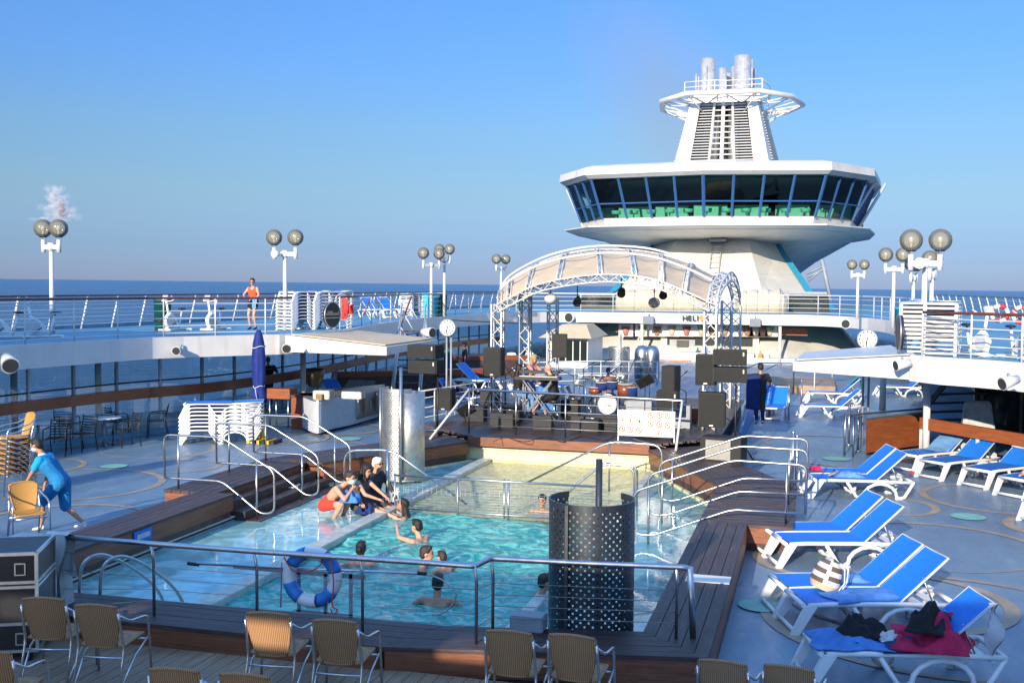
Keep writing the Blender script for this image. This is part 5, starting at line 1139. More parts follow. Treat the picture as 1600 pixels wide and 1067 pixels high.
tag(mb.build('towel','white_cloth',loc='auto'),'grey towel hanging over the left end of the pool railing','towel')
t=thing('covered_trolley','grey cloth covered trolley beside the flight case behind the towel','cover',(t0.x-.5,10.2,.2))
mb=MB(); rings=[]
for z,e in((.2,0),(.5,.02),(1.0,.04),(1.25,.06)): rings.append([V((t0.x-.30+(-.45+e if k in(0,3) else .32-e),10.55+(-.25+e if k<2 else .3-e),z)) for k in(0,1,2,3)])
mb.loft(rings); mb.build('cloth','grey_cloth',t,bevel=.03)
# lifebuoy on the near railing
c=PY(488,901,10.72); t=thing('lifebuoy','white and blue lifebuoy hanging on the near pool railing with loose rope','lifebuoy',c)
Rb,rb=.265,.075
for k in range(8):
    mb=MB(); a0=PI*k/4+.25; seg_=[V((c.x+Rb*math.cos(a0+PI/4*q/6),c.y+.03*math.cos(a0),c.z+Rb*math.sin(a0+PI/4*q/6))) for q in range(7)]
    mb.tube(seg_,rb,10,cap=(k%2==0),sy=1); mb.build('blue_band' if k%2==0 else 'white_band','cyan_blue' if k%2==0 else 'white_plastic',t) if 'cyan_blue' in MT else mb.build('blue_band' if k%2==0 else 'white_band','buoy_blue' if k%2==0 else 'white_plastic',t)
mb=MB(); mb.tube(smoothline([c+V((-.3,-.08,.22)),c+V((-.2,-.1,.1)),c+V((-.05,-.1,.07)),c+V((.1,-.1,.13)),c+V((.2,-.09,.24))],4),.008,5); mb.tube(smoothline([c+V((.24,-.08,.25)),c+V((.3,-.1,0)),c+V((.28,-.1,-.25)),c+V((.34,-.1,-.3)),c+V((.3,-.1,-.36)),c+V((.26,-.1,-.3))],4),.008,5); mb.tube([c+V((-.34,-.05,.15)),c+V((-.35,-.06,-.35))],.007,5); mb.build('rope','red_ink',t)
t=thing('lifebuoy_bracket','flat grey metal frame holding the lifebuoy on the pool railing','bracket',c-V((0,0,.45)))
mb=MB(); 
a=PY(396,892,10.75); b=PY(560,898,10.78); mb.box(((a.x+b.x)/2-.1,10.8,c.z+.02),((b.x-a.x)+.35,.012,.05)); mb.box((c.x+.42,10.8,c.z-.2),(.04,.012,.5)); mb.box((c.x-.2,10.8,c.z-.2),(.04,.012,.45)); mb.box((c.x+.12,10.8,c.z-.2),(.04,.012,.45)); mb.box((c.x+.1,10.8,c.z-.42),(.68,.012,.04)); mb.build('frame','grey_paint',t)
# hook pole
a=PY(296,880,10.8); b=PY(664,896,10.78); t=thing('hook_pole','long silver pool pole laid along the near railing, hook loop at right','pole',a)
mb=MB(); mb.tube([a,b],.014,8); mb.build('shaft','aluminium',t); mb=MB(); mb.tube([a-V((.02,0,0)),a+V((.12,0,-.004))],.021,8); mb.tube([b-V((.08,0,0)),b+V((.02,0,0))],.02,8); mb.build('grip','black_plastic',t)
mb=MB(); mb.tube(smoothline([b,PY(690,905,10.78),PY(712,925,10.78),PY(706,945,10.78),PY(690,958,10.78),PY(676,960,10.78)],5),.009,6); mb.build('hook_loop','steel',t)
# ================================================================ band gear
def cab(lab,px,py,Y,w_,h,d,yaw=0,z=None,logo=True,grp=None,name='speaker',mt_='speaker_grille'):
    # px,py = centre bottom of the front face
    p=PY(px,py,Y) if z is None else V((PY(px,py,Y).x,Y,z)); t=thing(name,lab,'speaker',p,group=grp)
    M=Matrix.Translation(p)@Matrix.Rotation(R(yaw),4,'Z')
    mb=MB(); mb.box((0,d/2+.02,h/2),(w_,d,h),M=M); mb.build('cabinet','black_cabinet',t,bevel=.012)
    mb=MB(); mb.box((0,.006,h/2),(w_*.93,.022,h*.94),M=M); mb.build('grille',mt_,t)
    if logo: mb=MB(); mb.box((w_*.0 if h>w_ else w_*.40,-.008,h*.06 if h>w_ else h*.75),(.09 if h>w_ else .03,.008,.03 if h>w_ else .09),M=M); mb.build('badge','sign_white',t)
    return t
# left line speaker pair on stand
cab('lower wide black speaker of the pair on a stand left of the stage',659,584,26.2,.82,.34,.55,-6,name='wide_speaker'); cab('upper wide black speaker of the pair on a stand left of the stage',657,560,26.2,.80,.34,.55,-6,name='wide_speaker')
def stand(lab,px,pyt,Y,z0,legs=True):
    q=PY(px,pyt,Y); t=thing('speaker_stand',lab,'stand',(q.x,Y,z0)); mb=MB(); mb.cyl((q.x,Y,z0+.1),(q.x,Y,q.z),.022,n=8); mb.build('pole','black_plastic',t)
    for k in range(3): a=k*2*PI/3+.4; mb=MB(); mb.tube([(q.x,Y,z0+.75),(q.x+.5*math.cos(a),Y+.5*math.sin(a),z0)],.018,6); mb.tube([(q.x,Y,z0+.25),(q.x+.26*math.cos(a),Y+.26*math.sin(a),z0+.36)],.012,5); mb.build('leg','black_plastic',t)
stand('black tripod stand under the wide speakers beside the steel cylinder',684,585,26.5,0)
cab('tall black speaker on a stand left of the band, before the truss',768,588,29.2,.52,.80,.45,0); stand('tripod stand carrying the tall black speaker at left',768,589,29.5,.55)
cab('black speaker hung on the inner truss column above the keyboard',874,559,31.5,.46,.70,.42,12,logo=False,name='hung_speaker',mt_='black_cabinet')
cab('grey speaker standing on the deck behind the steel cylinder',692,641,28,.46,.58,.4,0)
cab('tall black speaker at the right of the stage beside the wide pair',1102,602,26.6,.50,.74,.45,0)
cab('upper wide black speaker of the right stage pair',1140,571,26.3,.80,.36,.55,3,name='wide_speaker'); cab('lower wide black speaker of the right stage pair',1140,598,26.3,.80,.36,.55,3,name='wide_speaker')
stand('black stand under the right stage speakers',1150,600,26.5,.0)
cab('slim black tower speaker standing on a subwoofer at stage right',1043,613,27.2,.36,.66,.42,-14,mt_='black_cabinet',logo=False)
cab('black subwoofer box under the slim tower speaker',1041,640,27.1,.52,.46,.5,0)
cab('large dark cabinet leaning at the right end of the stage',1111,668,25.9,.62,.82,.4,0)
cab('black cabinet in the shade right of the wide speakers',1176,640,30,.42,.95,.35,-20,logo=False,name='flight_case',mt_='navy_cloth')
# boxy monitor on the bench
p=PZ(1127,722,.45); t=thing('equipment_case','open black equipment case standing on the bench by the stair rails','case',p); M=Matrix.Translation(p+V((0,.2,0)))@Matrix.Rotation(R(-12),4,'Z')
mb=MB(); mb.box((0,.1,.26),(.9,.5,.52),M=M); mb.build('body','black_cabinet',t,bevel=.01); mb=MB(); mb.box((-.05,-.155,.25),(.55,.012,.42),M=M); mb.build('front_panel','grey_ink',t)
# wedge monitors
for lab,px,py,w_ in (('black floor monitor at the left of the stage edge',783,664,.62),('black floor monitor centre left by the stage wires',846,668,.50),('black floor monitor before the drummer left one',906,668,.48),('black floor monitor before the bass drum',945,668,.60)):
    p=PZ(px,py+4,.552); t=thing('floor_monitor',lab,'speaker',p,group='wedge floor monitors along the stage edge'); mb=MB(); h=.36
    mb.add([(p.x-w_/2,p.y,p.z),(p.x+w_/2,p.y,p.z),(p.x+w_/2,p.y+.42,p.z),(p.x-w_/2,p.y+.42,p.z),(p.x-w_/2,p.y+.02,p.z+h),(p.x+w_/2,p.y+.02,p.z+h),(p.x+w_/2,p.y+.14,p.z+h),(p.x-w_/2,p.y+.14,p.z+h)],[(3,2,1,0),(0,1,5,4),(1,2,6,5),(2,3,7,6),(3,0,4,7),(4,5,6,7)]); mb.build('cabinet','black_cabinet',t,bevel=.01)
    mb=MB(); mb.add([(p.x-w_*.46,p.y+.43,p.z+.03),(p.x+w_*.46,p.y+.43,p.z+.03),(p.x+w_*.46,p.y+.16,p.z+h-.02),(p.x-w_*.46,p.y+.16,p.z+h-.02)],[(0,1,2,3)]); mb.build('grille','speaker_grille',t)
# drum kit
c=PZ(950,652,.552); DY=c.y+.9; 
def at(px,py,dy=0): return PY(px,py,c.y+dy)
t=thing('drum_kit','drum kit with white bass drum head, blue toms and brass cymbals on stage','drums',(c.x,c.y,.55))
b0=at(949,631,.1); mb=MB(); mb.cyl(b0,b0+V((0,.42,0)),.28,n=28); mb.build('bass_drum','navy_cloth',t); mb=MB(); mb.cyl(b0-V((0,.004,0)),b0-V((0,.02,0)),.255,n=28); mb.build('drum_head','sign_white',t); mb=MB(); mb.tube([b0+V((.275*math.cos(k*PI/14),-.015,.275*math.sin(k*PI/14))) for k in range(28)],.016,6,closed=True); mb.build('drum_hoop','chrome',t)
mb=MB(); mb.box(b0+V((-.06,-.024,0)),(.03,.006,.3)); mb.box(b0+V((.05,-.024,-.03)),(.14,.006,.05),ry=.5); mb.build('head_print','grey_ink',t)
for px,py,r_,h,mt_ in((940,603,.17,.2,'navy_cloth'),(957,602,.17,.2,'navy_cloth'),(977,609,.22,.32,'drum_shell'),(930,609,.18,.14,'drum_shell'),(985,613,.2,.3,'navy_cloth')):
    q=at(px,py,.5); mb=MB(); mb.cyl(q-V((0,0,h/2)),q+V((.0,-.03,h/2)),r_,n=20); mb.cyl(q+V((0,-.03,h/2)),q+V((0,-.03,h/2+.012)),r_*.97,n=20,mi=1); mb.cyl(q-V((0,0,h/2)),V((q.x,q.y,.56)),.012,n=5,mi=2); mb.build('tom_drum',[mt_,'sign_white','chrome'],t)
for px,py,r_ in((915,592,.26),(930,588,.2),(968,593,.26),(992,600,.22),(905,602,.2)):
    q=at(px,py,.6); mb=MB(); mb.lathe([(0,.03),(.05,.02),(r_,-.01),(r_,-.015),(0,.01)],q,24,M=Matrix.Rotation(0,4,'X')); mb.cyl(q,V((q.x,q.y,.56)),.011,n=5,mi=1); 
    for k in range(3): a=k*2.1; mb.tube([(q.x,q.y,.85),(q.x+.25*math.cos(a),q.y+.25*math.sin(a),.56)],.01,4,mi=1)
    mb.build('cymbal',['cymbal','chrome'],t)
# stands, keyboard, cables
def micstand(lab,px,pyb,pyt,z0,boom=None,Y=None):
    p=PZ(px,pyb,z0) if Y is None else V((PY(px,pyb,Y).x,Y,z0)); q=PY(px,pyt,p.y); t=thing('microphone_stand',lab,'stand',p); mb=MB(); mb.cyl(p,q,.013,n=6); mb.build('pole','black_plastic',t); mb=MB()
    for k in range(3): a=k*2*PI/3; mb.tube([p+V((0,0,.22)),p+V((.28*math.cos(a),.28*math.sin(a),0))],.011,5)
    mb.build('foot','black_plastic',t)
    if boom: e=PY(boom[0],boom[1],p.y-.1); mb=MB(); mb.tube([q,e],.011,5); mb.cyl(e,e+(e-q).normalized()*.12,.022,n=8); mb.build('boom','black_plastic',t)
micstand('microphone stand with boom reaching left of the drum kit',925,632,572,.55,(950,563)); micstand('microphone stand before the drum kit at centre',897,640,588,.55,(880,580)); micstand('slim music stand pole right of the drums',992,640,560,.55,(975,600)); micstand('microphone stand in the left part of the stage',745,640,590,.55)
for k,(lab,px,py) in enumerate((('tilted black music stand right of the drum kit',1008,596),('black music stand near the left speaker',727,640))):
    q=PY(px,py,27.6); t=thing('music_stand',lab,'stand',(q.x,27.6,.55)); mb=MB(); mb.box(q,(.42,.03,.28),rx=.6,ry=-.5); mb.build('desk','black_plastic',t); mb=MB(); mb.cyl((q.x,27.6,.56),q,.014,n=6); mb.build('pole','black_plastic',t)
# keyboard on x stand
a=PY(816,590,28.6); b=PY(866,594,28.6); t=thing('keyboard','long keyboard on a stand before the seated bald man','keyboard',((a.x+b.x)/2,28.6,.55))
cxk=(a.x+b.x)/2; zk=a.z; mb=MB(); mb.box((cxk,28.6,zk),(1.25,.34,.09)); mb.build('body','black_plastic',t,bevel=.01); mb=MB(); mb.box((cxk+.03,28.54,zk+.05),(1.05,.17,.02)); mb.build('key_bed','sign_white',t)
mb=MB()
for dy in(-.12,.12): mb.tube([(cxk-.45,28.6+dy,.56),(cxk+.4,28.6+dy,zk-.05)],.018,6); mb.tube([(cxk+.45,28.6+dy,.56),(cxk-.4,28.6+dy,zk-.05)],.018,6)
mb.build('x_stand','grey_paint',t)
mb=MB(); mb.box((cxk-.1,29.2,zk+.12),(1.1,.3,.08)); t2=thing('keyboard','second keyboard behind the first with a blue cloth below','keyboard',(cxk-.1,29.2,.55)); mb.build('body','black_plastic',t2,bevel=.01); 
for dx in(-.45,.45):
    for yy in(29.1,29.35): mb=MB(); mb.tube([(cxk-.1+dx,yy,.56),(cxk-.1+dx,yy,zk+.08)],.02,6); mb.build('leg','grey_paint',t2)
mb=MB(); mb.bb((cxk-.1,29.0,.8),(cxk+.45,29.03,zk+.05)); mb.build('cloth','blue_towel',t2)
# amplifier stacks / benches on stage back
for lab,px,py,Y,w_,h,mt_ in(('low grey amplifier rack behind the drum kit',1000,606,29.5,.7,.55,'grey_paint'),('black case behind the left microphone stands',742,655,28,.6,.4,'black_cabinet'),('dark equipment box at the foot of the left tripod',676,690,25.6,.4,.55,'black_cabinet'),('black case between the keyboard and drums',892,606,30,.5,.45,'black_cabinet'),('small amplifier beside the bass drum',922,648,26.9,.5,.3,'black_cabinet'),('timber crate at the back of the stage right',1075,612,30,.6,.35,'red_timber')):
    p=PY(px,py,Y); z0=.552 if px>700 else .0; t=thing('equipment_box',lab,'box',(p.x,Y,z0)); mb=MB(); mb.box((p.x,Y,z0+h/2),(w_,.4,h)); mb.build('body',mt_,t,bevel=.012); mb=MB(); mb.tube([(p.x-.1,Y,z0+h),(p.x-.1,Y,z0+h+.03),(p.x+.1,Y,z0+h+.03),(p.x+.1,Y,z0+h)],.01,5); mb.build('handle','chrome',t)
cr2=random.Random(3)
for k,(lab,pts) in enumerate((('loose black cable looping along the stage edge',[(770,690),(790,684),(820,690),(850,683),(880,690),(910,682),(945,688),(962,680)]),('loose grey cable trailing before the sign panel',[(985,684),(1005,690),(1022,694),(1040,699)]),('black cables heaped at the foot of the left stand',[(655,690),(672,697),(690,692),(705,698),(690,702),(672,700),(700,694)]))):
    P=smoothline([PZ(x,y,.56 if k<2 else .02) for x,y in pts],5); mb=MB(); mb.tube(P,.012 if k==2 else .008,5); tag(mb.build('cable','grey_ink' if k==1 else 'black_plastic',loc='auto'),lab,'cable')
# pool rules sign
A=PY(970,637,25.62); B=PY(1053,641,25.44); A2=PY(970,677,25.62)
t=thing('rules_sign','white pool rules sign panel with round red and black pictograms on the stage railing','sign',((A.x+B.x)/2,25.45,A2.z))
cen=V(((A.x+B.x)/2,25.42,(A.z+A2.z)/2-.02)); Wd=B.x-A.x; Hh=A.z-A2.z
mb=MB(); mb.box(cen,(Wd,.02,Hh)); mb.build('panel','sign_white',t)
for dx in(-Wd/2-.02,Wd/2+.02): mb=MB(); mb.bb((cen.x+dx-.015,25.41,.56),(cen.x+dx+.015,25.44,cen.z+Hh/2)); mb.build('frame_post','aluminium',t)
def S_(u,v): return V((cen.x-Wd/2+u*Wd,25.405,cen.z+Hh/2-v*Hh))
cir=[(.06,.38,'k'),(.21,.40,'k'),(.37,.40,'k'),(.06,.74,'r'),(.21,.76,'r'),(.37,.77,'r'),(.58,.17,'r'),(.74,.17,'r'),(.89,.17,'r'),(.58,.50,'r'),(.74,.52,'r'),(.89,.53,'r'),(.74,.86,'k')]
for i,(u,v,c2) in enumerate(cir):
    q=S_(u,v); mb=MB(); mb.tube([q+V((.062*math.cos(k*PI/10),0,.062*math.sin(k*PI/10))) for k in range(20)],.009,4,closed=True,mi=0)
    if c2=='r': mb.tube([q+V((-.042,0,.042)),q+V((.042,0,-.042))],.005,4)
    if i==0: mb.add([q+V((-.03,0,-.03)),q+V((.03,0,-.03)),q+V((.008,0,0)),q+V((-.008,0,0))],[(0,1,2,3)],1); mb.sph(q+V((0,0,.03)),.012,8,mi=1)
    elif i in(1,2): mb.sph(q+V((0,0,.028)),.011,8,mi=1); mb.tube([q+V((0,0,.02)),q+V((.004,0,-.01)),q+V((-.015,0,-.035))],.008,4,mi=1); mb.tube([q+V((0,0,.01)),q+V((.022,0,-.035))],.006 if i==1 else .014,4,mi=1)
    elif i==12: mb.tube([q+V((.02,0,.035)),q+V((-.01,0,.02)),q+V((-.018,0,-.01)),q+V((-.012,0,-.035))],.008,4,mi=1)
    else: mb.tube([q+V((-.02,0,-.02)),q+V((0,0,.015)),q+V((.018,0,-.005))],.006,4,mi=1); mb.sph(q+V((.008,0,.026)),.009,6,mi=1)
    mb.build('pictogram',['red_ink' if c2=='r' else 'grey_ink','black_ink'],t)
mb=MB()
for (u0,u1,v) in((.02,.17,.055),(.20,.27,.06),(.29,.40,.065),(.10,.35,.13),(.14,.30,.17),(.03,.10,.57),(.3,.42,.6)): 
    a,b=S_(u0,v),S_(u1,v); n_=int((u1-u0)*90)
    for k in range(n_): 
        if cr2.random()<.8: x=a.x+(b.x-a.x)*k/n_; mb.box((x,25.405,a.z+cr2.uniform(-.002,.002)),((b.x-a.x)/n_*.6,.004,.016))
mb.build('caption','grey_ink',t)
# grey service counter with food picture panel
c0=PZ(468,668,0); c1=PZ(490,681,0); c2=PZ(548,668,0); c3=PZ(592,655,0); t=thing('service_counter','rounded grey steel grill counter with dark food picture along its front','counter',c1)
back=V((-.25,1.1,0)); H=1.0
fr_=smoothline([c0,c0.lerp(c1,.6)+V((.05,-.1,0)),c1+V((.15,0,0)),c1.lerp(c2,.5),c2,c3],5)
poly=[(p.x,p.y) for p in fr_]+[((c3+back).x,(c3+back).y),((c0+back+V((.3,.2,0))).x,(c0+back).y+.2)]
mb=MB(); mb.prism(poly,.08,H-.04); mb.build('body','light_grey',t); mb=MB(); mb.prism([(x,y) for x,y in poly],H-.04,H); mb.build('worktop','steel',t)
mb=MB(); P=[p for p in fr_ if p.x>c1.x+.25]; mb.ribbon([(p.x,p.y) for p in P],.2,H-.1,-.025); 
mat('food_picture',(.05,.06,.09),.35,col2=(.30,.25,.20),vs_=1.3,bump=0); mat('food_cream',(.36,.33,.26),.5)
mb.build('picture_panel','food_picture',t)
for k,(fx_,zc,rr_,hh,mt_) in enumerate(((.12,.55,.1,.3,'food_cream'),(.42,.6,.08,.26,'brass_brown'),(.6,.5,.07,.2,'food_cream'),(.78,.6,.1,.3,'brass_brown'))):
    p=P[int(fx_*(len(P)-1))]; mb=MB(); mb.sph((p.x+.02,p.y-.03,zc),1,14,sc=(rr_,.012,hh)); mb.build('picture_figure',mt_,t)
mb=MB(); q=c1+V((.1,.45,H)); mb.box(q+V((0,0,.12)),(.5,.4,.24)); mb.box(q+V((.75,.35,.1)),(.6,.35,.2)); mb.build('griddle','steel',t,bevel=.02)
mb=MB(); q=q+V((.9,.5,0)); mb.add([q+V((-.5,-.2,.2)),q+V((.5,-.2,.2)),q+V((.4,.1,.5)),q+V((-.4,.1,.5))],[(0,1,2,3)]); mb.build('sneeze_guard','clear_glass',t)
mb=MB(); mb.box(c1+V((.1,.2,H+.08)),(.18,.16,.16)); mb.build('small_box','brass_brown',t)
t=thing('foot_stand','tan wicker basket on the ledge left of the grill counter','basket',PY(492,590,33)); q=PY(492,590,33); mb=MB(); mb.lathe([(0,-.3),(.22,-.3),(.3,.1),(.33,.3),(.28,.3),(0,.1)],q,16); mb.build('bowl','brass_brown',t)
t['category']='basket'; t.name='basket'
t=thing('fire_box','red box on the wall left of the basket','box',PY(479,583,33.5)); q=PY(478,590,33.5); mb=MB(); mb.box(q,(.28,.2,.42)); mb.build('body','red_paint',t,bevel=.01)
# timber side table near parasol
p=PZ(431,668,0); t=thing('side_counter','small varnished timber counter top right of the closed parasol','counter',p); mb=MB(); mb.box(p+V((0,.4,.98)),(.75,.5,.3)); mb.build('top_box','orange_wood',t,bevel=.01); mb=MB()
for dx in(-.3,.3):
    for dy in(.2,.6): mb=MB(); mb.cyl(p+V((dx,dy,0)),p+V((dx,dy,.84)),.03,n=6); mb.build('leg','aluminium',t)
p=PZ(455,672,0); t=thing('dark_cabinet','dark cabinet with timber top between parasol and grill counter','cabinet',p); mb=MB(); mb.bb((p.x-.1,p.y+.2,0),(p.x+.75,p.y+.9,.95)); mb.build('body','red_timber',t); mb=MB(); mb.bb((p.x-.15,p.y+.15,.95),(p.x+.8,p.y+.95,1.0)); mb.build('top','dark_timber',t)
# folding ladder / stair left behind speakers
def stair(lab,a,b,w_,n_,mt_='light_grey',rails=True):
    a=V(a);b=V(b); d=(b-a); dh=V((d.x,d.y,0)).normalized(); sd=V((-dh.y,dh.x,0))*w_/2; t=thing('staircase',lab,'stairs',a)
    for s_ in(-1,1):
        mb=MB(); mb.loft([[a+sd*s_+V((0,0,-.1)),a+sd*s_*1.06+V((0,0,-.1)),a+sd*s_*1.06+V((0,0,.12)),a+sd*s_+V((0,0,.12))],[b+sd*s_+V((0,0,-.1)),b+sd*s_*1.06+V((0,0,-.1)),b+sd*s_*1.06+V((0,0,.12)),b+sd*s_+V((0,0,.12))]]); mb.build('stringer',mt_,t)
        if rails: mb=MB(); mb.tube([a+sd*s_,a+sd*s_+V((0,0,.9)),b+sd*s_+V((0,0,.9)),b+sd*s_],.02,6); mb.tube([a+sd*s_+V((0,0,.5)),b+sd*s_+V((0,0,.5))],.012,5); mb.build('handrail','white_paint' if mt_!='black_plastic' else 'grey_paint',t)
    for k in range(n_): p=a.lerp(b,(k+.5)/n_); mb=MB(); M=Matrix.Translation(p)@Matrix.Rotation(math.atan2(dh.y,dh.x),4,'Z'); mb.box((0,0,0),(.24,w_,.04),M=M); mb.build('tread','dark_timber' if mt_!='black_plastic' else 'black_plastic',t)
stair('grey metal staircase rising behind the tan canopy to the left gallery',(-13.0,33.5,0),(-14.6,38.5,2.6),.9,11)
q0=PZ(1395,650,0); stair('dark open staircase under the right gallery behind timber counter',(3.2,33.0,.1),(4.6,30.8,2.6),1.6,9,'black_plastic',False)
# bulwark with timber rail left behind stage
for lab,a,b in(('varnished timber fronted planter wall behind the left speakers',(-16.6,36.0),(-11.5,40.0)),('dark timber bench wall far left behind the stage',(-15.8,46.0),(-12.3,48.0))):
    t=thing('low_wall',lab,'wall',(a[0],a[1],0)); mb=MB(); mb.ribbon([a,b],0,.85,.35); mb.build('body','dark_timber',t); mb=MB(); mb.ribbon([(a[0],a[1]-.03),(b[0],b[1]-.03)],.85,1.05,.45); mb.build('timber_top','red_timber',t)
# white pavilion left beyond stage
p=PY(900,520,56); t=thing('pavilion','small white roofed pavilion with dark windows left of the bar','pavilion',(-13,57,0)); mb=MB(); mb.bb((-13.3,55,0),(-11.3,59,1.55)); mb.build('wall','white_paint',t); mb=MB()
mb.loft([[V((-13.8,54.4,1.55)),V((-11.0,54.4,1.55)),V((-11.0,59,1.55)),V((-13.8,59,1.55))],[V((-12.9,56,2.2)),V((-11.6,56,2.2)),V((-11.6,58,2.2)),V((-12.9,58,2.2))]]); mb.build('roof','canopy_cloth',t)
for k in range(5): mb=MB(); mb.bb((-13.2+.38*k,54.97,.3),(-12.88+.38*k,54.99,1.4)); mb.build('window','smoked_glass',t)
# right: timber counter with glass, long timber rail, covered chair
a=PZ(1352,714,0); b=PZ(1446,700,0); t=thing('timber_counter','varnished timber counter with steel top left of the right loungers','counter',a)
dirx=(b-a).normalized(); nrm=V((-dirx.y,dirx.x,0)); q=[a,b,b+V((.25,1.6,0)),a+V((.1,1.9,0))]
mb=MB(); mb.hexa([p+V((0,0,.1)) for p in q],[p+V((0,0,.92)) for p in q]); 
mb.build('timber_front','orange_wood',t); mb=MB(); mb.hexa([p+V((0,0,.925)) for p in q],[p+V((0,0,.98)) for p in q]); mb.build('worktop','steel',t)
mb=MB(); mb.tube([a+V((-.5,.1,0)),a+V((-.5,.1,1.02)),b+V((0,0,1.05))],.025,6); mb.tube([a+V((-.3,-.1,0)),a+V((-.3,-.1,1.02))],.025,6); mb.build('guard_rail','chrome',t)
p0=PY(1437,653,28.0); p1=PY(1600,680,26.0); t=thing('timber_rail','long varnished timber rail board running behind the right loungers','rail',p0); mb=MB()
d_=(p1-p0).normalized(); n2=V((-d_.y,d_.x,0)); pe=p1+d_*2
mb.hexa([v+V((0,0,-.26)) for v in (p0,pe,pe+n2*.12,p0+n2*.12)],[v+V((0,0,.02)) for v in (p0,pe,pe+n2*.12,p0+n2*.12)]); mb.build('board','orange_wood',t); mb=MB()
for k in(0,.33,.66,1): v=p0.lerp(pe,k)+n2*.06; mb=MB(); mb.bb((v.x-.04,v.y-.04,0),(v.x+.04,v.y+.04,v.z-.27)); mb.build('post','aluminium',t)
t=thing('screen_wall','dark glazed screen wall under the right gallery','screen',(5,31,0)); mb=MB(); mb.ribbon([(4.3,32.5),(7.6,31.5)],.05,2.38,.08); mb.build('glass_panel','smoked_glass',t)
for k in range(4): x=4.3+k*1.1; mb=MB(); mb.bb((x-.04,32.3-k*.33,0),(x+.04,32.45-k*.33,2.39)); mb.build('mullion','black_plastic',t)
q=PZ(1530,668,.9); t=thing('covered_chair','chair under a grey fabric cover behind the timber rail','cover',(q.x,q.y,0)); mb=MB(); mb.loft([[V((q.x-.42,q.y-.1,.0)),V((q.x+.42,q.y-.1,.0)),V((q.x+.42,q.y+.7,.0)),V((q.x-.42,q.y+.7,.0))],[V((q.x-.36,q.y+.05,.9)),V((q.x+.36,q.y+.05,.9)),V((q.x+.34,q.y+.6,.95)),V((q.x-.34,q.y+.6,.95))],[V((q.x-.3,q.y+.3,1.5)),V((q.x+.3,q.y+.3,1.5)),V((q.x+.28,q.y+.5,1.5)),V((q.x-.28,q.y+.5,1.5))]]); mb.build('cloth','grey_cloth',t,bevel=.04)
# steel posts of the rope rail at right
for k,(px,py,h) in enumerate(((1238,760,1.15),(1244,768,1.15),(1326,695,1.05),(1340,705,1.05),(1232,660,1.1),(1252,640,1.0))):
    p=PZ(px,py,0); t=thing('barrier_post',('tall steel post left of the far right loungers','steel post just right of the tall post','steel post before the timber counter left one','steel post before the timber counter right one','far steel post near the end on loungers','far steel post behind the front far lounger')[k],'post',p,group='steel barrier posts'); mb=MB(); mb.cyl(p,p+V((0,0,h)),.03,n=10); mb.build('shaft','chrome',t); mb=MB(); mb.sph(p+V((0,0,h)),.045,10); mb.build('cap','chrome',t); mb=MB(); mb.cyl(p,p+V((0,0,.03)),.09,n=14); mb.build('foot','chrome',t)
# slide-blue panel right of stage
t=thing('windbreak','low clear blue windbreak panel slanting at the right edge of the stage','screen',PZ(1160,690,0)); a=PZ(1155,693,0); b=PZ(1176,655,0); mb=MB(); mb.hexa([a,b,b+V((.04,0,0)),a+V((.04,0,0))],[a+V((0,0,.3)),b+V((0,0,.9)),b+V((.04,0,.9)),a+V((.04,0,.3))]); mb.build('panel','buoy_blue',t)
# round black sign on the left gallery and mirrored one on the right
for lab,px,py,Y,yaw,rx_ in(('round black sign with grey lettering on the left gallery railing',518.5,492,31.0,78,.40),('round metal sign seen edge on at the right gallery railing end',1406,520,25.9,-86,.40)):
    p=PY(px,py,Y); t=thing('round_sign',lab,'sign',p); M=facing(p,yaw); mb=MB(); mb.add([(rx_*math.cos(2*PI*k/40),rx_*math.sin(2*PI*k/40),z) for z in(-.04,.04) for k in range(40)],[tuple(range(40))[::-1],tuple(range(40,80))]+[(k,(k+1)%40,40+(k+1)%40,40+k) for k in range(40)],M=M); mb.build('disc','black_plastic',t)
    mb=MB(); mb.tube([M@V((rx_*math.cos(2*PI*k/40),rx_*math.sin(2*PI*k/40),.03)) for k in range(40)],.02,6,closed=True); mb.build('rim','steel',t)
    if yaw>0:
        mb=MB(); text_mb('Ambulant',.17,M@Matrix.Translation((0,.02,.045)),mb,0,.002,.004) if 0 else None
        g_=random.Random(9); x=-.36
        while x<.34: h=g_.choice((.07,.07,.13)); mb.box((x,.02+h/2-.03,.045),(.018,h,.004),M=M); mb.box((x+.02,.0+g_.uniform(0,.03),.045),(.03,.016,.004),M=M); x+=.055
        mb.box((0,-.09,.045),(.7,.03,.004),M=M); mb.build('lettering','grey_ink',t)
# faint print on the awning front
# ================================================================ people
def remesh(mb,vox,sm=4):
    me=bpy.data.meshes.new('rm'); me.from_pydata([tuple(p) for p in mb.v],[],mb.f); o=bpy.data.objects.new('rm',me); COL.objects.link(o)
    m=o.modifiers.new('r','REMESH'); m.mode='VOXEL'; m.voxel_size=vox; m.adaptivity=0; m2=o.modifiers.new('s','SMOOTH'); m2.factor=.5; m2.iterations=sm
    dg=bpy.context.evaluated_depsgraph_get(); dg.update(); r=bpy.data.meshes.new_from_object(o.evaluated_get(dg)); bpy.data.objects.remove(o); bpy.data.meshes.remove(me)
    out=MB(); out.add([v.co.copy() for v in r.vertices],[tuple(p.vertices) for p in r.polygons],0,True); bpy.data.meshes.remove(r); return out
def caps(mb,a,b,ra,rb,n=10):
    a=V(a);b=V(b); mb.sph(a,ra,n); mb.sph(b,rb,n)
    if (b-a).length>1e-4: mb.tube([a,b],ra,n,rs=[ra,rb])
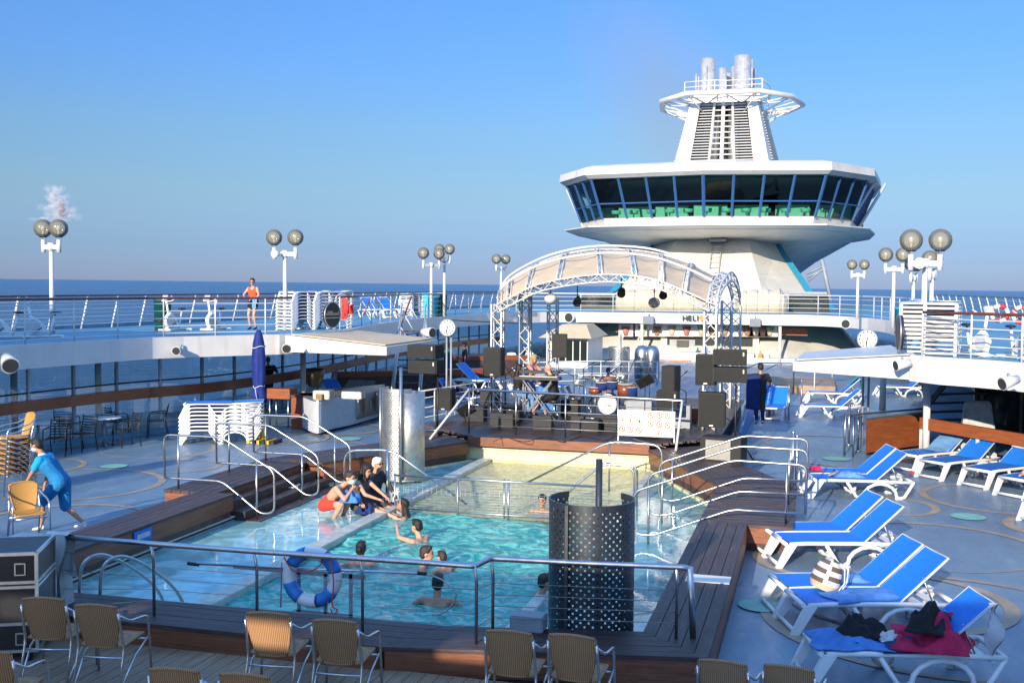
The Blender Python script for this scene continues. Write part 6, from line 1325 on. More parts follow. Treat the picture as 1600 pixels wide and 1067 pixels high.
def ik(a,t,L1,L2,h):
    a=V(a);t=V(t);h=V(h); d=t-a; L=d.length
    if L>(L1+L2)*.999: t=a+d*((L1+L2)*.999/L); d=t-a; L=d.length
    x=(L1*L1-L2*L2+L*L)/(2*L); y=math.sqrt(max(0,L1*L1-x*x)); u=d.normalized(); hh=(h-u*h.dot(u)); hh=hh.normalized() if hh.length>1e-5 else V((0,0,1))
    return a+u*x+hh*y,t
def person(label,loc,rz,pel,neck,head,wr,an,el=((-1,-.3,-.6),(1,-.3,-.6)),kn=((0,1,0),(0,1,0)),look=(0,1,0),s=1.0,vox=.017,skin='skin',hair='hair_dark',hairstyle='short',cl=(),shoes=None,hands=True,fem=False,cat='person',group=None,mask=False,glasses=False,foot=((0,1,-.1),(0,1,-.1)),fist=.5,feet=True):
    """joints in a local frame that faces +Y; wr/an: (left,right) targets"""
    M=Matrix.Translation(V(loc))@Matrix.Rotation(R(rz),4,'Z')@Matrix.Scale(s,4)
    t=thing('person',label,cat,loc,group=group)
    pel=V(pel);neck=V(neck);head=V(head); up=(neck-pel).normalized(); fw=V((0,1,0)); fw=(fw-up*fw.dot(up)).normalized(); rt=fw.cross(up)
    sw=.165 if fem else .19; hw=.10 if fem else .09
    J={}
    for k,sg in enumerate((-1,1)):
        J['sh',k]=neck-up*.05+rt*sw*sg; J['hip',k]=pel+rt*hw*sg-up*.02
        J['el',k],J['wr',k]=ik(J['sh',k],wr[k],.28,.25,el[k]); J['kn',k],J['an',k]=ik(J['hip',k],an[k],.43,.42,kn[k])
    mb=MB(); Tm=lambda p:M@V(p)
    def C(m_,a,b,ra,rb,k=0.0,n=10): caps(m_,a,b,ra+k,rb+k,n)
    def torso(m_,k=0,lo=0.0,hi=1.0):
        for sg in(-1,1):
            pts=[(pel+rt*hw*sg*.8,.098 if not fem else .105),(pel.lerp(neck,.30)+rt*.055*sg,.088 if not fem else .075),(pel.lerp(neck,.68)+rt*.078*sg+fw*.01,.105 if not fem else .095),(neck-up*.07+rt*sw*.72*sg,.062)]
            L=len(pts)-1
            for i in range(L):
                if (i+1)/L>lo and i/L<hi: C(m_,pts[i][0],pts[i+1][0],pts[i][1],pts[i+1][1],k)
        if hi>=1: C(m_,neck-up*.07-rt*sw*.7,neck-up*.07+rt*sw*.7,.058,.058,k)
    def arm(m_,k_,k=0,t0=0,t1=2):
        a,b,c=J['sh',k_],J['el',k_],J['wr',k_]
        if t0<1: C(m_,a.lerp(b,t0),a.lerp(b,min(1,t1)),.050-.012*t0,.050-.013*min(1,t1),k)
        if t1>1: C(m_,b.lerp(c,max(0,t0-1)),b.lerp(c,t1-1),.038,.038-.013*(t1-1),k)
    def leg(m_,k_,k=0,t0=0,t1=2):
        a,b,c=J['hip',k_],J['kn',k_],J['an',k_]
        if t0<1: C(m_,a.lerp(b,t0),a.lerp(b,min(1,t1)),.082-.028*t0,.082-.028*min(1,t1),k)
        if t1>1:
            m1=b.lerp(c,.32); u=max(0,t0-1)
            if u<.32: C(m_,b.lerp(c,u),m1 if t1-1>.32 else b.lerp(c,t1-1),.050,.052,k)
            if t1-1>.32: C(m_,b.lerp(c,max(u,.32)),b.lerp(c,t1-1),.052-.02*max(0,u-.32),.052-.020*(t1-1),k)
    torso(mb)
    for k in(0,1): arm(mb,k); leg(mb,k)
    hd=V(look).normalized(); hu=(head-neck).normalized(); hr=hd.cross(V((0,0,1))); hr=hr.normalized() if hr.length>.1 else V((1,0,0)); hu=hr.cross(hd).normalized()
    H=Matrix((hr,hd,hu)).transposed().to_4x4(); H.translation=head
    C(mb,neck-up*.02,head-hu*.05-hd*.01,.054,.048)
    mb.sph((0,0,0),1,14,sc=(.074,.095,.098),M=H@Matrix.Translation((0,-.008,.022))); mb.sph((0,0,0),1,12,sc=(.055,.068,.075),M=H@Matrix.Translation((0,.022,-.045))); mb.sph((0,0,0),1,8,sc=(.024,.022,.022),M=H@Matrix.Translation((0,.068,-.095)))
    mb.add([H@V(q) for q in((-.014,.082,-.03),(.014,.082,-.03),(0,.118,-.028),(0,.086,.02))],[(0,1,2),(0,3,1),(1,3,2),(2,3,0)])
    mb.tube([H@V((0,.085,.02)),H@V((0,.105,-.022))],.011,6,rs=[.008,.014])
    for sg in(-1,1): mb.sph((0,0,0),1,8,sc=(.012,.022,.032),M=H@Matrix.Translation((sg*.078,-.01,-.01)))
    if feet:
        for k in(0,1):
            f=V(foot[k]).normalized(); a=J['an',k]; C(mb,a-V((0,0,.03))-f*.03,a+f*.13-V((0,0,.045)),.036,.028); C(mb,a+f*.10-V((0,0,.045))+rt*.015,a+f*.155-V((0,0,.05)),.026,.02)
    if hands is False: 
        for k in(0,1): d=(J['wr',k]-J['el',k]).normalized(); C(mb,J['wr',k],J['wr',k]+d*.11,.026,.022)
    else:
        for k in(0,1): d=(J['wr',k]-J['el',k]).normalized(); C(mb,J['wr',k],J['wr',k]+d*.055,.024,.028)
    mb.v=[Tm(p) for p in mb.v]
    body=remesh(mb,vox*s)
    mats=[skin,'eye_dark','lip']+([shoes] if shoes else [])
    if shoes:
        an_=[Tm(J['an',k]+V((0,0,-.035))) for k in(0,1)]; ft=[Tm(J['an',k]+V(foot[k]).normalized()*.12+V((0,0,-.05))) for k in(0,1)]
        for i,f in enumerate(body.f):
            c=body.v[f[0]]
            if min(min((c-a).length for a in an_)-.02,min((c-a).length for a in ft)-.04)<.045*s: body.m[i]=3
    # fingers
    if hands:
        for k,sg in enumerate((-1,1)):
            w_=J['wr',k]; d=(w_-J['el',k]).normalized(); sd=d.cross(V((0,0,1))); sd=(sd.normalized() if sd.length>.2 else V((1,0,0))); nn=sd.cross(d).normalized()
            if nn.z>0: nn=-nn
            for q,(o_,L) in enumerate(((-.026,.062),(-.009,.072),(.009,.068),(.026,.055))):
                b=w_+d*.07+sd*o_; b2=b+d*L*.5+nn*L*fist*.3; b3=b2+(d*.5*(1-fist)+nn*fist).normalized()*L*.5
                body.tube([Tm(b-d*.02),Tm(b),Tm(b2),Tm(b3)],.009*s,6,rs=[.010*s,.010*s,.009*s,.007*s])
            th=w_+d*.03+sd*(.03*-sg); body.tube([Tm(w_+d*.02),Tm(th+sd*(.012*-sg)),Tm(th+d*.035+sd*(.022*-sg)+nn*.015)],.011*s,6,rs=[.012*s,.011*s,.008*s])
    HM=M@H
    if not glasses:
        for sg in(-1,1): body.sph((0,0,0),.0125,8,mi=1,sc=(1.25,.7,.8),M=HM@Matrix.Translation((sg*.031,.083,.005)))
        for sg in(-1,1): body.tube([HM@V((sg*.014,.093,.028)),HM@V((sg*.05,.082,.027))],.005*s,4,mi=1)
    body.sph((0,0,0),1,8,mi=2,sc=(.024,.010,.007),M=HM@Matrix.Translation((0,.084,-.06)))
    body.build('body',mats,t)
    # hair
    if hairstyle!='none':
        hb=MB(); 
        if hairstyle!='bald_fringe':
            hb.sph((0,0,0),1,16,sc=(.083,.098,.094),M=H@Matrix.Translation((0,-.022,.038))); hb.sph((0,0,0),1,12,sc=(.079,.06,.075),M=H@Matrix.Translation((0,-.058,-.01)))
            hb.sph((0,0,0),1,12,sc=(.066,.045,.03),M=H@Matrix.Translation((0,.042,.098)))
        if hairstyle=='long':
            for dx in(-.05,-.02,.02,.05): q=H@V((dx,-.06,0)); caps(hb,q,q+V((dx*.3,-.045,-.20)),.045,.05); caps(hb,q+V((dx*.3,-.045,-.20)),q+V((dx*.2,-.02,-.38)),.05,.025)
            for sg in(-1,1): q=H@V((sg*.075,-.01,.03)); caps(hb,q,q+V((sg*.01,.0,-.2)),.03,.025)
        if hairstyle=='bun': hb.sph((0,0,0),.042,10,M=H@Matrix.Translation((0,-.125,.02)))
        if hairstyle=='scarf': hb.sph((0,0,0),1,12,sc=(.09,.1,.06),M=H@Matrix.Translation((0,-.01,.07)))
        if hairstyle=='cap': hb.sph((0,0,0),1,12,sc=(.09,.07,.014),M=H@Matrix.Translation((0,.09,.055)))
        if hb.v: hb.v=[Tm(p) for p in hb.v]; r=remesh(hb,max(.009,vox*.8)*s,2); r.build('headscarf' if hairstyle=='scarf' else 'cap' if hairstyle=='cap' else 'hair',hair,t)
    if mask: mk=MB(); mk.sph((0,0,0),1,14,sc=(.06,.075,.055),M=HM@Matrix.Translation((0,.034,-.052))); mk.build('face_mask','mask',t)
    if glasses:
        g=MB()
        for sg in(-1,1): g.sph((0,0,0),1,10,sc=(.028,.014,.021),M=HM@Matrix.Translation((sg*.032,.088,.004)))
        g.tube([HM@V((-.075,0,.008)),HM@V((-.055,.085,.012)),HM@V((.055,.085,.012)),HM@V((.075,0,.008))],.004*s,4); g.build('sunglasses','black_plastic',t)
    for nm,mt_,spec in cl:
        c=MB()
        for sp in spec:
            kind=sp[0]
            if kind=='torso': torso(c,sp[1],sp[2] if len(sp)>2 else 0,sp[3] if len(sp)>3 else 1)
            elif kind=='arms': 
                for k in(0,1): arm(c,k,sp[1],0,sp[2])
            elif kind=='legs':
                for k in(0,1): leg(c,k,sp[1],0,sp[2])
            elif kind=='collar': C(c,neck-up*.045,neck+up*.02+fw*.01,.072,.066,sp[1])
            elif kind=='skirt':
                for k in(0,1): C(c,J['hip',k],J['hip',k].lerp(J['kn',k],sp[2]),.105+sp[1],.10+sp[1])
                C(c,(J['hip',0]+J['hip',1])/2,(J['hip',0]+J['hip',1]).lerp(J['kn',0]+J['kn',1],sp[2])/2,.11+sp[1],.09+sp[1])
        c.v=[Tm(p) for p in c.v]; remesh(c,vox*s,3).build(nm,mt_,t)
    return t
def onto(p,dz): q=V(p); q.z=dz; return q
# 1 crew man in blue pushing the chair
f0=PZ(96,828,0)
person('crew man in blue polo and shorts with face mask bending forward to push a chair',(f0.x,f0.y,0),104,(0,0,.84),(0,.30,1.27),(0,.41,1.45),((-.10,.60,.74),(.16,.36,.68)),((-.09,.30,.09),(.10,-.34,.11)),kn=((0,1,.1),(0,1,.2)),look=(.15,.9,-.3),skin='skin_tan',
  cl=(('polo_shirt','polo_blue',(('torso',.030),('arms',.026,.62))),('collar','white_cloth',(('collar',0),)),('shorts','shorts_blue',(('torso',.034,0,.34),('legs',.042,1.02)))),shoes='white_cloth',mask=True,vox=.014,fist=.8)
# 2 standing on the left gallery
q=PZ(396,515,ZU)
person('person in orange swimsuit top and sunglasses at the left gallery rail, holding towel',q,175,(0,0,.92),(.0,.02,1.42),(0,.05,1.58),((-.12,.26,1.02),(.16,.27,1.08)),((-.09,.0,.08),(.09,.05,.08)),look=(-.3,1,-.1),fem=True,hairstyle='short',hair='hair_brown',glasses=True,
  cl=(('swim_top','orange_top',(('torso',.008,.34,.95),)),('shorts','black_cloth',(('torso',.012,0,.3),('legs',.012,.42)))),shoes='black_plastic',vox=.018,feet=True)
mb=MB(); P=[[V((q.x+.12+.16*j/5+.02*math.sin(i),q.y-.30-.02*math.cos(j*2+i*.7),q.z+1.05-.34*i/6)) for j in range(6)] for i in range(7)]; mb.grid(P); mb.grid([[p+V((0,.02,0)) for p in r] for r in P]); tag(mb.build('towel','light_towel',loc='auto'),'pale blue towel held by the person at the gallery rail','towel')
# 3 crouching man on the ledge
f3=PZ(522,806,-.05)
person('bare chested man in red shorts and face mask crouching on the pool ledge',(f3.x,f3.y,-.22),-98,(0,-.16,.36),(0,.20,.74),(0,.33,.87),((-.10,.50,.42),(.05,.40,.68)),((-.13,.05,.07),(.12,.02,.07)),kn=((-.1,1,1),(.1,1,1)),look=(0,1,-.15),skin='skin',hairstyle='short',hair='hair_brown',mask=True,vox=.014,
  cl=(('shorts','red_shorts',(('torso',.016,0,.33),('legs',.020,.55))),),s=1.04)
def heap(label,M,sx,sy,h,mt_,seed=0,cat='towel',name='towel',nx=18,ny=12,drop=0,thick=.015,rough_=1.0):
    nx,ny=30,22
    P=[]; rg=random.Random(seed)
    for i in range(nx+1):
        row=[]
        for j in range(ny+1):
            u=i/nx*2-1; v=j/ny*2-1; e=max(0,1-abs(u)**4)*max(0,1-abs(v)**4); nz=noise.noise(V((u*1.6+seed,v*1.6,seed*.7)))+.38*noise.noise(V((u*3.2+seed,v*3.2,3)))
            r_=1+.22*noise.noise(V((u*1.3,v*1.3,seed+9.)))
            z=h*e*(.55+.75*nz*rough_)+thick
            if drop and abs(v)>.7: z-=drop*(abs(v)-.7)/.3
            row.append(M@V((u*sx/2*r_+.03*nz,v*sy/2*r_,max(z,thick) if not drop else z)))
        P.append(row)
    mb=MB(); mb.grid(P); mb.grid([[p-V((0,0,thick*.7)) for p in r] for r in P]); o=mb.build(name,mt_,loc='auto'); return tag(o,label,cat)
mk=lambda p,z,a: Matrix.Translation(V((p.x,p.y,z)))@Matrix.Rotation(R(a),4,'Z')
q=PZ(538,768,.35); heap('bundled blue towel in the lap of the crouching man',mk(V((f3.x+.36,f3.y-.1,0)),.26,10),.34,.30,.22,'blue_towel',3)
heap('dark blue towel hanging to the ledge between the crouching man and the women',mk(V((f3.x+.55,f3.y+.12,0)),.02,20),.30,.34,.24,'navy_cloth',5)
# 4 woman in grey dress
person('woman with long dark hair in grey dress sitting on the pool coping',(-8.16,18.62,-.10),-97,(0,0,.22),(0,.10,.70),(0,.17,.86),((-.10,.56,.36),(.14,.50,.38)),((-.12,.98,-.02),(.06,1.06,.02)),kn=((0,0,1),(0,0,1)),look=(.1,1,-.35),fem=True,hairstyle='long',vox=.014,
  cl=(('dress','grey_dress',(('torso',.012),('skirt',.0,.62))),),foot=((0,1,.1),(0,1,.1)),fist=.35)
# 5 woman in dark swim wear with cream scarf
person('woman in dark long sleeved swim top, cream headscarf and sunglasses',(-8.10,19.22,-.10),-112,(0,0,.22),(0,.04,.73),(0,.10,.90),((-.12,.42,.34),(.12,.40,.38)),((-.08,.92,-.04),(.10,.96,.0)),kn=((0,0,1),(0,0,1)),look=(-.1,1,-.05),fem=True,hairstyle='scarf',hair='sign_white',glasses=True,vox=.014,
  cl=(('swim_top','rash_dark',(('torso',.012),('arms',.012,1.7))),('leggings','rash_dark',(('legs',.008,1.05),)),('chest_stripe','pink_cloth',(('torso',.014,.68,.60),))),fist=.35)
# swimmers
def swimmer(label,px,py,rz,hs='short',hair='hair_dark',skin='skin',dz=0,s=1,wr=((-.35,.3,-.12),(.35,.3,-.12)),look=(0,1,0),cl=(),fem=False,lean=.06):
    p=PZ(px,py,0); 
    return person(label,(p.x,p.y,dz),rz,(0,-.12,-.46),(0,0,.02),(0,lean,.19),[(a,b,c) for a,b,c in wr],((-.1,.0,-1.15),(.1,-.1,-1.15)),look=look,hairstyle=hs,hair=hair,skin=skin,vox=.015,cl=cl,fem=fem,s=s,kn=((0,1,0),(0,1,0)))
swimmer('swimmer with dark hair in a bun seen from behind, left of the others',563,878,10,'bun',skin='skin_tan',fem=True,cl=(('swim_top','pink_cloth',(('torso',.006,.5,.9),)),))
swimmer('dark haired man in the water facing the seated women, hand raised',655,840,75,'short',skin='skin',wr=((-.05,.42,.13),(.3,.35,-.1)))
swimmer('swimmer with wet brown hair facing right toward the child',661,884,-75,'short','hair_brown',fem=True)
swimmer('small child in the water facing the wet haired swimmer',693,886,60,'short','hair_brown',s=.78)
swimmer('dark haired man seen from behind in the near part of the pool',683,934,5,'short',skin='skin_tan')
swimmer('swimmer partly hidden left of the dark shower cylinder',846,925,-60,'short',skin='skin_tan',dz=-.05)
swimmer('sunburnt bather behind the net fence beside the dark cylinder',848,795,180,'short',skin='skin',dz=-.02)
swimmer('dark haired head at the feet of the seated women',634,803,100,'long',skin='skin_tan',dz=-.02,look=(0,.6,.3))
# band
Yb=28.9; a=PY(866,612,Yb)
t=thing('stool','black drum stool under the bald man','stool',(a.x,Yb,.55)); mb=MB(); mb.cyl((a.x,Yb,1.02),(a.x,Yb,1.1),.17,n=16); mb.build('seat','black_plastic',t); mb=MB(); mb.cyl((a.x,Yb,.6),(a.x,Yb,1.02),.025,n=6)
for k in range(3): mb.tube([(a.x,Yb,.8),(a.x+.22*math.cos(k*2.1),Yb+.22*math.sin(k*2.1),.56)],.012,5)
mb.build('leg','chrome',t)
person('bald man in black t-shirt seated at the keyboard on stage',(a.x,Yb,.55),80,(0,0,.66),(0,.10,1.16),(0,.19,1.34),((-.12,.50,.98),(.18,.44,.95)),((-.12,.55,.10),(.14,.30,.10)),kn=((0,1,1),(0,1,1)),look=(0,1,.05),skin='skin',hairstyle='none',vox=.019,s=1.05,
  cl=(('t_shirt','shirt_black',(('torso',.03),('arms',.02,.7))),('shorts','shirt_black',(('torso',.03,0,.3),('legs',.025,.85)))),shoes='black_plastic')
a=PY(808,612,29.4)
person('person with long dark hair in black, back turned, at stage left',(a.x,29.4,.55),-60,(0,0,.66),(0,.03,1.17),(0,.07,1.34),((-.2,.35,.75),(.2,.35,.8)),((-.12,.45,.10),(.12,.45,.10)),kn=((0,1,1),(0,1,1)),skin='skin',hairstyle='long',vox=.019,cl=(('black_top','shirt_black',(('torso',.02),('arms',.015,.6))),('jeans','light_towel',(('torso',.02,0,.3),('legs',.015,1.7)))),shoes='black_plastic')
a=PY(828,600,30.1)
person('blond musician in pale pink top reaching over the keyboards',(a.x,30.1,.55),-110,(0,0,.95),(0,.08,1.42),(0,.14,1.59),((-.1,.5,1.15),(.12,.52,1.2)),((-.1,0,.1),(.1,0,.1)),skin='skin',hairstyle='long',hair='hair_blond',vox=.019,fem=True,cl=(('pink_top','pink_cloth',(('torso',.014),('arms',.012,.5))),('jeans','light_towel',(('torso',.02,0,.3),('legs',.015,1.9)))),shoes='black_plastic',look=(.2,1,-.4))
for lab,px,pyh,Y,rz,z0,sk,clm,sit in (('shirtless person with back turned seen behind the drum kit',950,580,38,5,0,'skin_tan',None,True),('person in dark clothes standing by the window behind the closed parasol',419,574,33.6,30,0,'skin_tan','shirt_black',False),
   ('person in green dark top standing below the round clock',699,539,44,160,0,'skin_tan','green_bin',False),('person in dark top at the far window right of the clock',727,541,45.5,120,0,'skin_tan','shirt_black',False),('dark clothed person standing behind the right stage cabinet',1189,574,31,20,0,'skin_tan','shirt_black',False)):
    h=PY(px,pyh,Y); z0=h.z-(1.60 if not sit else 1.05)
    if sit: person(lab,(h.x,Y,z0),rz,(0,0,.42),(0,.03,.90),(0,.06,1.06),((-.25,.3,.5),(.25,.3,.5)),((-.15,.5,.08),(.15,.5,.08)),kn=((0,1,1),(0,1,1)),skin=sk,vox=.024)
    else: person(lab,(h.x,Y,max(0,z0)),rz,(0,0,.93),(0,.02,1.43),(0,.05,1.60),((-.3,.1,.85),(.25,.2,.95)),((-.1,0,.08),(.1,.05,.08)),skin=sk,vox=.024,cl=(('top',clm,(('torso',.016),('arms',.015,.7))),('trousers','navy_cloth',(('torso',.018,0,.3),('legs',.016,1.9)))),shoes='black_plastic')
# reclining people: right edge and in the shade beyond the left speakers
E3=[o for o in COL.objects if o.get('label','').startswith('lounger at the right edge')][0]
M=Matrix.Translation(E3.location)@Matrix.Rotation(E3.rotation_euler.z,4,'Z'); q=M@V((1.15,0,.0))
person('sunbather with bare legs drawn up lying on the lounger at the right edge',(q.x,q.y,0),48+90,(0,0,.50),(0,-.42,.82),(0,-.50,.98),((-.25,.2,.5),(.25,.2,.5)),((-.1,.78,.46),(.1,.70,.46)),kn=((0,0,1),(0,0,1)),look=(0,1,.2),skin='skin',vox=.018,cl=(('shorts','navy_cloth',(('torso',.014,0,.33),('legs',.014,.4))),))
K2=[o for o in COL.objects if o.get('label','').startswith('blue lounger behind the keyboard')][0]
t=thing('sun_lounger','x','sun lounger'); bpy.data.objects.remove(t)
pz=PZ(722,640,0); LL=dup(lp); LL.location=pz+V((.4,.6,0)); LL.rotation_euler.z=R(150); LL['label']='lounger in deep shade behind the left speaker stand, person lying on it'; LL['group']=LG
M=Matrix.Translation(LL.location)@Matrix.Rotation(LL.rotation_euler.z,4,'Z'); q=M@V((1.15,0,0))
person('person lying on a lounger in the shade behind the left speakers',(q.x,q.y,0),240,(0,0,.50),(0,-.42,.80),(0,-.50,.96),((-.25,.2,.5),(.25,.2,.5)),((-.1,.80,.46),(.1,.62,.46)),kn=((0,0,1),(0,0,1)),look=(0,1,.2),skin='skin_tan',vox=.022,cl=(('shorts','navy_cloth',(('torso',.014,0,.33),('legs',.014,.5))),))
# ================================================================ things lying on loungers, gallery gear
def LM(key,x,y,z,a=0,pitch=0):
    o=LD[key]; return Matrix.Translation(o.location)@Matrix.Rotation(o.rotation_euler.z,4,'Z')@Matrix.Translation((x,y,z))@Matrix.Rotation(R(pitch),4,'Y')@Matrix.Rotation(R(a),4,'Z')
heap('crumpled blue towel along the front middle lounger',LM('B1',.85,-.06,.39,10),.95,.50,.07,'blue_towel',2,drop=.0)
heap('pale towel lying on the rear middle lounger',LM('B2',.85,0,.39,4),.62,.42,.07,'light_towel',4)
t=thing('beach_bag','round striped white and brown beach bag on the middle lounger','bag',(LM('B1',.42,.22,.4)@V((0,0,0))))
Mb=LM('B1',.42,.22,.40)@Matrix.Rotation(R(20),4,'Y'); mb=MB(); n_=24; prof=[(.02,0),(.15,.02),(.19,.10),(.185,.16),(.18,.22),(.165,.28),(.14,.34),(.10,.39),(.03,.42)]
for i in range(len(prof)-1):
    r0,z0=prof[i];r1,z1=prof[i+1]
    for k in range(n_):
        a=2*PI*k/n_;b=2*PI*(k+1)/n_; mi=0 if i<2 else (2 if (i+(k//8))%2 and k%8 not in(0,) else 1)
        mb.add([(r0*math.cos(a),r0*math.sin(a),z0),(r0*math.cos(b),r0*math.sin(b),z0),(r1*math.cos(b),r1*math.sin(b),z1),(r1*math.cos(a),r1*math.sin(a),z1)],[(0,1,2,3)],mi,True,Mb)
mb.build('bag_body',['food_cream2','white_cloth','stripe_brown'],t) if 'food_cream2' in MT else mb.build('bag_body',['canopy_cloth','white_cloth','stripe_brown'],t)
mb=MB(); mb.tube([Mb@V(p) for p in ((.03,-.1,.38),(.1,-.2,.36),(.14,-.24,.2),(.1,-.22,.05))],.01,5); mb.tube([Mb@V(p) for p in ((.05,-.08,.38),(.16,-.15,.38),(.2,-.16,.22),(.17,-.16,.06))],.01,5); mb.build('cord','white_cloth',t)
heap('blue towel folded over the foot of the nearest lounger',LM('C1',.35,-.02,.40,0),.75,.66,.09,'blue_towel',8)
heap('black clothing heaped on the nearest lounger, left of the crimson jacket',LM('C1',.55,.08,.44,30),.50,.40,.26,'black_cloth',11,cat='clothes',name='clothing')
heap('small pale printed cloth beside the black heap on the nearest lounger',LM('C1',.80,-.02,.42,0),.22,.22,.10,'white_cloth',13,cat='clothes',name='clothing')
heap('crimson jacket draped over the middle of the nearest lounger',LM('C1',1.25,-.06,.42,-20),.80,.86,.40,'crimson_cloth',15,cat='clothes',name='jacket')
heap('black shirt lying over the crimson jacket',LM('C1',1.20,-.10,.60,-30),.40,.60,.28,'black_cloth',18,cat='clothes',name='clothing')
heap('blue cloth in the middle of the nearest lounger under the jacket',LM('C1',.95,-.10,.39,0),.60,.56,.08,'navy_cloth',19,cat='clothes',name='clothing')
M=LM('C1',1.80,-.30,.92); mb=MB(); P=[[M@V((.05*math.sin(i*.9+j)+.02*j-.05,-.02*j+.03*math.sin(i),-.62*i/9)) for j in range(5)] for i in range(10)]; mb.grid(P); mb.grid([[p+V((.015,.01,0)) for p in r] for r in P]); tag(mb.build('towel','white_cloth',loc='auto'),'thin white cloth hanging from the backrest of the nearest lounger','towel')
heap('pale blue towel with shoes on the upper right front lounger',LM('D1',.75,.05,.39,0),.62,.45,.09,'light_towel',21)
heap('red cloth lying at the foot of the rear upper right lounger',LM('D2',.25,0,.40,0),.26,.3,.10,'crimson_cloth',23,cat='clothes',name='clothing')
t=thing('sandal','pale sandal resting on the upper right front lounger','shoe',LM('D1',.42,0,.42)@V((0,0,0))); M=LM('D1',.42,-.05,.46,25,-20); mb=MB(); mb.prism([(.13*math.cos(a)*(1.0),.05*math.sin(a)) for a in [PI*k/8 for k in range(16)]],0,.025,M=M); mb.build('sole','food_cream',t); mb=MB(); mb.tube([M@V((.03,-.05,.02)),M@V((.05,0,.07)),M@V((.03,.05,.02))],.009,5); mb.build('strap','black_plastic',t)
# towel covering a backrest
M=LM('E0',1.2,0,.41,0,-33); mb=MB(); P=[[M@V((-.10+.98*i/12,-.31+.62*j/8,.022+.012*math.sin(i*.8+j*.6))) for j in range(9)] for i in range(13)]; mb.grid(P); mb.grid([[p-V((0,0,.012)) for p in r] for r in P]); tag(mb.build('towel','light_towel',loc='auto'),'pale blue towel spread over the backrest beside the timber counter','towel')
heap('end of the pale blue towel lying on the seat of its lounger',LM('E0',1.05,.0,.39,0),.3,.5,.05,'light_towel',25)
M=LM('E2',1.2,0,.41,0,-33); mb=MB(); P=[[M@V((.80-.3*abs(i-3)/3*(1 if i<3 else -.0),-.30+.6*j/8,.03+(-.05 if i>3 else 0)+.012*math.sin(i+j))) for j in range(9)] for i in range(5)]; mb.grid(P); mb.tube([P[2][j] for j in range(9)],.03,6); tag(mb.build('towel','white_cloth',loc='auto'),'white towel rolled over the top of the backrest left of the sunbather','towel')
mat('teal_cloth',(.02,.32,.34),.9,bump=.4)
M=LM('G2',1.2,0,.41,0,-42); mb=MB(); P=[[M@V((.84-.10*i,-.2+.4*j/6,.03+.01*math.sin(i+j))) for j in range(7)] for i in range(5)]; mb.grid(P); P2=[[P[0][j]+V((.06+.01*i,0,-.12*i)) for j in range(7)] for i in range(5)]; mb.grid(P2); tag(mb.build('towel','teal_cloth',loc='auto'),'teal towel hanging over the backrest of a far lounger','towel')
q=PZ(436,741,.2); heap('blue towel lying on the timber steps at the left of the pool',mk(q,.29,15),.42,.30,.12,'light_towel',31)
q=PZ(506,708,.3); 
for k,(px,py,z,c) in enumerate(((456,762,.13,'white_cloth'),(462,759,.13,'white_cloth'),(1425,739,0,'red_cloth'),(1500,741,.0,'black_plastic'))):
    p=PZ(px,py,z); M=mk(p,z+.004,40+k*35); t=thing('flip_flop',('pale flip flop on the timber pool steps, left one of the pair','pale flip flop on the timber pool steps, right one of the pair','red flip flop on the deck under the right loungers','black flip flop on the deck under the right loungers')[k],'shoe',p); mb=MB(); mb.prism([(.13*math.cos(a),.05*math.sin(a)) for a in [PI*k_/8 for k_ in range(16)]],0,.022,M=M); mb.build('sole',c,t); mb=MB(); mb.tube([M@V((-.02,-.045,.02)),M@V((.06,0,.045)),M@V((-.02,.045,.02))],.007,5); mb.build('strap','black_plastic',t)
# a wicker chair behind the right loungers
p=PZ(1560,735,0); chair_at(0,0,0,150,'yellow backed wicker chair standing behind the right blue loungers',src=cy,p=V((p.x-.2,p.y+1.4,0)),grp='yellow chairs beside the man in blue')
# ---- exercise bikes on the gallery
def make_bike():
    t=thing('exercise_bike','x','exercise bike',world=False)
    mb=MB(); mb.tube([(-.45,0,.06),(.5,0,.06)],.04,8); mb.tube([(-.45,-.25,.04),(-.45,.25,.04)],.035,8); mb.tube([(.5,-.25,.04),(.5,.25,.04)],.035,8); mb.tube([(-.12,0,.08),(-.25,0,.62)],.035,8); mb.tube([(.25,0,.1),(.42,0,.95)],.035,8); mb.build('frame','white_plastic',t)
    mb=MB(); mb.loft([[V((x,-.07,z)) for x,z in((-.1,.16),(.42,.10),(.52,.36),(.30,.62),(.02,.40))],[V((x,.07,z)) for x,z in((-.1,.16),(.42,.10),(.52,.36),(.30,.62),(.02,.40))]]); mb.build('flywheel_cover','white_plastic',t,bevel=.02)
    mb=MB(); mb.cyl((.3,-.075,.33),(.3,.075,.33),.19,n=20); mb.build('flywheel','light_grey',t)
    mb=MB(); mb.sph((0,0,0),1,12,sc=(.15,.11,.035),M=Matrix.Translation((-.28,0,.70))); mb.cyl((-.25,0,.6),(-.27,0,.69),.025,n=8); mb.build('saddle','black_plastic',t)
    mb=MB(); mb.tube(rnd([(.25,-.26,1.05),(.42,-.2,.95),(.42,.2,.95),(.25,.26,1.05)],.06,3),.018,6); mb.build('handlebar','white_plastic',t); mb=MB(); mb.box((.46,0,1.05),(.06,.2,.16),ry=-.4); mb.build('console','light_grey',t)
    for s_ in(-1,1): mb=MB(); mb.tube([(.08,s_*.09,.3),(.08+.12*s_,s_*.1,.22)],.012,5); mb.box((.08+.14*s_,s_*.16,.22),(.09,.1,.025)); mb.build('pedal','black_plastic',t)
    return t
bk=make_bike()
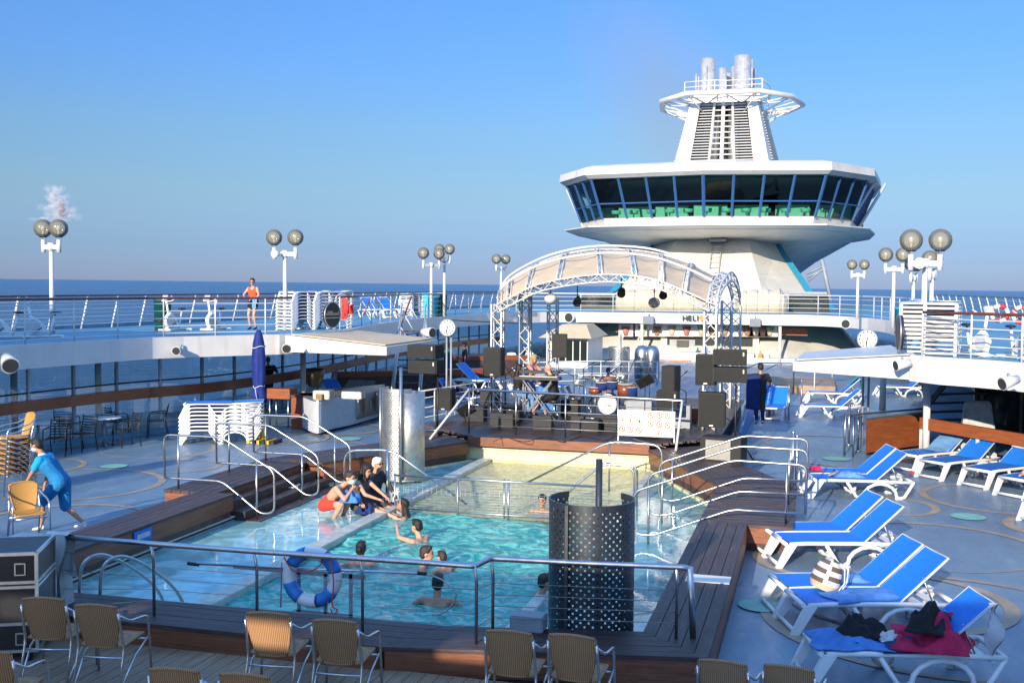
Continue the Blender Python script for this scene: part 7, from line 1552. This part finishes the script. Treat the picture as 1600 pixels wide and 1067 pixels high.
for k,(px,py,Y,rz,lab) in enumerate(((12,0,24.3,-150,'white exercise bike at the far left photo edge on the gallery'),(70,0,24.8,-140,'white exercise bike left of the first lamp post'),(275,0,30.5,-100,'white exercise bike beside the green bin on the left gallery'),(338,0,31.5,-95,'white exercise bike between green bin and the person at the rail'),(1523,0,26.3,-60,'white exercise bike right of the white stacks on the right gallery'),(1590,0,25.6,-70,'white exercise bike at the right photo edge on the gallery'))):
    q=PY(px,500,Y); o=bk if k==0 else dup(bk); o.location=(q.x,Y,ZU); o.rotation_euler.z=R(rz); o['label']=lab; o['group']='exercise bikes on the upper gallery'
# bins, boards, red jackets, lifebuoys
def bin_(lab,px,Y,r_,h,mt_): q=PY(px,500,Y); t=thing('bin',lab,'bin',(q.x,Y,ZU)); mb=MB(); mb.lathe([(0,0),(r_*.9,0),(r_,h*.95),(r_*1.05,h*.95),(r_*1.05,h),(r_*.8,h),(0,h*.9)],(q.x,Y,ZU),20); mb.build('drum',mt_,t); mb=MB(); mb.lathe([(r_*1.0,h*.3),(r_*1.02,h*.3),(r_*1.02,h*.34),(r_*1.0,h*.34)],(q.x,Y,ZU),20); mb.build('band','black_plastic',t)
bin_('dark green bin on the left gallery beside an exercise bike',254,30.4,.27,1.0,'green_bin'); bin_('dark green bin by the far gallery stairs left of the round clock',687,49.5,.35,1.05,'green_bin'); bin_('bright cyan towel bin with white top on the left gallery',673,49,.38,1.0,'cyan_paint'); bin_('cyan bin on the right gallery behind the round metal sign',1413,31,.25,1.0,'cyan_paint')
q=PY(664,500,48.6); t=thing('notice_board','tall cyan board standing left of the cyan bin on the gallery','board',(q.x,48.6,ZU)); mb=MB(); mb.box((q.x,48.6,ZU+.6),(.3,.05,1.1)); mb.build('board','cyan_paint',t,bevel=.01); mb=MB(); mb.box((q.x,48.6,ZU+.02),(.34,.3,.04)); mb.build('foot','light_grey',t)
for k,(px,Y,lab) in enumerate(((539,33.0,'red life jacket hanging on the left gallery left one'),(548,33.6,'red life jacket hanging on the left gallery right one'))):
    q=PY(px,483,Y); mb=MB(); P=[]
    M=mk(q,q.z,0)@Matrix.Rotation(R(90),4,'X'); tag(heap(lab,M,.22,.7 if k==0 else .3,.1,'red_cloth',40+k,cat='life jacket',name='life_jacket'),lab)
def ringbuoy(lab,c,r_,nx=0): 
    t=thing('lifebuoy',lab,'lifebuoy',c); 
    for k in range(8): mb=MB(); mb.tube([c+V((r_*math.cos(PI/4*(k+q/4)),.0,r_*math.sin(PI/4*(k+q/4)))) for q in range(5)],.07,8); mb.build('red_band' if k%2 else 'white_band','red_paint' if k%2 else 'white_plastic',t)
ringbuoy('red and white lifebuoy on the outer right rail',PY(1562,490,40.5),.26); ringbuoy('red and white lifebuoy at the right photo edge on the outer rail',PY(1596,492,40),.26)
# red brown stair handrails rising from the gallery
for k,(a,b,Y) in enumerate((((643,463),(621,522),38.5),((580,463),(569,492),44))):
    p=PY(a[0],a[1],Y); q=PY(b[0],b[1],Y-.5); t=thing('stair_handrail',('red brown sloping stair handrail above the tan canopy','darker sloping stair handrail left of the blue gallery loungers')[k],'handrail',q); mb=MB(); mb.tube([p,q],.035,6); mb.build('rail','wood_rail',t); mb=MB()
    for u in(.2,.5,.8): w_=p.lerp(q,u); mb.tube([w_,w_+V((.35,0,-.55))],.018,5)
    mb.build('post','white_paint',t)
# banquet of small things: red lights/cables strung left of the stage
P=smoothline([PY(700,500,40),PY(760,503,38),PY(830,506,36)],6); mb=MB(); mb.tube(P,.02,5); tag(mb.build('cable','black_plastic',loc='auto'),'thin dark cable strung from the gallery to the stage truss','cable')
# black chairs & tables in the shade behind the left speakers
for k,(px,py,rz,lab) in enumerate(((712,612,30,'dark slatted chair in the shade below the round clock'),(740,606,-20,'dark slatted chair right of the one below the clock'),(700,655,160,'dark slatted chair behind the steel shower cylinder'),(562,600,60,'dark slatted chair under the tan canopy'),(530,598,-40,'dark slatted chair behind the grill counter'))):
    chair_at(px,py,0,rz,lab,src=dc,grp='dark slatted chairs near the stage')
wc=make_chair('white_plastic','white_chair'); 
for k,(px,py,rz,lab) in enumerate(((760,583,20,'white chair behind the left truss legs, leftmost'),(800,578,10,'white chair between the left truss legs'),(832,577,-15,'white chair right of the left truss legs'),(905,560,30,'white chair before the small pavilion, nearest'),(925,553,-10,'white chair before the small pavilion, farther'))):
    o=wc if k==0 else dup(wc); o.location=PZ(px,py,0); o.rotation_euler.z=R(rz); o['label']=lab; o['group']='white chairs beyond the stage'
for k,(px,py,lab) in enumerate(((1300,600,'small round white table beyond the teal towel lounger'),(880,566,'round white table beyond the stage truss'))): table(lab,PZ(px,py,0))

# ================================================================ more stage clutter
cr3=random.Random(12)
for k,(px,py,pt,bx,by) in enumerate(((790,640,585,800,578),(835,645,600,845,592),(912,628,575,925,568),(968,640,590,955,583),(1015,640,585,1004,578),(1072,660,612,1060,606),(1092,668,610,1100,602),(1128,660,600,1120,595),(1062,640,590,1070,583),(775,600,570,786,560))):
    micstand('slim black microphone stand %s'%('at far stage left,beside the bald man,left of the cymbals,right of the bass drum,behind the sign panel,between sign and right cabinet,beside the right cabinet,nearest the blue windbreak,behind the slim tower speaker,behind the left tall speaker'.split(',')[k]),px,py,pt,.55,(bx,by))
for k,(lab,px,py,Y,w_,h,mt_) in enumerate((('black guitar amplifier left of the keyboard stand',800,640,28.2,.5,.42,'speaker_grille'),('black equipment case behind the rules sign',1012,640,27.2,.6,.5,'black_cabinet'),('grey cabinet behind the slim tower speaker',1066,640,28.3,.45,.6,'grey_paint'),('black box under the right wide speakers',1150,665,26.8,.5,.5,'black_cabinet'),('black case at the back of the stage left',770,612,32,.7,.5,'black_cabinet'),('dark trunk behind the left speakers on deck',640,640,29.5,.8,.6,'black_cabinet'),('dark crate beside the far left stairs',620,625,31.5,.7,.7,'dark_timber'))):
    q=PY(px,py,Y); z0=.552 if 700<px<1140 else 0; t=thing('equipment_box',lab,'box',(q.x,Y,z0)); mb=MB(); mb.box((q.x,Y,z0+h/2),(w_,.4,h)); mb.build('body',mt_,t,bevel=.012); mb=MB(); mb.tube([(q.x-.1,Y-.21,z0+h*.8),(q.x-.1,Y-.24,z0+h*.8),(q.x+.1,Y-.24,z0+h*.8),(q.x+.1,Y-.21,z0+h*.8)],.01,5); mb.build('handle','chrome',t)
for k,pts in enumerate(([(1085,690),(1100,684),(1125,690),(1150,684),(1162,676)],[(700,680),(715,672),(735,678),(748,668)],[(1030,668),(1060,672),(1080,664)],[(860,655),(880,648),(905,655),(930,652)])):
    mb=MB(); mb.tube(smoothline([PZ(x,y,.57 if pts[0][0]!=700 else .02) for x,y in pts],5),.011,5); tag(mb.build('cable','black_plastic',loc='auto'),('black cable on the boards below the right cabinets','black cable on the deck behind the steel cylinder','black cable before the subwoofer','black cable between keyboard and bass drum')[k],'cable')
# timber platform and rails beyond the stage on the right
a=PZ(1168,612,0); t=thing('timber_platform','low weathered timber platform with steel rails right of the bar','platform',(a.x,a.y,0)); mb=MB()
for k in range(9): mb.board((a.x+.3,a.y+.16*k*3),(a.x+3.4,a.y+.16*k*3),(a.x+.3,a.y+.16*k*3+.46),(a.x+3.4,a.y+.16*k*3+.46),.0,.32)
mb.build('plank_top','teak',t)
for k,dx in enumerate((.5,1.3)): mb=MB(); mb.tube(rnd([(a.x+dx+1.3,a.y-.05,0),(a.x+dx+1.3,a.y-.05,1.2),(a.x+dx-.1,a.y+.6,1.15),(a.x+dx-1.6,a.y+.9,.35)],.15,4),.03,6); mb.build('handrail','white_paint' if k else 'chrome',t)
rail('side_railing','low white pipe railing on deck left of the stage steps',[(-11.6,30.5,0),(-10.9,33.5,0),(-10.4,37,0)],0,1.0,3,1.2,hm='white_paint',rh=.022)
rail('side_railing','low white pipe railing beyond the stage before the pavilion',[(-11.8,44,0),(-9.2,46,0),(-6.5,46.5,0)],0,1.0,3,1.2,hm='white_paint',rh=.022)
